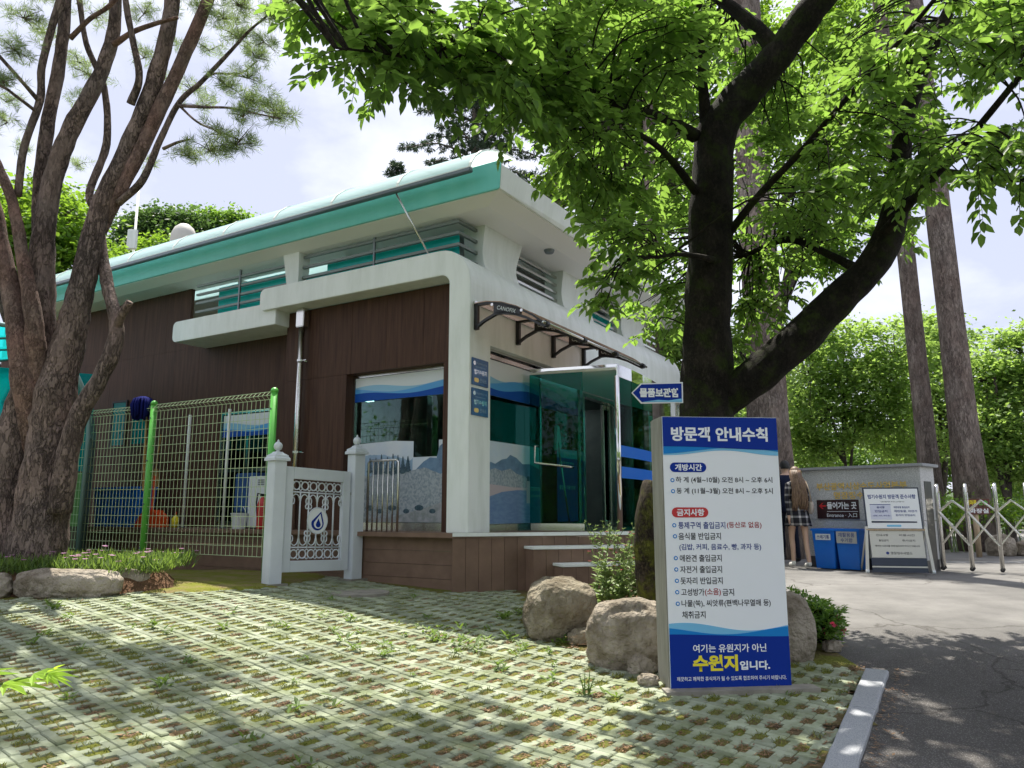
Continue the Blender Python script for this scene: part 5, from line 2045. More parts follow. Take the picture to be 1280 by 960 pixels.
# two blue bins with labels
for k, (x, yb, lab) in enumerate(((1039.5, 708.5, 'blue litter bin with a small white label, left one by the granite pillar'), (1069.5, 710.5, 'blue litter bin with a big grey paper label, beside the folding board'))):
    p = ground_at(x, yb)
    p = Vector((p.x, p.y, 0)) + wn * 0.0
    s_ = (p - WF0).dot(we)
    c = WF0 + we * s_ + wn * 0.23
    # slide along the wall so the bin stands where the photograph shows it
    for _ in range(20):
        pxx = 640 + F * (c.x) / ((c - CAM).dot(FW))
        c = c + we * ((x - pxx) * 0.008)
    c = c + Z * gz(c.x, c.y)
    tb = open_bin('litter_bin', lab, c, we, -wn, 0.35, 0.29, 0.585, M['blue_bin'], 'blue litter bins', dt=0.34)
    LF = Face(Vector(c) + wn * (0.17 + 0.012) - Z * 0.0, we, Z)
    if k == 0:
        LF.poly('label', [(-0.11, 0.42), (0.12, 0.42), (0.12, 0.51), (-0.11, 0.51)], 0.004, M['film_white'], tb, th=0.003)
        LF.text('lettering', '쓰레기통', (-0.09, 0.435, 0.10, 0.495), 0.007, M['ink_blue'], tb, 0.02)
    else:
        LF.poly('label', [(-0.15, 0.38), (0.15, 0.38), (0.15, 0.55), (-0.15, 0.55)], 0.004, mat('grey_paper', (0.42, 0.43, 0.42), 0.7), tb, th=0.003)
        LF.text('lettering', '재활용품', (-0.12, 0.47, 0.12, 0.535), 0.007, M['ink_blue'], tb, 0.01)
        LF.text('lettering', '수거함', (-0.09, 0.395, 0.09, 0.455), 0.007, M['ink_blue'], tb, 0.01)

# folding notice board
nb_c = ground_at(1117, 716)
nb = thing('folding_notice_board', 'white folding notice board on wooden legs in front of the granite pillar', 'sign', (nb_c.x, nb_c.y, gz(nb_c.x, nb_c.y)))
ne = Vector((math.cos(R(-12)), math.sin(R(-12)), 0))
nn_ = Vector((ne.y, -ne.x, 0))
tilt = R(9)
nt_ = (Z * math.cos(tilt) - nn_ * math.sin(tilt)).normalized()
NF = Face(Vector((nb_c.x, nb_c.y, gz(nb_c.x, nb_c.y))) + nn_ * 0.10, ne, nt_)
M['cream'] = mat('cream_board', (0.58, 0.57, 0.52), 0.4)
M['wood'] = mat('pale_wood', (0.46, 0.36, 0.24), 0.6, var=((0.36, 0.26, 0.16), 8, 0.4, 0.6), stretch=(6, 6, 1))
M['slate'] = mat('slate_blue', (0.018, 0.028, 0.055), 0.4)


def nquad(name, s0, t0, s1, t1, d, m, th=0.002, par=None):
    return NF.poly(name, [(s0, t0), (s1, t0), (s1, t1), (s0, t1)], d, m, par or nb, th=th)


a_, b_ = NF.px(1083, 661), NF.px(1147, 609.5)
us0, ut0, us1, ut1 = a_[0], a_[1], b_[0], b_[1]
nquad('upper_panel', us0, ut0, us1, ut1, 0.0, M['slate'], 0.02)
up_p = nquad('notice', us0 + .018, ut0 + .004, us1 - .018, ut1 - .02, 0.021, M['sign_white'])
lo_ = NF.px(1088, 697)
lt0 = lo_[1]
lp = nquad('lower_panel', us0 + .03, lt0, us1 - .02, ut0 - .03, 0.0, M['cream'], 0.018)
nquad('cross_bar', us0 - .01, ut0 - .026, us1 + .012, ut0 - .004, 0.002, M['wood'], 0.03)
nquad('bottom_board', us0 + .02, 0.10, us1 - .01, lt0 - .004, 0.0, M['slate'], 0.018)
nquad('rail', us0 + .02, 0.075, us1 - .01, 0.095, 0.0, M['cream'], 0.02)
nquad('bottom_board', us0 + .02, 0.01, us1 - .01, 0.07, 0.0, M['slate'], 0.018)
for s0, s1 in ((us0 - 0.02, us0 - .075), (us1 + 0.005, us1 + .03)):
    mb = MB()
    mb.hexa([NF.p(s1, 0, 0.02), NF.p(s1 + .04, 0, 0.02), NF.p(s1 + .04, 0, 0.05), NF.p(s1, 0, 0.05), NF.p(s0, ut0 + .03, 0.0), NF.p(s0 + .035, ut0 + .03, 0.0), NF.p(s0 + .035, ut0 + .03, 0.03), NF.p(s0, ut0 + .03, 0.03)])
    lg = mb.build('leg', M['cream'], nb)
    mb = MB()
    c = NF.p(s1 + .02, 0.02, 0.035)
    mb.tube([c - ne * .02, c + ne * .02], 0.025, 12)
    mb.build('caster', M['film_white'], lg)
    mb = MB()
    b0 = NF.p(s0 + .01, ut0 - .05, -0.01)
    b1 = Vector((b0.x, b0.y, 0)) - nn_ * 0.45
    mb.tube([b0, b1 + Z * gz(b1.x, b1.y)], 0.014, 6)
    mb.build('back_leg', M['cream'], nb)
nw, nh = us1 - us0, ut1 - ut0
NT = lambda body, s0, t0, s1, t1, m='ink', bo=0.01: NF.text('lettering', body, (us0 + nw * s0, ut0 + nh * t0, us0 + nw * s1, ut0 + nh * t1), 0.0235, M[m], up_p, bo)
NT('법기수원지 방문객 준수사항', 0.08, 0.72, 0.93, 0.83, 'ink_blue', 0.025)
NT('수원지를 찾아 주셔서 감사합니다', 0.30, 0.635, 0.72, 0.665)
NF.poly('print', [(us0 + nw * .10, ut0 + nh * .575), (us0 + nw * .47, ut0 + nh * .575), (us0 + nw * .47, ut0 + nh * .59), (us0 + nw * .10, ut0 + nh * .59)], 0.0235, M['ink_blue'], up_p)
NF.poly('print', [(us0 + nw * .10, ut0 + nh * .22), (us0 + nw * .47, ut0 + nh * .22), (us0 + nw * .47, ut0 + nh * .57), (us0 + nw * .10, ut0 + nh * .57)], 0.0235, mat('pale_violet', (0.58, 0.60, 0.72), 0.4), up_p)
for body, s0, t0, s1, t1 in (('음식물', .22, .49, .36, .54), ('반입금지', .18, .39, .40, .45), ('(김밥, 커피, 과자 등)', .14, .29, .44, .33), ('애완동물 출입금지', .52, .49, .80, .54), ('애완동물, 자전거', .52, .39, .92, .45), ('돗자리 반입금지', .54, .30, .88, .35)):
    q_ = NF.text('lettering', body, (us0 + nw * s0, ut0 + nh * t0, us0 + nw * s1, ut0 + nh * t1), 0.0262, M['ink_blue'], up_p, 0.012)
NF.poly('print', [(us0 + nw * .10, ut0 + nh * .14), (us0 + nw * .90, ut0 + nh * .14), (us0 + nw * .90, ut0 + nh * .175), (us0 + nw * .10, ut0 + nh * .185)], 0.0235, M['slate'], up_p)
NF.poly('print', pill(us0 + nw * .36, ut0 + nh * .045, us0 + nw * .62, ut0 + nh * .095), 0.0235, M['sign_sky'], up_p)
lw, lh = us1 - us0 - .05, ut0 - .03 - lt0
for body, s0, t0, s1, t1 in (('안내사항', .12, .80, .35, .88), ('이용시간', .55, .80, .85, .88), ('출입금지', .16, .60, .34, .68), ('취사금지', .60, .60, .84, .68), ('쾌적한 수원지를 위해 협조하여 주시기 바랍니다', .08, .40, .92, .47), ('명장정수사업소', .36, .12, .76, .22)):
    NF.text('lettering', body, (us0 + .03 + lw * s0, lt0 + lh * t0, us0 + .03 + lw * s1, lt0 + lh * t1), 0.019, M['ink'], lp, 0.01)
NF.poly('emblem', disc((us0 + .03 + lw * .30, lt0 + lh * .17), 0.02, 14), 0.019, M['ink_blue'], lp)

# folding steel gate across the road
fg0, fg1 = Vector((6.22, 11.50, 0)), Vector((7.13, 10.88, 0))
fgd = (fg1 - fg0).normalized()
fgn = Vector((fgd.y, -fgd.x, 0))
gg = thing('folding_gate', 'stainless steel expanding barrier gate across the road', 'gate', fg0 + Z * 0.27)
step = 0.365
NP = 8
for i in range(NP):
    p = fg0 + fgd * (i * step + 0.13)
    z0 = gz(p.x, p.y)
    mb = MB()
    pts = [p + fgn * 0.11 + Z * (z0 + .03), p + fgn * 0.11 + Z * (z0 + 1.12)]
    for a in range(0, 181, 30):
        pts.append(p + fgn * 0.11 * math.cos(R(a)) + Z * (z0 + 1.12 + 0.11 * math.sin(R(a))))
    pts += [p - fgn * 0.11 + Z * (z0 + 1.12), p - fgn * 0.11 + Z * (z0 + .03)]
    mb.tube(pts, 0.024, 10)
    po = mb.build('post', M['steel'], gg, smooth=True)
    mb = MB()
    for sgn in (-1, 1):
        c = p + fgn * 0.11 * sgn + Z * (z0 + .03)
        mb.tube([c - fgn * .015, c + fgn * .015], 0.03, 10)
    mb.build('caster', M['dark'], po)
    if i < NP - 1:
        for sgn in (-1, 1):
            for (za, zb3) in ((0.36, 0.84), (0.84, 0.36)):
                for dz in (0.0,):
                    mb = MB()
                    a_ = p + fgn * (0.11 * sgn) + Z * (z0 + za)
                    b_ = p + fgd * step + fgn * (0.11 * sgn) + Z * (z0 + zb3)
                    off = fgn * (0.035 if za > zb3 else -0.035)
                    mb.tube([a_ + off, b_ + off], 0.011, 6)
                    mb.build('cross_bar', M['steel'], gg)
            mb = MB()
            m_ = p + fgd * step / 2 + fgn * (0.11 * sgn)
            mb.tube([p + fgn * (0.11 * sgn) + Z * (z0 + .84), m_ + Z * (z0 + 1.0), p + fgd * step + fgn * (0.11 * sgn) + Z * (z0 + .84)], 0.013, 6)
            mb.build('top_link', M['steel'], gg)

# toilet direction post
tp = at(1222, 660, 14.6)
ts = thing('toilet_sign', 'brown wooden toilet direction sign behind the folding gate', 'sign', (tp.x, tp.y, gz(tp.x, tp.y)))
mb = MB()
mb.tube([Vector((tp.x, tp.y + .03, gz(tp.x, tp.y))), Vector((tp.x, tp.y + .03, at(1222, 626, 14.6).z))], 0.05, 10)
mb.build('post', M['wood'], ts, smooth=True)
TF = Face(at(1205, 660, 14.6), Vector((1, 0, 0)), Z)
M['sign_maroon'] = mat('sign_maroon', (0.10, 0.022, 0.018), 0.5)
for (q0, q1) in (((1205, 633), (1235, 623.5)), ((1207, 643), (1236, 634))):
    a_, b_ = TF.px(*q0), TF.px(*q1)
    TF.poly('board', [a_, (b_[0], a_[1]), b_, (a_[0], b_[1])], 0.0, M['sign_maroon'], ts, th=0.03)
for txt, q0, q1, m in (('별마루', (1207, 631.5), (1219, 625), 'yellow'), ('·반송', (1220, 631.5), (1233, 625), 'fence_green'), ('화장실', (1211, 641.5), (1234, 635.5), 'sign_white')):
    a_, b_ = TF.px(*q0), TF.px(*q1)
    TF.text('lettering', txt, (a_[0], a_[1], b_[0], b_[1]), 0.033, M[m], ts, 0.025)

# drain cover in the paving
mc = ground_at(450, 741)
dcv = thing('manhole_cover', 'round concrete drain cover set in the paving before the gate', 'manhole', (mc.x, mc.y, gz(mc.x, mc.y)))
mb = MB()
mb.lathe((mc.x, mc.y, gz(mc.x, mc.y) - .03), [(0.30, 0), (0.30, 0.038), (0.27, 0.042), (0.25, 0.036), (0.06, 0.040), (0.001, 0.041)], 28)
mb.build('lid', M['concrete'], dcv)


# ------------------------------------------------------------------ boulders
def rock(label, c, dims, seed, m, rz=0.0, group=None, sub=4, rough=0.16, flat=0.35, tiltx=0.0):
    bm = bmesh.new()
    bmesh.ops.create_icosphere(bm, subdivisions=sub, radius=1.0)
    rot = Matrix.Rotation(rz, 3, 'Z') @ Matrix.Rotation(tiltx, 3, 'X')
    for v in bm.verts:
        p = v.co.copy()
        s = Vector((seed * 3.1, seed * 1.7, seed))
        k = 1 + rough * 1.25 * noise.noise(p * 1.1 + s) + rough * 0.6 * noise.noise(p * 2.7 + s) + rough * 0.25 * noise.noise(p * 7 + s) + rough * 0.10 * noise.noise(p * 17 + s)
        cell = noise.voronoi(p * 1.15 + s)[0]
        k -= 0.22 * max(0, 0.40 - (cell[1] - cell[0]))
        p = p.normalized() * k
        e = 0.70
        p = Vector((math.copysign(abs(p.x) ** e, p.x), math.copysign(abs(p.y) ** e, p.y), math.copysign(abs(p.z) ** e, p.z)))
        p.z = max(p.z, -0.75)
        p = Vector((p.x * dims[0], p.y * dims[1], p.z * dims[2]))
        v.co = rot @ p
    for f in bm.faces:
        f.smooth = True
    me = bpy.data.meshes.new('boulder')
    bm.to_mesh(me)
    bm.free()
    me.materials.append(m)
    o = bpy.data.objects.new('boulder', me)
    o.location = c
    COL.objects.link(o)
    return props(o, label, 'boulder', group)


def rock_px(label, x, yb, wpx, hpx, seed, m, depth=0.8, rz=0.0, group=None, sub=4, **k):
    p = ground_at(x, yb)
    s = p.y / 963
    hw_, hh = wpx * s / 2.12, hpx * s / 1.85
    c = Vector((p.x, p.y + hw_ * depth * 0.75, gz(p.x, p.y) + hh * 0.66))
    return rock(label, c, (hw_, hw_ * depth, hh), seed, m, rz, group, sub, **k)


rg = 'boulders around the planting bed'
rock_px('flat topped grey boulder nearest the wooden steps, half in building shade', 703, 800, 98, 82, 1, M['rock_grey'], 0.85, 0.3, rg, sub=5)
rock_px('big round tan boulder touching the left side of the tall notice board', 792, 838, 122, 92, 5, M['rock'], 0.7, -0.2, rg, sub=5)
rock_px('tan boulder to the right of the tall notice board below the azalea', 995, 828, 62, 92, 9, M['rock'], 0.8, 0.2, rg, sub=5)
rock_px('small chipped stone at the lower left foot of the tall notice board', 806, 842, 46, 26, 12, M['rock'], 0.7, 0.5, rg, rough=0.3)
rock_px('small dark stone in the gap between the two big boulders', 727, 806, 34, 20, 15, M['rock_grey'], 0.7, 0.2, rg, rough=0.3)
rock_px('small flat stone beside the bottom corner of the notice board', 812, 858, 28, 14, 17, M['rock'], 0.7, 0.2, rg, rough=0.3)
rock_px('pale little stone under the azalea at the road edge', 1043, 815, 24, 14, 21, M['rock'], 0.7, 0.2, rg, rough=0.3)
rg = 'stones edging the pine bed'
rock_px('long rounded bed stone in the middle of the row under the pine', 75, 747, 138, 38, 2, M['rock'], 0.32, 0.02, rg, sub=5, rough=0.10)
rock_px('short blunt bed stone at the right end of the row under the pine', 160, 739, 44, 30, 3, M['rock'], 0.6, 0.3, rg, rough=0.2)
rock_px('bed stone cut by the left edge of the view', -25, 748, 66, 34, 4, M['rock'], 0.5, 0.1, rg)
rg = 'stones behind the barrier gate'
for k, (x, yb, wpx, hpx, lab) in enumerate(((1180, 682, 34, 28, 'rounded stone behind the barrier gate, nearest the granite pillar'), (1213, 679, 40, 20, 'low wide stone behind the barrier gate, below the toilet sign'),
                                            (1254, 680, 48, 32, 'largest brown stone behind the barrier gate'), (1292, 680, 40, 28, 'stone behind the barrier gate at the right edge'))):
    p = at(x, 0, 15.2)
    s = 15.2 / 963
    rock(lab, Vector((p.x, 15.2, 0.27 + hpx * s * 0.38)), (wpx * s / 2, wpx * s * 0.4, hpx * s / 1.75), 30 + k, M['rock'], 0.2, rg)

# faint painted line on the road
mb = MB()
for i in range(14):
    x0, x1 = 6.0 + i * 0.6, 6.6 + i * 0.6
    mb.quad(Vector((x0, 13.2, gz(x0, 13.2) - .006)), Vector((x1, 13.2, gz(x1, 13.2) - .006)), Vector((x1, 13.32, gz(x1, 13.3) - .006)), Vector((x0, 13.32, gz(x0, 13.3) - .006)))
props(mb.build('road_marking', M['granite']), kind='structure')

# ------------------------------------------------------------------ two visitors
def skin_body(name, J, E, root, parent, mats, pick, sub=2):
    names = list(J)
    idx = {n_: i for i, n_ in enumerate(names)}
    me = bpy.data.meshes.new(name)
    off = world_loc(parent)
    me.from_pydata([tuple(Vector(J[n_][0]) - off) for n_ in names], [(idx[a], idx[b]) for a, b in E], [])
    o = bpy.data.objects.new(name, me)
    COL.objects.link(o)
    md = o.modifiers.new('skin', 'SKIN')
    if not me.skin_vertices:
        bpy.context.view_layer.objects.active = o
    sv = me.skin_vertices[0].data
    for n_ in names:
        r = J[n_][1]
        sv[idx[n_]].radius = r if isinstance(r, tuple) else (r, r)
        sv[idx[n_]].use_root = n_ == root
    md.use_smooth_shade = True
    s2 = o.modifiers.new('sub', 'SUBSURF')
    s2.levels = s2.render_levels = sub
    dg = bpy.context.evaluated_depsgraph_get()
    ev = bpy.data.meshes.new_from_object(o.evaluated_get(dg))
    ev.name = name
    bpy.data.objects.remove(o)
    q = bpy.data.objects.new(name, ev)
    COL.objects.link(q)
    q.parent = parent
    ev.materials.clear()
    for m_ in mats:
        ev.materials.append(m_)
    for f in ev.polygons:
        f.use_smooth = True
        f.material_index = pick(f.center + off)
    return q


def person(label, base, h, female, mats, pick, skinrad=1.0):
    t = thing('person', label, 'person', base)
    s = h / 1.72
    b = Vector(base)

    def P(x, y, z):
        return b + Vector((x, y, z)) * s
    wsh = 0.145 if female else 0.195
    wh = 0.10 if female else 0.095
    k = 0.88 if female else 1.0
    J = {
        'pelvis': (P(0, 0, 0.93), (0.155 * s, 0.115 * s)), 'belly': (P(0, 0.01, 1.08), (0.135 * k * s, 0.10 * s)), 'chest': (P(0, 0.0, 1.28), (0.165 * k * s, 0.115 * s)),
        'upper': (P(0, -0.01, 1.40), (0.13 * k * s, 0.09 * s)), 'neck': (P(0, 0.0, 1.49), 0.052 * s), 'head0': (P(0, 0.02, 1.57), (0.070 * s, 0.085 * s)), 'head1': (P(0, 0.015, 1.655), (0.074 * s, 0.092 * s)), 'head2': (P(0, 0.01, 1.672), (0.045 * s, 0.055 * s)),
    }
    E = [('pelvis', 'belly'), ('belly', 'chest'), ('chest', 'upper'), ('upper', 'neck'), ('neck', 'head0'), ('head0', 'head1'), ('head1', 'head2')]
    for sd, nm, fwd in ((-1, 'l', 0.13), (1, 'r', -0.10)):
        J['hip' + nm] = (P(sd * wh, 0, 0.87), 0.088 * s * (0.95 if female else 1))
        J['knee' + nm] = (P(sd * wh * 0.9, fwd * 0.75, 0.49), 0.056 * s * k)
        J['calf' + nm] = (P(sd * wh * 0.88, fwd * 0.75 - 0.03, 0.34), 0.054 * s * k)
        J['ankle' + nm] = (P(sd * wh * 0.85, fwd - 0.04 * (1 if fwd > 0 else 2.2), 0.09), 0.036 * s)
        J['heel' + nm] = (P(sd * wh * 0.85, fwd - 0.06 * (1 if fwd > 0 else 1.6), 0.045), 0.042 * s)
        J['toe' + nm] = (P(sd * wh * 0.95, fwd + 0.13, 0.035), (0.042 * s, 0.03 * s))
        E += [('pelvis', 'hip' + nm), ('hip' + nm, 'knee' + nm), ('knee' + nm, 'calf' + nm), ('calf' + nm, 'ankle' + nm), ('ankle' + nm, 'heel' + nm), ('heel' + nm, 'toe' + nm)]
        sw = -fwd
        J['shoulder' + nm] = (P(sd * wsh, -0.005, 1.40), 0.062 * s * k)
        J['elbow' + nm] = (P(sd * (wsh + 0.055), sw * 0.35 - 0.03, 1.13), 0.045 * s * k)
        J['wrist' + nm] = (P(sd * (wsh + 0.05), sw * 1.1 + 0.03, 0.90), 0.029 * s)
        J['palm' + nm] = (P(sd * (wsh + 0.045), sw * 1.2 + 0.05, 0.83), (0.022 * s, 0.034 * s))
        E += [('upper', 'shoulder' + nm), ('shoulder' + nm, 'elbow' + nm), ('elbow' + nm, 'wrist' + nm), ('wrist' + nm, 'palm' + nm)]
        for q in range(4):
            dy = -0.024 + q * 0.016
            ln_ = (0.060, 0.072, 0.076, 0.066)[q]
            J[f'f{q}a{nm}'] = (P(sd * (wsh + 0.043), sw * 1.2 + 0.05 + dy, 0.80 - ln_ * 0.35), 0.0088 * s)
            J[f'f{q}b{nm}'] = (P(sd * (wsh + 0.034), sw * 1.2 + 0.058 + dy, 0.80 - ln_), 0.0075 * s)
            E += [('palm' + nm, f'f{q}a{nm}'), (f'f{q}a{nm}', f'f{q}b{nm}')]
        J['tha' + nm] = (P(sd * (wsh + 0.03), sw * 1.2 + 0.095, 0.825), 0.011 * s)
        J['thb' + nm] = (P(sd * (wsh + 0.022), sw * 1.2 + 0.108, 0.785), 0.0085 * s)
        E += [('palm' + nm, 'tha' + nm), ('tha' + nm, 'thb' + nm)]
    skin_body('body', J, E, 'pelvis', t, mats, lambda c: pick((c - b) / s))
    # face and ears (turned away from the camera)
    mb = MB()
    for sd in (-1, 1):
        c = P(sd * 0.076, 0.0, 1.61)
        mb.lathe(c, [(0.004 * s, -0.03 * s), (0.014 * s, -0.015 * s), (0.016 * s, 0.008 * s), (0.012 * s, 0.024 * s), (0.003 * s, 0.03 * s)], 8, sx=0.6)
    mb.build('ear', mats[0], t, smooth=True)
    mb = MB()
    mb.hexa([P(-0.014, 0.10, 1.575), P(0.014, 0.10, 1.575), P(0.012, 0.128, 1.58), P(-0.012, 0.128, 1.58), P(-0.008, 0.10, 1.63), P(0.008, 0.10, 1.63), P(0.005, 0.108, 1.63), P(-0.005, 0.108, 1.63)])
    mb.build('nose', mats[0], t, smooth=True)
    return t, P, s


M['skin'] = mat('skin', (0.58, 0.38, 0.28), 0.55, spec=0.35)
M['suit'] = mat('navy_suit', (0.012, 0.018, 0.045), 0.85, spec=0.2, bump=(40, 0.3, 0.004))
M['trouser'] = mat('dark_trousers', (0.010, 0.013, 0.028), 0.85, spec=0.2)
M['shoe_white'] = mat('white_shoe', (0.72, 0.71, 0.68), 0.6)
M['hair_black'] = mat('black_hair', (0.008, 0.007, 0.007), 0.5, bump=(60, 0.5, 0.004))
M['hair_brown'] = mat('brown_hair', (0.11, 0.065, 0.04), 0.5, var=((0.24, 0.155, 0.095), 20, 0.4, 0.62, 6), stretch=(5, 5, 0.6), bump=(40, 0.6, 0.005))
plaid = bpy.data.materials.new('plaid_cloth')
plaid.use_nodes = True
pt = plaid.node_tree
pbn = pt.nodes['Principled BSDF']
pbn.inputs['Roughness'].default_value = 0.9
co_ = pt.nodes.new('ShaderNodeTexCoord')
sx_ = pt.nodes.new('ShaderNodeSeparateXYZ')
pt.links.new(co_.outputs['Object'], sx_.inputs[0])


def stripes(axis, freq, thr):
    m1 = pt.nodes.new('ShaderNodeMath'); m1.operation = 'MULTIPLY'; m1.inputs[1].default_value = freq
    pt.links.new(sx_.outputs[axis], m1.inputs[0])
    m2 = pt.nodes.new('ShaderNodeMath'); m2.operation = 'FRACT'
    pt.links.new(m1.outputs[0], m2.inputs[0])
    m3 = pt.nodes.new('ShaderNodeMath'); m3.operation = 'GREATER_THAN'; m3.inputs[1].default_value = thr
    pt.links.new(m2.outputs[0], m3.inputs[0])
    return m3


s1_, s2_ = stripes(0, 9.0, 0.72), stripes(2, 9.0, 0.72)
ad_ = pt.nodes.new('ShaderNodeMath'); ad_.operation = 'ADD'
pt.links.new(s1_.outputs[0], ad_.inputs[0]); pt.links.new(s2_.outputs[0], ad_.inputs[1])
cr_ = pt.nodes.new('ShaderNodeValToRGB')
cr_.color_ramp.elements[0].color = (0.012, 0.012, 0.018, 1)
cr_.color_ramp.elements[1].color = (0.55, 0.53, 0.52, 1)
e_ = cr_.color_ramp.elements.new(0.5); e_.color = (0.17, 0.17, 0.18, 1)
dv_ = pt.nodes.new('ShaderNodeMath'); dv_.operation = 'MULTIPLY'; dv_.inputs[1].default_value = 0.5
pt.links.new(ad_.outputs[0], dv_.inputs[0]); pt.links.new(dv_.outputs[0], cr_.inputs[0]); pt.links.new(cr_.outputs[0], pbn.inputs['Base Color'])
M['plaid'] = plaid


def hair_cap(P, s, m, t, long=False):
    mb = MB()
    n, rows = 20, []
    for i in range(8):
        a = R(90 - i * 15)
        r0 = [(0.086 * math.cos(a)), 0.108 * math.cos(a)]
        rows.append([P(r0[0] * math.cos(2 * math.pi * j / n), 0.008 + r0[1] * math.sin(2 * math.pi * j / n) * (0.9 if math.sin(2 * math.pi * j / n) < 0 else 0.72), 1.635 + 0.098 * math.sin(a) - (0.03 if i > 5 and math.sin(2 * math.pi * j / n) < 0 else 0)) for j in range(n)])
    vs = [p for r0 in rows for p in r0]
    mb.add(vs, [(i * n + j, i * n + (j + 1) % n, (i + 1) * n + (j + 1) % n, (i + 1) * n + j) for i in range(7) for j in range(n)])
    if long:
        rr = random.Random(5)
        for i in range(70):
            a = R(rr.uniform(185, 355))
            x, y = 0.085 * math.cos(a), 0.095 * math.sin(a)
            ln_ = rr.uniform(0.44, 0.60)
            w_ = rr.uniform(0.8, 1.7)
            ph = rr.uniform(0, 6)
            pts = [P(x, y, 1.66), P(x * 1.12, y * 1.15 - .01, 1.55)]
            for q in range(1, 7):
                k = q / 6
                pts.append(P(x * (1.1 + 0.35 * w_ * k) + 0.014 * math.sin(ph + k * 9), -0.10 - 0.055 * math.sin(k * 2.6) + y * 0.25 + 0.008 * math.cos(ph + k * 8), 1.55 - ln_ * k))
            mb.tube(pts, [0.014 * s, 0.018 * s] + [0.017 * s * (1 - 0.11 * q) for q in range(6)], 5)
    mb.build('hair', m, t, smooth=True)


mp_ = Vector((4.735, 13.25, gz(4.735, 13.25)))
man, P, s = person('man with black hair in a dark navy suit walking away beside the granite pillar', mp_, 1.71, False, [M['skin'], M['suit'], M['trouser'], M['black']],
                   lambda c: 3 if c.z < 0.085 else 2 if c.z < 0.90 and abs(c.x) < 0.21 else 0 if c.z > 1.475 or (c.z < 0.885 and abs(c.x) > 0.19) else 1)
hair_cap(P, s, M['hair_black'], man)
mb = MB()                                                   # jacket skirt falling over the hips
rows = [(0.172, 0.125, 1.12), (0.178, 0.135, 0.98), (0.188, 0.145, 0.84), (0.178, 0.135, 0.84)]
n = 20
mb.add([P(rx * math.cos(2 * math.pi * j / n), ry * math.sin(2 * math.pi * j / n), z) for rx, ry, z in rows for j in range(n)],
       [(i * n + j, i * n + (j + 1) % n, (i + 1) * n + (j + 1) % n, (i + 1) * n + j) for i in range(3) for j in range(n)])
mb.build('jacket', M['suit'], man, smooth=True)
wp_ = Vector((4.425, 11.95, gz(4.425, 11.95)))
wom, P, s = person('woman with long brown hair in a black and white plaid shirt and short skirt', wp_, 1.53, True, [M['skin'], M['plaid'], M['skin'], M['shoe_white']],
                   lambda c: 3 if c.z < 0.10 else 2 if c.z < 0.80 and abs(c.x) < 0.19 else 0 if c.z > 1.475 or (c.z < 0.885 and abs(c.x) > 0.17) else 1)
hair_cap(P, s, M['hair_brown'], wom, True)
mb = MB()
rows = [(0.142, 0.105, 1.16), (0.165, 0.125, 1.02), (0.19, 0.15, 0.88), (0.225, 0.18, 0.70), (0.215, 0.17, 0.70)]
n = 28
mb.add([P(rx * (1 + 0.05 * math.sin(j * 2.7) * (i > 1)) * math.cos(2 * math.pi * j / n), ry * (1 + 0.05 * math.sin(j * 2.7) * (i > 1)) * math.sin(2 * math.pi * j / n), z + 0.012 * math.sin(j * 1.9) * (i > 2)) for i, (rx, ry, z) in enumerate(rows) for j in range(n)],
       [(i * n + j, i * n + (j + 1) % n, (i + 1) * n + (j + 1) % n, (i + 1) * n + j) for i in range(4) for j in range(n)])
mb.build('skirt', M['plaid'], wom, smooth=True)
bag = thing('shoulder_bag', 'beige shoulder bag hanging at the woman\'s right hip', 'bag', P(0.2, -0.02, 1.0))
mb = MB()
mb.lathe(P(0.215, -0.03, 0.90), [(0.06 * s, 0), (0.10 * s, 0.03 * s), (0.115 * s, 0.11 * s), (0.10 * s, 0.19 * s), (0.05 * s, 0.225 * s)], 14, sx=0.5, sy=1.0)
mb.build('pouch', mat('beige_leather', (0.42, 0.36, 0.31), 0.5, bump=(14, 0.4, 0.01)), bag, smooth=True)
mb = MB()
mb.tube([P(0.215, -0.10, 1.10), P(0.20, -0.085, 1.28), P(0.165, -0.03, 1.465), P(0.185, 0.06, 1.30), P(0.215, 0.05, 1.10)], 0.010 * s, 6)
mb.build('strap', M['wood'], bag, smooth=True)

# ------------------------------------------------------------------ vegetation
def pxline(pts, n=6):
    """[(x, y, Y, halfwidth_px)] -> smooth world curve and radii"""
    P = [at(x, y, Y) for x, y, Y, r in pts]
    rr = [r * Y / 963 for x, y, Y, r in pts]
    return curve_pts(P, n), lerp_list(rr, n)


def limb(name, pts, m, parent, n=12, jit=0.10, sc=6.0, seg=6, cap=True):
    c, r = pxline(pts, seg)
    mb = MB()
    mb.tube(c, r, n, cap=cap, jit=jit, sc=sc)
    o = mb.build(name, m, parent, smooth=True)
    return o, c, r


class Foliage:
    def __init__(self):
        self.c, self.a, self.n, self.l, self.w = [], [], [], [], []

    def leaf(self, c, a, n, l, w):
        self.c.append(tuple(c)); self.a.append(tuple(a)); self.n.append(tuple(n)); self.l.append(l); self.w.append(w)

    def build(self, name, m, parent, fold=0.2, droop=0.12, simple=False):
        f = diamonds if simple else lambda *k: leaves(*k, fold=fold, droop=droop)
        v, q = f(self.c, self.a, self.n, self.l, self.w)
        return np_mesh(name, v, q, m, parent)


rv = random.Random(11)


def rvec(r_=rv):
    while True:
        p = Vector((r_.uniform(-1, 1), r_.uniform(-1, 1), r_.uniform(-1, 1)))
        if 0.05 < p.length < 1:
            return p.normalized()


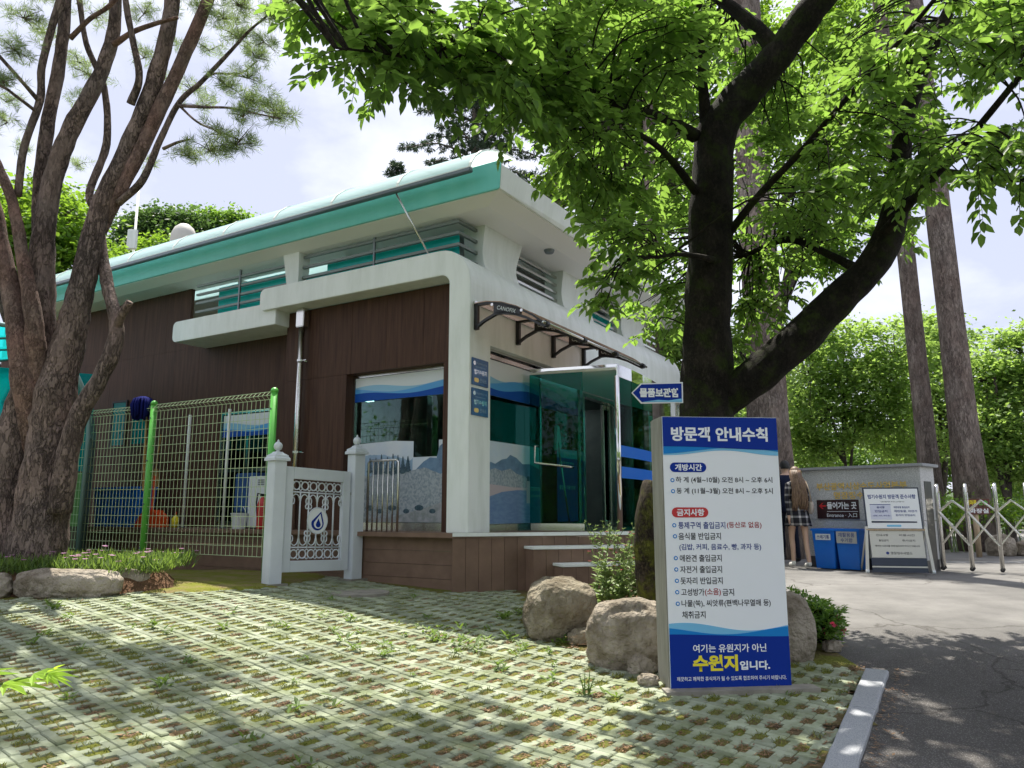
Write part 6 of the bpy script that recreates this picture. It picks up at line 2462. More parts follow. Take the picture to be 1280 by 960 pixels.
# ---- the cherry tree
ct = thing('cherry_tree', 'large mossy cherry tree with two dark limbs standing behind the notice board', 'tree', (1.55, 6.35, 0.2))
skel = []
TR = [(868, 800, 6.35, 62), (872, 740, 6.33, 50), (882, 650, 6.3, 42), (884, 560, 6.3, 41), (884, 500, 6.3, 40), (884, 420, 6.3, 36), (887, 330, 6.3, 34), (890, 240, 6.3, 33), (893, 180, 6.28, 32), (905, 148, 6.25, 31),
      (935, 112, 6.2, 28), (972, 70, 6.1, 26), (1005, 25, 6.0, 25), (1040, -20, 5.9, 23), (1090, -90, 5.8, 19), (1150, -180, 5.6, 14)]
TR = [(x, y, Y_, r * 0.84) for x, y, Y_, r in TR]
o, c, r = limb('trunk', TR, M['cherry_bark'], ct, 18, 0.13, 5)
skel += c[18:]
LR = [(892, 520, 6.3, 20), (918, 492, 6.25, 26), (955, 462, 6.2, 29), (1005, 418, 6.15, 29), (1055, 368, 6.1, 26), (1095, 325, 6.1, 24), (1118, 270, 6.15, 21), (1125, 215, 6.2, 17), (1132, 150, 6.2, 13), (1165, 60, 6.1, 10), (1215, -50, 6.0, 8)]
LR = [(x, y, Y_, r * 0.84) for x, y, Y_, r in LR]
o, c, r = limb('limb', LR, M['cherry_bark'], ct, 16, 0.13, 5)
skel += c
for pts in (
    [(884, 165, 6.28, 10), (879, 110, 6.1, 7), (876, 50, 5.8, 5), (872, -20, 5.5, 4), (860, -120, 5.0, 3)],
    [(868, 170, 6.25, 10), (840, 152, 6.0, 7), (800, 138, 5.6, 5.5), (740, 122, 5.2, 4), (690, 112, 4.8, 3), (600, 95, 4.3, 2.5), (500, 70, 3.9, 2), (420, 60, 3.6, 1.6)],
    [(870, 240, 6.2, 6), (830, 190, 5.9, 4.5), (790, 165, 5.5, 3.5), (750, 165, 5.2, 3), (715, 160, 4.9, 2)],
    [(912, 290, 6.25, 6), (948, 245, 6.0, 5), (1005, 185, 5.6, 4.5), (1065, 115, 5.2, 4), (1130, 45, 4.8, 3.5), (1200, -40, 4.4, 3)],
    [(1098, 300, 6.1, 8), (1150, 240, 5.7, 5.5), (1205, 180, 5.2, 5), (1275, 95, 4.8, 4.5), (1350, 0, 4.4, 4)],
    [(975, 75, 6.1, 14), (958, 48, 6.1, 12), (928, 20, 6.2, 10), (890, -10, 6.3, 8), (830, -70, 6.2, 6)],
    [(1085, 345, 6.1, 8), (1040, 320, 6.5, 5), (985, 300, 6.9, 4), (930, 320, 7.2, 3)],
    [(905, 330, 6.3, 6), (880, 322, 6.0, 4), (850, 318, 5.8, 3), (815, 322, 5.6, 2)],
    [(1120, 220, 6.2, 8), (1180, 215, 6.0, 5), (1250, 225, 5.7, 4), (1330, 220, 5.4, 3)],
    [(1040, -20, 5.9, 14), (960, -120, 5.0, 9), (840, -230, 4.0, 6), (700, -300, 3.3, 4)],
    [(1150, -180, 5.6, 11), (1230, -330, 4.4, 8), (1300, -500, 3.4, 6)],
):
    o, c, r = limb('branch', pts, M['cherry_bark'], ct, 8, 0.08, 8)
    skel += c
# mossy stub low on the left of the trunk
st = [(814, 772, 6.15, 16), (809, 720, 6.1, 15), (806, 670, 6.08, 13), (808, 630, 6.1, 12), (814, 604, 6.15, 10)]
M['moss_bark'] = bark_mat('moss_bark', (0.05, 0.04, 0.028), (0.075, 0.058, 0.04), (0.014, 0.011, 0.008), 30, (1, 1, 0.6), 0.9, 0.02, moss=((0.13, 0.14, 0.02), 4.0, 0.46))
limb('stub', st, M['moss_bark'], ct, 14, 0.2, 7)

fol = Foliage()
twig = MB()
SK = np.array([tuple(p) for p in skel])


CORR = [(884, 520), (884, 250), (893, 170), (940, 110), (1000, 30), (1045, -20)], [(905, 495), (955, 462), (1010, 412), (1055, 368), (1095, 325)]


def near_limb(p):
    q = p - CAM
    d_ = q.dot(FW)
    x, y = 640 + F * q.x / d_, 480 - F * q.dot(UP) / d_
    best = 1e9
    for line in CORR:
        for (a, b) in zip(line, line[1:]):
            vx, vy = b[0] - a[0], b[1] - a[1]
            t = clamp(((x - a[0]) * vx + (y - a[1]) * vy) / (vx * vx + vy * vy), 0, 1)
            best = min(best, math.hypot(x - a[0] - vx * t, y - a[1] - vy * t))
    return best


def bough(tip, nleaf, size, r_=rv, rad=0.34):
    d = SK - np.array(tip)
    dist = np.linalg.norm(d, axis=1) + 0.6 * np.maximum(0, SK[:, 2] - tip.z - 0.5)
    i = int(np.argmin(dist + 0.15 * np.random.default_rng(int(abs(tip.x * 1000))).random(len(d))))
    b = Vector(SK[i])
    L_ = (tip - b).length
    if L_ > 0.25:
        mid = b.lerp(tip, 0.55) + Vector((r_.uniform(-.1, .1), r_.uniform(-.1, .1), 0.12 * L_))
        pts = curve_pts([b, mid, tip], 4)
        rr = [0.004 + 0.006 * min(L_, 1.5) * (1 - k / (len(pts) - 1)) for k in range(len(pts))]
        twig.tube(pts, rr, 5, cap=False)
        out = (tip - b).normalized()
    else:
        out = rvec(r_)
    nt_ = max(3, nleaf // 11)
    for k in range(nt_):
        dr = (out * 0.7 + rvec(r_) * 0.9)
        dr.z = dr.z * 0.55 - 0.08
        dr.normalize()
        ln_ = r_.uniform(0.6, 1.25) * rad
        s0 = tip + rvec(r_) * 0.06 - out * r_.uniform(0, 0.25)
        e0 = s0 + dr * ln_ + Vector((0, 0, -0.12 * ln_))
        pts = [s0, s0.lerp(e0, 0.5) + Vector((0, 0, 0.03)), e0]
        twig.tube(pts, [0.0035, 0.0028, 0.0015], 4, cap=False)
        side = dr.cross(Vector((0, 0, 1)))
        side = side.normalized() if side.length > 0.1 else Vector((1, 0, 0))
        m_ = max(4, int(nleaf / nt_))
        for j in range(m_):
            f = (j + 0.6) / m_
            p = s0.lerp(e0, f) + Vector((0, 0, 0.03 * (1 - abs(2 * f - 1))))
            sg_ = 1 if j % 2 else -1
            ax_ = (side * sg_ * 0.85 + dr * 0.55 + Vector((0, 0, -0.28)) + rvec(r_) * 0.28)
            nn2 = Vector((0, 0, 1)) + rvec(r_) * 0.55
            sz = size * r_.uniform(0.55, 1.3)
            fol.leaf(p, ax_, nn2, sz, sz * r_.uniform(0.52, 0.64))
        sz = size * r_.uniform(0.8, 1.1)
        fol.leaf(e0, dr + Vector((0, 0, -0.35)), Vector((0, 0, 1)) + rvec(r_) * 0.4, sz, sz * 0.56)


def region(poly, y0, y1, N, nleaf, size, gap=0.0, rad=0.34, zmin=None):
    x0, x1 = min(p[0] for p in poly), max(p[0] for p in poly)
    v0, v1 = min(p[1] for p in poly), max(p[1] for p in poly)
    k = tries = 0
    while k < N and tries < N * 60:
        tries += 1
        x, y = rv.uniform(x0, x1), rv.uniform(v0, v1)
        if not inpoly(x, y, poly):
            continue
        p = at(x, y, rv.uniform(y0, y1))
        if p.y < 6.9 and near_limb(p) < 82:
            p = at(x, y, rv.uniform(6.9, 8.0))
        if gap and noise.noise(p * 1.15 + Vector((3, 7, 1))) < gap:
            continue
        bough(p, nleaf, size, rad=rad)
        k += 1


region([(362, 5), (420, -10), (660, -10), (660, 95), (600, 105), (550, 140), (505, 105), (475, 130), (425, 90), (375, 40)], 3.7, 4.6, 60, 40, 0.088, rad=0.25)
region([(560, 0), (720, 0), (720, 170), (665, 165), (630, 150), (600, 100)], 4.2, 5.4, 38, 46, 0.088, rad=0.30)
region([(690, -10), (880, -10), (880, 400), (815, 385), (790, 335), (770, 340), (735, 265), (690, 205), (670, 160), (690, 120)], 4.6, 6.4, 118, 50, 0.088, gap=-0.22, rad=0.32)
region([(728, 340), (770, 345), (765, 395), (740, 380)], 4.9, 5.4, 4, 36, 0.088, rad=0.18)
region([(880, -10), (1290, -10), (1290, 70), (1190, 100), (1160, 180), (1230, 215), (1180, 240), (1140, 285), (1085, 325), (1010, 335), (940, 300), (905, 250), (920, 160)], 4.7, 7.3, 160, 50, 0.088, gap=-0.2, rad=0.32)
region([(1180, 175), (1290, 160), (1290, 235), (1220, 225), (1185, 240)], 4.4, 5.6, 18, 40, 0.09)
region([(1160, -10), (1290, -10), (1290, 90), (1180, 60)], 4.0, 5.4, 16, 44, 0.09)
region([(925, 310), (1070, 335), (1035, 355), (990, 385), (940, 430), (915, 400)], 6.4, 7.6, 26, 44, 0.085)
region([(760, 300), (850, 330), (845, 440), (805, 420), (790, 380)], 6.2, 7.4, 12, 40, 0.085)
region([(905, 415), (945, 440), (925, 470), (905, 460)], 6.2, 6.6, 4, 30, 0.085, rad=0.2)
# crown above and beside the frame: it shades the paving and the road
for k in range(285):
    p = Vector((rv.uniform(-2.6, 5.6), rv.uniform(2.2, 8.0), 0))
    p.z = 1.11 + 0.80 * max(p.y, 2.5) + rv.uniform(0.3, 2.0)
    if noise.noise(p * 0.75 + Vector((1.3, 4.2, 2.2))) < -0.02:
        continue
    bough(p, 44, 0.105, rad=0.42)
fol.build('foliage', M['cherry_leaf'], ct, fold=0.22, droop=0.14)
twig.build('twigs', M['cherry_bark'], ct)
props(ct.children[-1], kind='stuff')

# ---- the old red pine
pt_ = thing('red_pine', 'old many stemmed red pine with cracked bark rising from the flower bed', 'tree', (-4.75, 7.95, 0.5))
YP = 8.0
for nm, pts, m in (
    ('trunk', [(44, 725, YP, 52), (46, 690, YP, 44), (52, 640, YP, 41), (60, 560, YP, 41), (70, 490, YP, 39), (88, 420, YP, 30), (106, 345, YP, 25), (124, 265, YP, 21), (158, 190, YP, 19), (188, 118, YP, 18), (207, 50, YP, 17), (217, -10, YP, 16), (228, -90, YP, 14), (250, -200, YP, 10)], 'pine_bark'),
    ('stem', [(8, 725, YP + .05, 46), (4, 650, YP + .1, 38), (16, 560, YP + .1, 37), (38, 480, YP + .1, 34), (50, 400, YP + .1, 28), (54, 300, YP + .1, 23), (66, 225, YP + .1, 20), (90, 160, YP + .1, 18), (120, 105, YP + .1, 16), (141, 45, YP + .1, 14), (145, -20, YP + .1, 12), (150, -130, YP + .1, 9)], 'pine_bark'),
    ('stem', [(128, 290, YP + .1, 9), (146, 248, YP + .02, 12), (165, 210, YP, 14), (196, 145, YP, 15), (228, 75, YP, 14), (258, 5, YP, 13), (285, -70, YP, 11), (320, -160, YP, 8)], 'pine_red_bark'),
    ('stem', [(52, 345, YP + .2, 17), (50, 250, YP + .2, 15), (58, 165, YP + .2, 14), (74, 80, YP + .2, 13), (82, 0, YP + .2, 12), (80, -100, YP + .2, 9)], 'pine_bark'),
    ('stem', [(56, 540, YP + .15, 16), (50, 490, YP, 19), (45, 440, YP - .12, 20), (40, 385, YP - .2, 17), (30, 330, YP - .2, 13), (16, 255, YP - .2, 11), (-4, 205, YP - .2, 10), (-40, 130, YP - .2, 8), (-66, 40, YP - .3, 6), (-84, -70, YP - .5, 3)], 'pine_red_bark'),
    ('stem', [(44, 580, YP + .15, 18), (38, 525, YP, 24), (30, 470, YP - .1, 26), (18, 385, YP - .1, 20), (2, 310, YP - .1, 17), (-14, 240, YP - .1, 15), (-60, 120, YP - .1, 10), (-98, 10, YP, 7), (-140, -110, YP + .2, 3)], 'pine_red_bark'),
    ('stem', [(74, 640, YP - .1, 20), (84, 575, YP - .15, 21), (96, 525, YP - .15, 19), (122, 478, YP - .15, 17), (140, 440, YP - .15, 17), (146, 405, YP - .1, 14), (136, 365, YP, 13), (128, 320, YP + .1, 12), (122, 270, YP + .15, 9), (112, 240, YP + .2, 8), (133, 180, YP + .25, 8), (130, 110, YP + .25, 7), (108, 55, YP + .2, 6), (98, -10, YP + .2, 6)], 'pine_bark'),
    ('stub', [(145, 412, YP - .12, 10), (152, 394, YP - .2, 9), (162, 377, YP - .25, 8)], 'pine_bark'),
    ('branch', [(22, 245, YP - .1, 8), (30, 185, YP - .1, 8), (50, 125, YP, 8), (52, 85, YP, 8), (66, 30, YP, 8), (78, -10, YP, 8)], 'pine_bark'),
    ('branch', [(148, 254, YP, 8), (178, 225, YP - .1, 8), (200, 175, YP - .15, 7), (224, 128, YP - .2, 6), (252, 102, YP - .3, 5.5), (288, 64, YP - .4, 4), (312, 38, YP - .5, 3), (340, 15, YP - .6, 2)], 'pine_bark'),
    ('branch', [(204, 186, YP - .14, 4), (222, 178, YP - .2, 3), (238, 174, YP - .25, 2)], 'pine_bark'),
    ('branch', [(163, 130, YP - .1, 9), (174, 96, YP - .15, 8), (166, 50, YP - .15, 7), (158, 8, YP - .2, 7), (150, -60, YP - .2, 5)], 'pine_bark'),
    ('branch', [(88, 48, YP + .1, 6), (112, 24, YP, 5), (138, 6, YP - .1, 5), (170, -30, YP - .1, 4)], 'pine_red_bark'),
    ('branch', [(142, 56, YP, 7), (166, 40, YP - .1, 6), (196, 29, YP - .2, 5), (222, 22, YP - .3, 4)], 'pine_red_bark'),
    ('branch', [(222, 132, YP - .2, 4), (255, 134, YP - .4, 3), (288, 135, YP - .6, 2.6), (320, 142, YP - .8, 2), (350, 148, YP - 1, 1.5)], 'pine_bark'),
    ('branch', [(224, 132, YP - .2, 3), (246, 152, YP - .3, 2.4), (272, 164, YP - .5, 2), (300, 175, YP - .6, 1.4)], 'pine_bark'),
    ('branch', [(250, 103, YP - .3, 3), (268, 92, YP - .1, 2.6), (300, 92, YP + .2, 2), (322, 76, YP + .4, 1.5)], 'pine_bark'),
    ('branch', [(50, 128, YP, 5), (24, 98, YP - .3, 4), (-10, 60, YP - .5, 4)], 'pine_bark'),
    ('branch', [(46, 140, YP, 4), (20, 120, YP - .4, 3.4), (2, 108, YP - .6, 3), (-30, 100, YP - .8, 2)], 'pine_bark'),
):
    pts = [(x, y, Y_, r * (0.76 if y > 600 else 0.62 if y > 330 else 0.62)) for x, y, Y_, r in pts]
    limb(nm, pts, M[m], pt_, 16 if nm in ('trunk', 'stem') else 9, 0.16 if nm in ('trunk', 'stem') else 0.1, 7)


def tufts(centres, n_each, length, width, m, parent, name='foliage', spread=1.0, up=0.35, seed=1):
    g = np.random.default_rng(seed)
    N = len(centres)
    c = np.repeat(np.array([tuple(p) for p in centres]), n_each, axis=0)
    a = g.normal(size=(N * n_each, 3))
    a = unit(a)
    a[:, 2] += up
    base_dir = np.repeat(unit(g.normal(size=(N, 3)) * [1, 1, 0.5]), n_each, axis=0)
    a = unit(a * spread + base_dir * 0.9)
    c = c + base_dir * g.uniform(-0.05, 0.05, size=(N * n_each, 1))
    nn3 = g.normal(size=(N * n_each, 3))
    v, f = diamonds(c, a, nn3, g.uniform(0.7, 1.15, N * n_each) * length, np.full(N * n_each, width))
    return np_mesh(name, v, f, m, parent)


cen = []
tw = MB()


def pine_pad(x, y, Y, rx, ry, n):
    """a flat spray of needle tufts on its twigs"""
    b = at(x, y, Y)
    s = Y / 963
    for k in range(int(n * 1.6)):
        p = b + Vector((rv.gauss(0, rx * s * 0.5), rv.gauss(0, rx * s * 0.55), rv.gauss(0, ry * s * 0.5)))
        cen.append(p)
        if k % 3 == 0:
            tw.tube([b + Vector((0, 0, -0.03)), b.lerp(p, 0.6), p], [0.006, 0.004, 0.002], 4, cap=False)


for a in ((345, 140, 7.1, 26, 12, 26), (318, 125, 7.2, 22, 10, 20), (305, 142, 7.3, 20, 8, 14), (295, 178, 7.4, 26, 10, 24), (262, 185, 7.5, 26, 9, 20), (235, 192, 7.6, 22, 7, 14), (275, 165, 7.4, 20, 8, 12),
          (285, 105, 7.6, 24, 8, 16), (310, 95, 7.8, 22, 8, 14), (322, 70, 8.2, 22, 9, 18), (300, 45, 7.6, 24, 10, 22), (345, 20, 7.4, 26, 12, 26), (330, 50, 7.8, 20, 8, 14), (280, 20, 8, 24, 10, 20), (250, 12, 8.2, 22, 10, 16),
          (262, 60, 8.4, 20, 8, 10), (240, 110, 8.5, 18, 7, 10), (215, 55, 8.6, 18, 8, 8), (180, 70, 8.6, 20, 9, 10), (180, 15, 8.3, 22, 10, 14), (110, 90, 8.7, 22, 8, 14), (98, 75, 8.8, 18, 7, 10), (100, 120, 8.7, 18, 7, 8), (120, 20, 8.5, 22, 8, 12),
          (20, 60, 7.6, 26, 12, 22), (5, 100, 7.4, 22, 8, 14), (30, 20, 7.8, 26, 12, 20), (10, 150, 7.6, 20, 7, 10), (60, 40, 8.6, 22, 8, 12), (8, 125, 8.6, 18, 7, 8), (25, 185, 8.8, 14, 6, 6), (95, 205, 8.9, 14, 6, 6), (190, 205, 8.8, 14, 6, 5), (215, 100, 8.8, 16, 7, 8), (255, 130, 8.4, 20, 8, 10),
          (300, 5, 7.4, 30, 12, 26), (360, 0, 7.2, 26, 14, 22), (215, -10, 8.2, 26, 12, 14), (60, -10, 8.0, 30, 12, 20)):
    pine_pad(*a)
for k in range(125):                                         # the crown above the frame
    x, y = rv.uniform(-260, 480), rv.uniform(-330, -20)
    pine_pad(x, y, rv.uniform(6.2, 9.4), 30, 12, 16)
tufts(cen, 30, 0.11, 0.0048, M['needle'], pt_, seed=4)
tw.build('twigs', M['pine_bark'], pt_)
props(pt_.children[-1], kind='stuff')


# ---- broadleaf trees further off
def clump_tree(name, label, base, h, crown, n_cl, per, leaf, m, bark, group=None, trunk_r=0.18, seed=1, cl_r=0.55, lo=0.25, leanx=0.0):
    """crown: list of (dx, dy, z, rx, ry, rz) ellipsoids holding leaf clumps; limbs run to them"""
    r_ = random.Random(seed)
    g = np.random.default_rng(seed)
    b = Vector(base)
    t = thing(name, label, 'tree', b, group)
    mb = MB()
    ztop = max(e[2] for e in crown)
    tp_ = [b - Z * 0.1, b + Vector((leanx * .2, 0, h * 0.15)), b + Vector((leanx * .6 + r_.uniform(-.2, .2), r_.uniform(-.2, .2), h * 0.4)), b + Vector((leanx, 0, min(ztop, h * 0.8)))]
    c = curve_pts(tp_, 5)
    mb.tube(c, [trunk_r * (1.25 if k == 0 else 1) * (1 - 0.75 * k / (len(c) - 1)) for k in range(len(c))], 10, jit=0.12, sc=3)
    mb.build('trunk', bark, t, smooth=True)
    limbs = MB()
    C, A_, N_ = [], [], []
    for (dx, dy, z, rx, ry, rz) in crown:
        ec = b + Vector((dx, dy, z))
        k0 = c[r_.randint(len(c) // 3, len(c) - 3)]
        mid = k0.lerp(ec, 0.5) + Vector((r_.uniform(-.3, .3), r_.uniform(-.3, .3), 0.15))
        bp_ = curve_pts([k0, mid, ec], 5)
        limbs.tube(bp_, [trunk_r * 0.60 * (1 - 0.75 * q / (len(bp_) - 1)) for q in range(len(bp_))], 7, cap=False, jit=0.1)
        n_here = max(3, int(n_cl * (rx * ry * rz) ** 0.66 / sum((e[3] * e[4] * e[5]) ** 0.66 for e in crown)))
        for q in range(n_here):
            d = rvec(r_)
            k = r_.uniform(0.45, 1.0) ** 0.6
            p = ec + Vector((d.x * rx * k, d.y * ry * k, d.z * rz * k))
            if q % 3 == 0:
                limbs.tube([ec.lerp(p, 0.1), ec.lerp(p, 0.6) + Vector((0, 0, 0.1)), p], [trunk_r * 0.22, trunk_r * 0.14, 0.012], 5, cap=False)
            sp_ = cl_r * r_.uniform(0.5, 1.1)
            off = g.normal(size=(per, 3)) * [sp_ * 0.5, sp_ * 0.5, sp_ * 0.26]
            C.append(np.array(p) + off)
            a = g.normal(size=(per, 3))
            a[:, 2] = a[:, 2] * 0.45 - 0.35
            a += np.array(d) * 0.5
            A_.append(a)
            nn4 = g.normal(size=(per, 3)) * 0.6
            nn4[:, 2] += 1.0
            N_.append(nn4)
    C, A_, N_ = np.concatenate(C), np.concatenate(A_), np.concatenate(N_)
    l = g.uniform(0.55, 1.45, len(C)) * leaf
    v, f = diamonds(C, A_, N_, l, l * 0.55)
    np_mesh('foliage', v, f, m, t)
    limbs.build('limbs', bark, t, smooth=True)
    props(t.children[-1], kind='stuff')
    return t


def crown_px(Y, blobs, bx, by, depth=0.8):
    """ellipsoids given by picture position and size, as offsets from the base (bx, by)"""
    s = Y / 963
    out = []
    for (x, y, rx, ry) in blobs:
        p = at(x, y, Y)
        out.append((p.x - bx.x, rv.uniform(-.6, .6), p.z - bx.z, rx * s, rx * s * depth, ry * s))
    return out


def px_tree(name, label, x, Y, blobs, h_px, n_cl, per, leaf, m, bark, group, trunk_r, seed, cl_r):
    p = at(x, 650, Y)
    b = Vector((p.x, Y, gz(p.x, Y) - 0.02))
    hz = at(x, h_px, Y).z - b.z
    return clump_tree(name, label, b, hz, crown_px(Y, blobs, b, 0), n_cl, per, leaf, m, bark, group, trunk_r, seed, cl_r)


bark2 = bark_mat('grey_bark', (0.075, 0.06, 0.05), (0.11, 0.095, 0.08), (0.03, 0.024, 0.02), 18, (1, 1, 0.5), 0.7, 0.02)
TG = 'broadleaf trees beyond the gate'
px_tree('broadleaf_tree', 'green spreading tree behind the granite gate pillar', 1068, 24, [(1010, 470, 40, 60), (1060, 430, 50, 42), (1110, 450, 50, 50), (1040, 520, 60, 45), (1115, 530, 50, 40), (1080, 490, 60, 45), (1020, 560, 40, 30)], 400, 330, 80, 0.15, M['far_leaf'], bark2, TG, 0.09, 21, 0.7)
px_tree('broadleaf_tree', 'pale green tree filling the gap between the two tall grey trunks', 1180, 27, [(1150, 430, 40, 40), (1190, 440, 40, 36), (1160, 490, 55, 40), (1200, 520, 50, 40), (1150, 550, 50, 30)], 400, 230, 80, 0.16, M['far_leaf'], bark2, TG, 0.15, 22, 0.8)
px_tree('broadleaf_tree', 'dark green tree at the right edge beyond the barrier gate', 1262, 21, [(1250, 470, 40, 40), (1290, 500, 50, 50), (1240, 540, 45, 40), (1280, 570, 50, 40), (1300, 440, 40, 40)], 420, 250, 80, 0.14, M['far_leaf'], bark2, TG, 0.15, 23, 0.7)
px_tree('broadleaf_tree', 'bushy green tree behind the two walking visitors', 985, 29, [(960, 540, 45, 50), (1000, 500, 45, 50), (930, 560, 40, 50), (985, 570, 50, 34)], 460, 230, 80, 0.16, M['far_leaf'], bark2, TG, 0.14, 24, 0.8)
px_tree('broadleaf_tree', 'low shaded tree in the distance between pillar and barrier gate', 1130, 34, [(1100, 560, 60, 30), (1160, 575, 60, 30), (1220, 560, 60, 34), (1270, 590, 50, 28), (1030, 585, 60, 30)], 530, 280, 80, 0.18, M['green_leaf'], bark2, TG, 0.09, 25, 0.95)
px_tree('broadleaf_tree', 'yellow green tree half hidden behind the thick cherry trunk', 900, 19, [(860, 470, 36, 50), (900, 430, 40, 50), (945, 470, 36, 50), (850, 400, 30, 36), (880, 540, 50, 40), (830, 450, 26, 40)], 380, 240, 80, 0.13, M['far_leaf'], bark2, TG, 0.15, 26, 0.65)
TB = 'trees behind the visitor centre'
px_tree('broadleaf_tree', 'sunlit tree with yellow green leaves behind the old pine', 30, 17, [(20, 300, 60, 50), (75, 290, 45, 45), (40, 245, 45, 35), (100, 330, 36, 40), (60, 350, 60, 36), (-30, 280, 50, 60), (130, 345, 26, 26)], 230, 270, 80, 0.14, M['bright_leaf'], bark2, TB, 0.2, 31, 0.7)
px_tree('broadleaf_tree', 'round dark green tree on the skyline behind the antenna mast', 200, 34, [(185, 285, 34, 22), (220, 282, 40, 24), (160, 300, 30, 24), (245, 290, 26, 18), (200, 310, 60, 26)], 262, 210, 80, 0.2, M['dark_leaf'], bark2, TB, 0.24, 32, 0.9)
px_tree('broadleaf_tree', 'low green tree on the skyline above the roof edge, right of the white dome', 275, 36, [(265, 285, 26, 16), (292, 280, 20, 14), (280, 300, 36, 20)], 268, 100, 80, 0.2, M['green_leaf'], bark2, TB, 0.2, 33, 0.8)
px_tree('broadleaf_tree', 'light green tree beside the white dome behind the roof', 225, 27, [(205, 312, 30, 16), (240, 318, 30, 16), (160, 325, 34, 20)], 300, 110, 80, 0.15, M['bright_leaf'], bark2, TB, 0.18, 34, 0.7)
px_tree('broadleaf_tree', 'dense dark tree seen through the louvres behind the building', 640, 26, [(560, 330, 70, 50), (650, 340, 80, 60), (740, 360, 70, 60), (800, 420, 50, 60), (480, 340, 60, 40)], 280, 260, 80, 0.18, M['dark_leaf'], bark2, TB, 0.24, 35, 0.9)
px_tree('broadleaf_tree', 'yellow green sunlit tree high behind the cherry crown', 790, 21, [(700, 60, 70, 60), (790, 40, 80, 70), (850, 110, 70, 70), (760, 150, 80, 70), (830, 230, 70, 70), (720, 240, 60, 60), (900, 40, 80, 60), (940, 180, 60, 80), (980, 60, 60, 60)], -20, 420, 80, 0.16, M['bright_leaf'], bark2, TB, 0.3, 36, 0.8)
px_tree('broadleaf_tree', 'bright tree high above the barrier gate behind the cherry crown', 962, 23, [(1000, 150, 50, 60), (1050, 220, 60, 50), (1010, 270, 50, 50), (1090, 120, 60, 60), (1060, 40, 70, 50), (1130, 50, 50, 50)], 20, 260, 80, 0.17, M['bright_leaf'], bark2, TB, 0.28, 37, 0.8)


# ---- tall conifers
def conifer(label, x, Y, w_px, ytop_px, br0, m, group, seed, reach=2.6, bark=None, step=0.5, lean=0.0, n_each=10, ybase=640, low=0.0, leafy=True):
    r_ = random.Random(seed)
    s = Y / 963
    p = at(x, ybase, Y)
    b = Vector((p.x, Y, gz(p.x, Y)))
    H = at(x, ytop_px, Y).z - b.z
    t = thing('conifer', label, 'tree', b, group)
    mb = MB()
    r0 = w_px * s / 2
    c = [b + Vector((lean * k / 12, 0, H * k / 12 - 0.1)) for k in range(13)]
    mb.tube(c, [r0 * (1.30 if k == 0 else 1.0) * (1 - 0.86 * (k / 12) ** 1.25) for k in range(13)], 14, jit=0.12, sc=2.5)
    mb.build('trunk', bark or M['cedar_bark'], t, smooth=True)
    if not leafy:
        return t
    cen_, br_m = [], MB()
    z = H * br0
    k = 0
    while z < H:
        f = (z - H * br0) / (H * (1 - br0))
        ln_ = reach * (1 - f) ** 0.8 * r_.uniform(0.7, 1.15) + 0.15
        a = k * 2.4 + r_.uniform(-.4, .4)
        d = Vector((math.cos(a), math.sin(a), 0))
        o_ = b + Vector((lean * z / H, 0, z))
        pts = [o_, o_ + d * ln_ * 0.5 + Z * 0.06 * ln_, o_ + d * ln_ - Z * 0.14 * ln_]
        br_m.tube(curve_pts(pts, 3), [0.035 * ln_ / 2.5 + .006 - 0.0045 * ln_ / 2.5 * q for q in range(7)], 5, cap=False)
        side = Vector((-d.y, d.x, 0))
        nq = int(ln_ * 13) + 4
        for q in range(nq):
            u_ = (q + r_.random()) / nq
            wd2 = 0.35 * ln_ * (1 - u_) * 0.9 + 0.08
            pp_ = o_.lerp(pts[2], u_) + Z * (0.13 * ln_ * math.sin(u_ * 3.0)) + side * r_.uniform(-wd2, wd2) - Z * r_.uniform(0, .10)
            cen_.append(pp_)
        z += step * r_.uniform(0.6, 1.2) * (0.5 + 0.5 * (1 - f))
        k += 1
    tufts(cen_, n_each, 0.19, 0.032, m, t, seed=seed, up=-0.1)
    br_m.build('limbs', bark or M['cedar_bark'], t, smooth=True)
    props(t.children[-1], kind='stuff')
    return t


CG = 'tall conifers'
conifer('thick reddish conifer trunk close behind the right limb of the cherry', 966, 14.5, 54, -900, 0.72, M['cedar_needle'], CG, 1, 1.5)
conifer('slim tall trunk leaning right, left of the two beyond the barrier gate', 1168, 18.0, 25, -700, 0.74, M['cedar_needle'], CG, 2, 1.4, lean=-0.55)
conifer('thicker tall trunk leaning right, right of the two beyond the barrier gate', 1219, 17.0, 36, -800, 0.74, M['cedar_needle'], CG, 3, 1.4, lean=-0.75)
conifer('grey tall conifer rising behind the middle of the cherry crown', 772, 24.0, 30, -320, 0.42, M['cedar_needle'], CG, 4, 3.6, lean=-0.5)
conifer('dark cedar with drooping branches just above the roof corner', 590, 24.0, 26, 20, 0.46, M['cedar_needle'], CG, 5, 3.7, n_each=22, step=0.22)
conifer('small cedar tip showing above the glazed eave', 484, 26.0, 16, 200, 0.5, M['cedar_needle'], CG, 6, 2.0, n_each=22, step=0.2)
conifer('dark conifer high above the cherry branches near the top of the view', 700, 27.0, 30, -170, 0.55, M['cedar_needle'], CG, 7, 4.6, n_each=14)
conifer('conifer with feathery branches at the right edge of the view', 1420, 19.0, 40, -420, 0.36, M['cedar_needle'], CG, 8, 2.0, n_each=14)
conifer('pale grey trunk between the building and the cherry trunk', 826, 19.0, 22, -300, 0.5, M['cedar_needle'], CG, 9, 2.4)

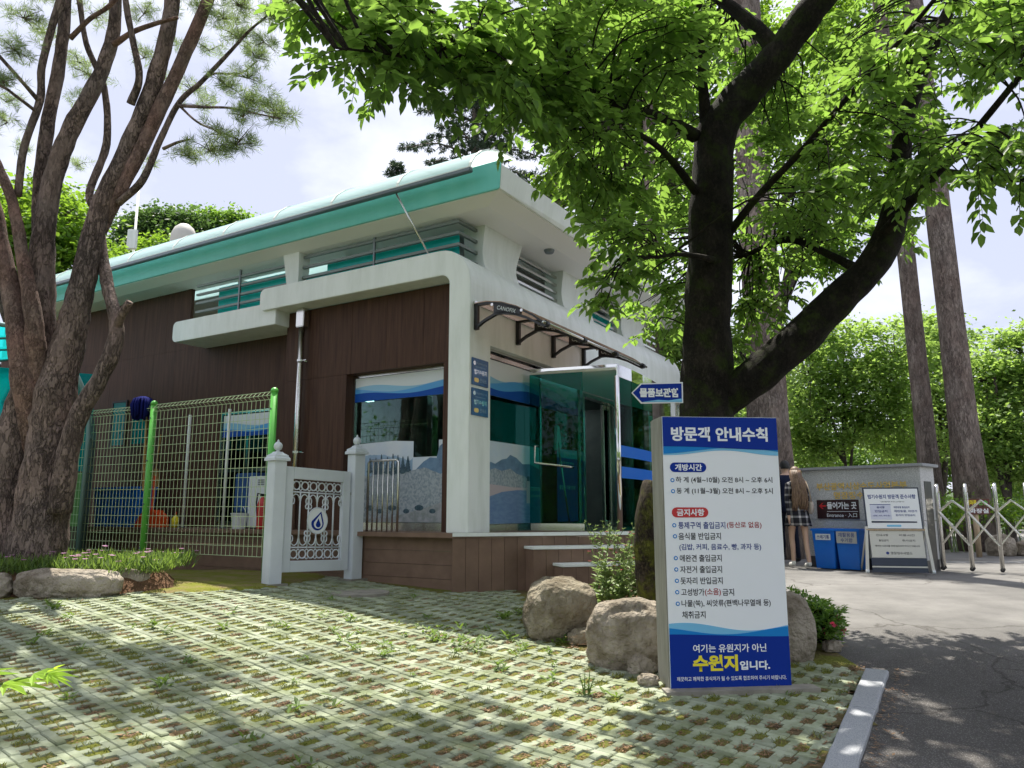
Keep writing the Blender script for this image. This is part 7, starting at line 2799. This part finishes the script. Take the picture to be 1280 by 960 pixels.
# far wooded rise that closes the view under the trees
mb = MB()
for i in range(60):
    a = R(-75 + 150 * i / 59)
    for j in range(7):
        d = 60 + j * 16
        h = 0.28 + (j / 6) ** 1.2 * (6.0 + 3.0 * noise.noise(Vector((a * 3, 0, 0))))
        mb.v.append((d * math.sin(a), d * math.cos(a), h + 0.6 * noise.noise(Vector((a * 20, j, 0)))))
for i in range(59):
    for j in range(6):
        mb.f.append((i * 7 + j, (i + 1) * 7 + j, (i + 1) * 7 + j + 1, i * 7 + j + 1))
        mb.mi.append(0)
props(mb.build('hill', mat('forest_floor', (0.035, 0.055, 0.02), 0.95, var=((0.06, 0.09, 0.03), 0.5, 0.4, 0.6, 9))), kind='structure')
g = np.random.default_rng(5)
n = 34000
cl = g.integers(0, 900, n)
ca, cd = g.uniform(-1.25, 1.25, 900), g.uniform(44, 110, 900)
ch = g.uniform(0.8, 4.0, 900) + (cd - 44) * 0.01 - 1.0 + 1.4 * np.sin(ca * 9) + 1.2 * np.sin(ca * 23)
c = np.stack([cd[cl] * np.sin(ca[cl]), cd[cl] * np.cos(ca[cl]), ch[cl]], 1) + g.normal(size=(n, 3)) * [1.5, 1.5, 1.1]
a = g.normal(size=(n, 3))
nn5 = g.normal(size=(n, 3)) * 0.6
nn5[:, 2] += 1
l = g.uniform(0.5, 1.0, n)
v, f = diamonds(c, a, nn5, l, l * 0.6)
props(np_mesh('distant_wood', v, f, M['dark_leaf']), 'dark mass of distant trees closing the view', None, None, 'stuff')

# trees on the near side of the plaza: seen only in the glass
n = 34000
cl = g.integers(0, 260, n)
ca, cd = g.uniform(1.45, 2 * math.pi - 1.45, 260), g.uniform(15, 34, 260)
ch = g.uniform(0.6, 6.5, 260)
c = np.stack([cd[cl] * np.sin(ca[cl]), cd[cl] * np.cos(ca[cl]), ch[cl]], 1) + g.normal(size=(n, 3)) * [1.1, 1.1, 0.8]
nn5 = g.normal(size=(n, 3)) * 0.6
nn5[:, 2] += 1
l = g.uniform(0.14, 0.34, n)
v, f = diamonds(c, g.normal(size=(n, 3)), nn5, l, l * 0.6)
props(np_mesh('near_wood', v, f, M['green_leaf']), 'trees around the plaza mirrored in the entrance glass', None, None, 'stuff')

mb = MB()  # unseen slope added behind these trees to darken the glass reflections
for i in range(41):
    a = R(84 + 192 * i / 40)
    for j in range(6):
        d = 20 + j * 5
        mb.v.append((d * math.sin(a), d * math.cos(a), 0.1 + 6.5 * (j / 5) ** 1.3 * (0.85 + 0.3 * noise.noise(Vector((a * 3, 1, 0)))) + 0.5 * noise.noise(Vector((a * 20, j, 0)))))
for i in range(40):
    for j in range(5):
        mb.f.append((i * 6 + j, (i + 1) * 6 + j, (i + 1) * 6 + j + 1, i * 6 + j + 1))
        mb.mi.append(0)
props(mb.build('hill', bpy.data.materials['forest_floor']), kind='structure')

# low hedge and ground cover beyond the gate
for (x, y, Y, w_, h_, n, lab) in ((1180, 640, 16.6, 44, 20, 1500, 'low light green hedge behind the stones, beside the slim tall trunk'), (1260, 640, 16.8, 40, 18, 1500, 'low light green hedge behind the stones at the right edge')):
    p = at(x, y, Y)
    hd_ = thing('hedge', lab, 'hedge', (p.x, Y, 0.3), 'hedges beyond the gate')
    s = Y / 963
    c = np.array(p) + g.normal(size=(n, 3)) * [w_ * s * 0.5, 0.3, h_ * s * 0.45]
    c[:, 2] = np.maximum(c[:, 2], 0.3)
    v, f = diamonds(c, g.normal(size=(n, 3)), g.normal(size=(n, 3)) + [0, 0, 1], g.uniform(.06, .11, n), g.uniform(.03, .055, n))
    np_mesh('foliage', v, f, M['bright_leaf'], hd_)
    mb = MB()
    for k in range(9):
        q = Vector((p.x + rv.gauss(0, w_ * s * .4), Y, 0.26))
        mb.tube([q, q + Vector((rv.uniform(-.1, .1), 0, 0.5))], 0.012, 5)
    props(mb.build('stem', M['stem'], hd_), kind='stuff')

# ---- azalea bush right of the notice board
ab = thing('azalea_bush', 'azalea bush with a few pink flowers right of the notice board', 'bush', (2.35, 6.15, 0.15))
fo = Foliage()
bs = MB()
pk = Foliage()
for k in range(330):
    x, y = rv.gauss(1018, 25), rv.gauss(770, 20)
    if y < 738 + (x - 985) * 0.35 or y > 806 or x > 1054 or x < 980:
        continue
    p = at(x, y, rv.uniform(5.75, 6.35))
    b0 = Vector((2.32 + rv.uniform(-.12, .12), 6.12, 0.12))
    bs.tube([b0, b0.lerp(p, 0.5) + Vector((0, 0, .05)), p], [0.007, 0.005, 0.002], 4, cap=False)
    for q in range(16):
        d_ = rvec()
        d_.z = abs(d_.z) * 0.6
        fo.leaf(p + rvec() * 0.035, d_, Vector((0, 0, 1)) + rvec() * .6, rv.uniform(.034, .055), rv.uniform(.014, .022))
    if (x > 1022 and y > 765 and rv.random() < 0.10):
        for q in range(7):
            d_ = rvec() + Vector((0.1, -0.6, 0.2))
            pk.leaf(p + Vector((0, -0.03, 0.02)), d_, rvec(), 0.035, 0.026)
fo.build('foliage', M['green_leaf'], ab, fold=0.1)
bs.build('stem', M['cherry_bark'], ab)
props(ab.children[-1], kind='stuff')
pk.build('blossom', M['crimson'], ab, fold=0.1)
props(ab.children[-1], kind='stuff')


# ---- tall flowering weed by the steps
def leafy_stem(fo, st, fl, b, h, lean, r_, leaf, flower=True):
    top_p = b + Vector((lean[0], lean[1], h))
    pts = curve_pts([b, b.lerp(top_p, 0.5) + Vector((lean[0] * -0.1, 0, 0)), top_p], 5)
    st.tube(pts, [0.006 - 0.004 * q / (len(pts) - 1) for q in range(len(pts))], 5, cap=False)
    for q in range(int(h * 46)):
        f_ = r_.uniform(0.05, 0.97)
        p = b.lerp(top_p, f_)
        a = r_.uniform(0, 6.28)
        ln_ = leaf * (1.15 - 0.75 * f_) * r_.uniform(.7, 1.2)
        fo.leaf(p, (math.cos(a), math.sin(a), 0.55), (math.cos(a) * -.6, math.sin(a) * -.6, 1), ln_, ln_ * 0.34)
    if flower:
        for q in range(5):
            d_ = Vector((r_.uniform(-.08, .08), r_.uniform(-.08, .08), r_.uniform(-.1, .05)))
            st.tube([top_p - Z * 0.12, top_p + d_], [0.003, 0.002], 4, cap=False)
            for k in range(4):
                fo.leaf(top_p + d_, rvec(r_) + Z * 0.6, rvec(r_), 0.022, 0.010)
            if r_.random() < 0.18:
                for k in range(6):
                    a = k * 1.05
                    fl.leaf(top_p + d_ + Z * .01, (math.cos(a), math.sin(a), 0.3), (0, 0, 1), 0.020, 0.016)


wt_ = thing('flowering_weed', 'tall pale leafy plant with small crimson flowers in front of the steps', 'plant', (0.92, 6.75, 0.25))
fo, stm, pk = Foliage(), MB(), Foliage()
rw = random.Random(8)
for k in range(24):
    x = rw.uniform(748, 782) if k < 18 else rw.uniform(785, 802)
    Y = rw.uniform(6.5, 6.9)
    b = at(x + rw.uniform(-8, 8), 738, Y)
    b.z = gz(b.x, Y) + 0.10
    tpx = at(x + rw.uniform(-26, 22) * (1 if k < 18 else .6), rw.uniform(652, 712), Y)
    leafy_stem(fo, stm, pk, b, tpx.z - b.z, (tpx.x - b.x, rw.uniform(-.05, .05)), rw, 0.115)
fo.build('foliage', M['pale_weed'], wt_, fold=0.15, droop=0.2)
stm.build('stem', M['stem'], wt_)
props(wt_.children[-1], kind='stuff')
pk.build('blossom', M['crimson'], wt_, fold=0.1)
props(wt_.children[-1], kind='stuff')

# ---- pink daisies under the pine
fo, pk, stm = Foliage(), Foliage(), MB()
rw = random.Random(9)
for k in range(1250):
    x, y = rw.uniform(-3.45, -6.6), rw.uniform(7.42, 8.5)
    x = -3.45 - rw.random() * 3.2
    if x > -3.75 and y < 7.55:
        continue
    b = Vector((x, y, gz(x, y) + 0.16))
    for q in range(9):
        a = rw.uniform(0, 6.28)
        ln_ = rw.uniform(.05, .13)
        fo.leaf(b + Vector((rw.gauss(0, .03), rw.gauss(0, .03), rw.uniform(0, .10))), (math.cos(a), math.sin(a), rw.uniform(0.5, 2.2)), (math.cos(a), math.sin(a), -.5), ln_, 0.012)
    if rw.random() < 0.085:
        t_ = b + Vector((rw.gauss(0, .03), rw.gauss(0, .03), rw.uniform(.13, .22)))
        stm.tube([b, t_], 0.003, 4, cap=False)
        for q in range(9):
            a = q * 0.698
            pk.leaf(t_, (math.cos(a), math.sin(a) - 0.2, 0.25), (0, -0.4, 1), 0.028, 0.011)
o = fo.build('ground_cover', M['weed'], None, fold=0.1)
props(o, 'green leafy daisy plants covering the pine bed', None, None, 'stuff')
o = pk.build('daisy_flowers', M['pink'], None, fold=0.05)
props(o, 'pink daisy flowers scattered in the pine bed', None, None, 'stuff')
o = stm.build('daisy_stems', M['stem'])
props(o, 'thin stems of the daisies in the pine bed', None, None, 'stuff')

# ---- moss, litter and weeds in the paving
fo, lt = Foliage(), Foliage()
rw = random.Random(13)
M['litter'] = leaf_mat('leaf_litter', (0.14, 0.065, 0.03), (0.32, 0.19, 0.095), (0.1, 0.06, 0.02), 0.1)
M['moss_blade'] = leaf_mat('moss_blade', (0.10, 0.13, 0.018), (0.24, 0.25, 0.05), (0.18, 0.2, 0.03), 0.3)
for hc in HOLES:
    dd = (Vector((hc.x, hc.y, 0)) - Vector((0.6, 3.5, 0))).length
    if hc.y < 3.2 or abs(hc.x) > 6:
        continue
    mossy = noise.noise(Vector((hc.x * 0.9, hc.y * 0.9, 3))) + rw.uniform(-.35, .35)
    full = rw.random() < 0.28
    nb_ = 55 if full and hc.y < 6.4 else 26 if hc.y < 5.2 else 18 if hc.y < 6.4 else 10
    for q in range(nb_):
        p = hc + AV * rw.uniform(-.031, .031) + CV * rw.uniform(-.052, .052)
        z = gz(p.x, p.y) - rw.uniform(-0.002, 0.012) + (0.006 if full else 0)
        a = rw.uniform(0, 6.28)
        if mossy > -0.02:
            fo.leaf((p.x, p.y, z), (math.cos(a) * .7, math.sin(a) * .7, rw.uniform(.3, 1.3)), rvec(rw), rw.uniform(.012, .03), rw.uniform(.003, .007))
        else:
            lt.leaf((p.x, p.y, z), (math.cos(a), math.sin(a), rw.uniform(-.1, .25)), (rw.uniform(-.3, .3), rw.uniform(-.3, .3), 1), rw.uniform(.015, .04), rw.uniform(.003, .010))
for k in range(2600):                                          # loose needles and scraps on top of the blocks
    x, y = rw.uniform(-5, 2.2), rw.uniform(3.4, 8.2)
    if not inpoly(x, y, PAVE):
        continue
    a = rw.uniform(0, 6.28)
    lt.leaf((x, y, gz(x, y) + 0.006), (math.cos(a), math.sin(a), 0.03), (0, 0, 1), rw.uniform(.01, .035), rw.uniform(.002, .008))
for k in range(900):
    x, y = rw.uniform(0.4, 2.4), rw.uniform(5.55, 7.5)
    a = rw.uniform(0, 6.28)
    lt.leaf((x, y, gz(x, y) + 0.10), (math.cos(a), math.sin(a), 0.05), (0, 0, 1), rw.uniform(.02, .05), rw.uniform(.004, .014))
for k in range(900):                                           # swept against the kerb and the bed
    t_ = rw.random()
    if k % 2:
        p = kl0 + kd * (t_ * 3.2 - 1.2) + kn * rw.choice((-0.02 - abs(rw.gauss(0, .03)), 0.17 + abs(rw.gauss(0, .05))))
        zz = gz(p.x, p.y) + 0.002
    else:
        p = Vector((0.15 + 0.75 * t_ + rw.gauss(0, .07), 6.75 - 1.15 * t_ + rw.gauss(0, .07), 0))
        zz = gz(p.x, p.y) + 0.012
    a = rw.uniform(0, 6.28)
    lt.leaf((p.x, p.y, zz), (math.cos(a), math.sin(a), rw.uniform(0, .2)), (0, 0, 1), rw.uniform(.015, .05), rw.uniform(.004, .016))
o = fo.build('moss_tufts', M['moss_blade'], None, simple=True)
props(o, 'moss and short grass in the openings of the paving', None, None, 'stuff')
o = lt.build('leaf_litter', M['litter'], None, simple=True)
props(o, 'brown needles and leaf litter on the paving', None, None, 'stuff')
# little weeds
fo = Foliage()
for k in range(85):
    if k < 55:
        x, y = rw.gauss(-0.35, 0.75), rw.gauss(5.9, 0.75)
    else:
        x, y = rw.uniform(-4, 1.9), rw.uniform(3.6, 7.6)
    if not inpoly(x, y, PAVE):
        continue
    sz = rw.uniform(.02, .055) * (1.2 if k < 95 else 1)
    for q in range(rw.randint(7, 22)):
        a = rw.uniform(0, 6.28)
        ln_ = sz * rw.uniform(.6, 1.5)
        fo.leaf((x + rw.gauss(0, sz * .5), y + rw.gauss(0, sz * .5), gz(x, y) + rw.uniform(-.01, sz * .7)), (math.cos(a), math.sin(a), rw.uniform(.2, 1.2)), (-math.cos(a), -math.sin(a), 1), ln_, ln_ * .34)
o = fo.build('weeds', M['weed'], None, fold=0.15)
props(o, 'small green weeds sprouting between the paving blocks', None, None, 'stuff')
pw = ground_at(733, 868)
pl = thing('weed_plant', 'single upright light green weed in the paving left of the notice board', 'plant', pw)
fo, stm, pk = Foliage(), MB(), Foliage()
for k in range(5):
    leafy_stem(fo, stm, pk, pw + Vector((rw.gauss(0, .012), rw.gauss(0, .012), 0)), rw.uniform(.09, .14), (rw.uniform(-.05, .05), 0), rw, 0.055, False)
fo.build('foliage', M['weed'], pl, fold=0.15)
props(stm.build('stem', M['stem'], pl), kind='stuff')

# ---- sprig of maple reaching in from the left, near the camera
ms = thing('maple_sprig', 'bright green maple sprig reaching in from the left edge', 'branch', at(-30, 862, 1.5))
mb = MB()
mb.tube([at(-60, 868, 1.5), at(-10, 858, 1.5), at(25, 849, 1.48), at(60, 842, 1.46)], [0.0022, 0.002, 0.0016, 0.001], 5)
mb.build('stem', M['weed'], ms, smooth=True)


def maple(tip_px, base_px, w_, Y, m):
    b, t_ = at(*base_px, Y), at(*tip_px, Y - 0.03)
    ax_ = (t_ - b)
    ln_ = ax_.length
    ax_.normalize()
    side = ax_.cross(Vector((0, -0.35, 1))).normalized()
    q = MB()
    lobes = [(-62, .62), (-30, .86), (0, 1.0), (30, .86), (62, .62)]
    pts = [b]
    for i, (a, l_) in enumerate(lobes):
        d0 = ax_ * math.cos(R(a)) + side * (math.sin(R(a)) * w_)
        e0 = ax_ * math.cos(R(a - 11)) + side * (math.sin(R(a - 11)) * w_)
        e1 = ax_ * math.cos(R(a + 11)) + side * (math.sin(R(a + 11)) * w_)
        pts += [b + e0 * ln_ * l_ * 0.58, b + d0 * ln_ * l_ + Z * (-0.006), b + e1 * ln_ * l_ * 0.58]
        if i < 4:
            a2 = a + 15
            pts.append(b + (ax_ * math.cos(R(a2)) + side * (math.sin(R(a2)) * w_)) * ln_ * 0.36)
    q.v += [tuple(p) for p in pts]
    for i in range(1, len(pts) - 1):
        q.f.append((0, i, i + 1))
        q.mi.append(0)
    q.build('leaf', m, ms)


M['maple_leaf'] = leaf_mat('maple_leaf', (0.24, 0.44, 0.03), (0.32, 0.52, 0.05), (0.60, 0.80, 0.08), 0.5)
maple((100, 842), (42, 842), 0.55, 1.47, M['maple_leaf'])
maple((66, 858), (5, 853), 0.5, 1.48, M['maple_leaf'])
maple((26, 838), (-45, 846), 0.5, 1.5, M['maple_leaf'])
maple((82, 826), (58, 840), 0.4, 1.46, M['maple_leaf'])
maple((92, 856), (60, 843), 0.35, 1.44, M['maple_leaf'])

# ---- things behind the roof: dome and mast
dm = at(230, 292, 24.0)
dt_ = thing('dish_antenna', 'pale dome shaped dish antenna showing above the roof edge', 'antenna', (dm.x, 24.0, 4.0))
mb = MB()
mb.lathe((dm.x, 24.0, dm.z - 0.9), [(0.2, 0), (0.42, 0.25), (0.42, 0.6), (0.40, 0.85), (0.30, 1.08), (0.16, 1.2), (0.01, 1.24)], 18)
mb.build('shell', mat('old_white', (0.55, 0.53, 0.48), 0.6), dt_, smooth=True)
mb = MB()
mb.tube([Vector((dm.x, 24, 0.3)), Vector((dm.x, 24, dm.z - 0.88))], 0.08, 10)
mb.build('mast', M['steel'], dt_)
mm_ = at(168, 300, 22.0)
mt_ = thing('antenna_mast', 'thin pale mast with a white box above the roof edge', 'mast', (mm_.x, 22.0, 0.3))
mb = MB()
mb.tube([Vector((mm_.x, 22, 0.3)), Vector((mm_.x, 22, at(169, 232, 22).z))], 0.035, 8)
mb.build('pole', M['white'], mt_, smooth=True)
mb = MB()
mb.box(Vector((mm_.x, 21.93, mm_.z)), Vector((1, 0, 0)), Vector((0, 1, 0)), Z, -.14, .14, -.12, .0, -.34, .28)
mb.build('box', M['white'], mt_, bevel=0.02)
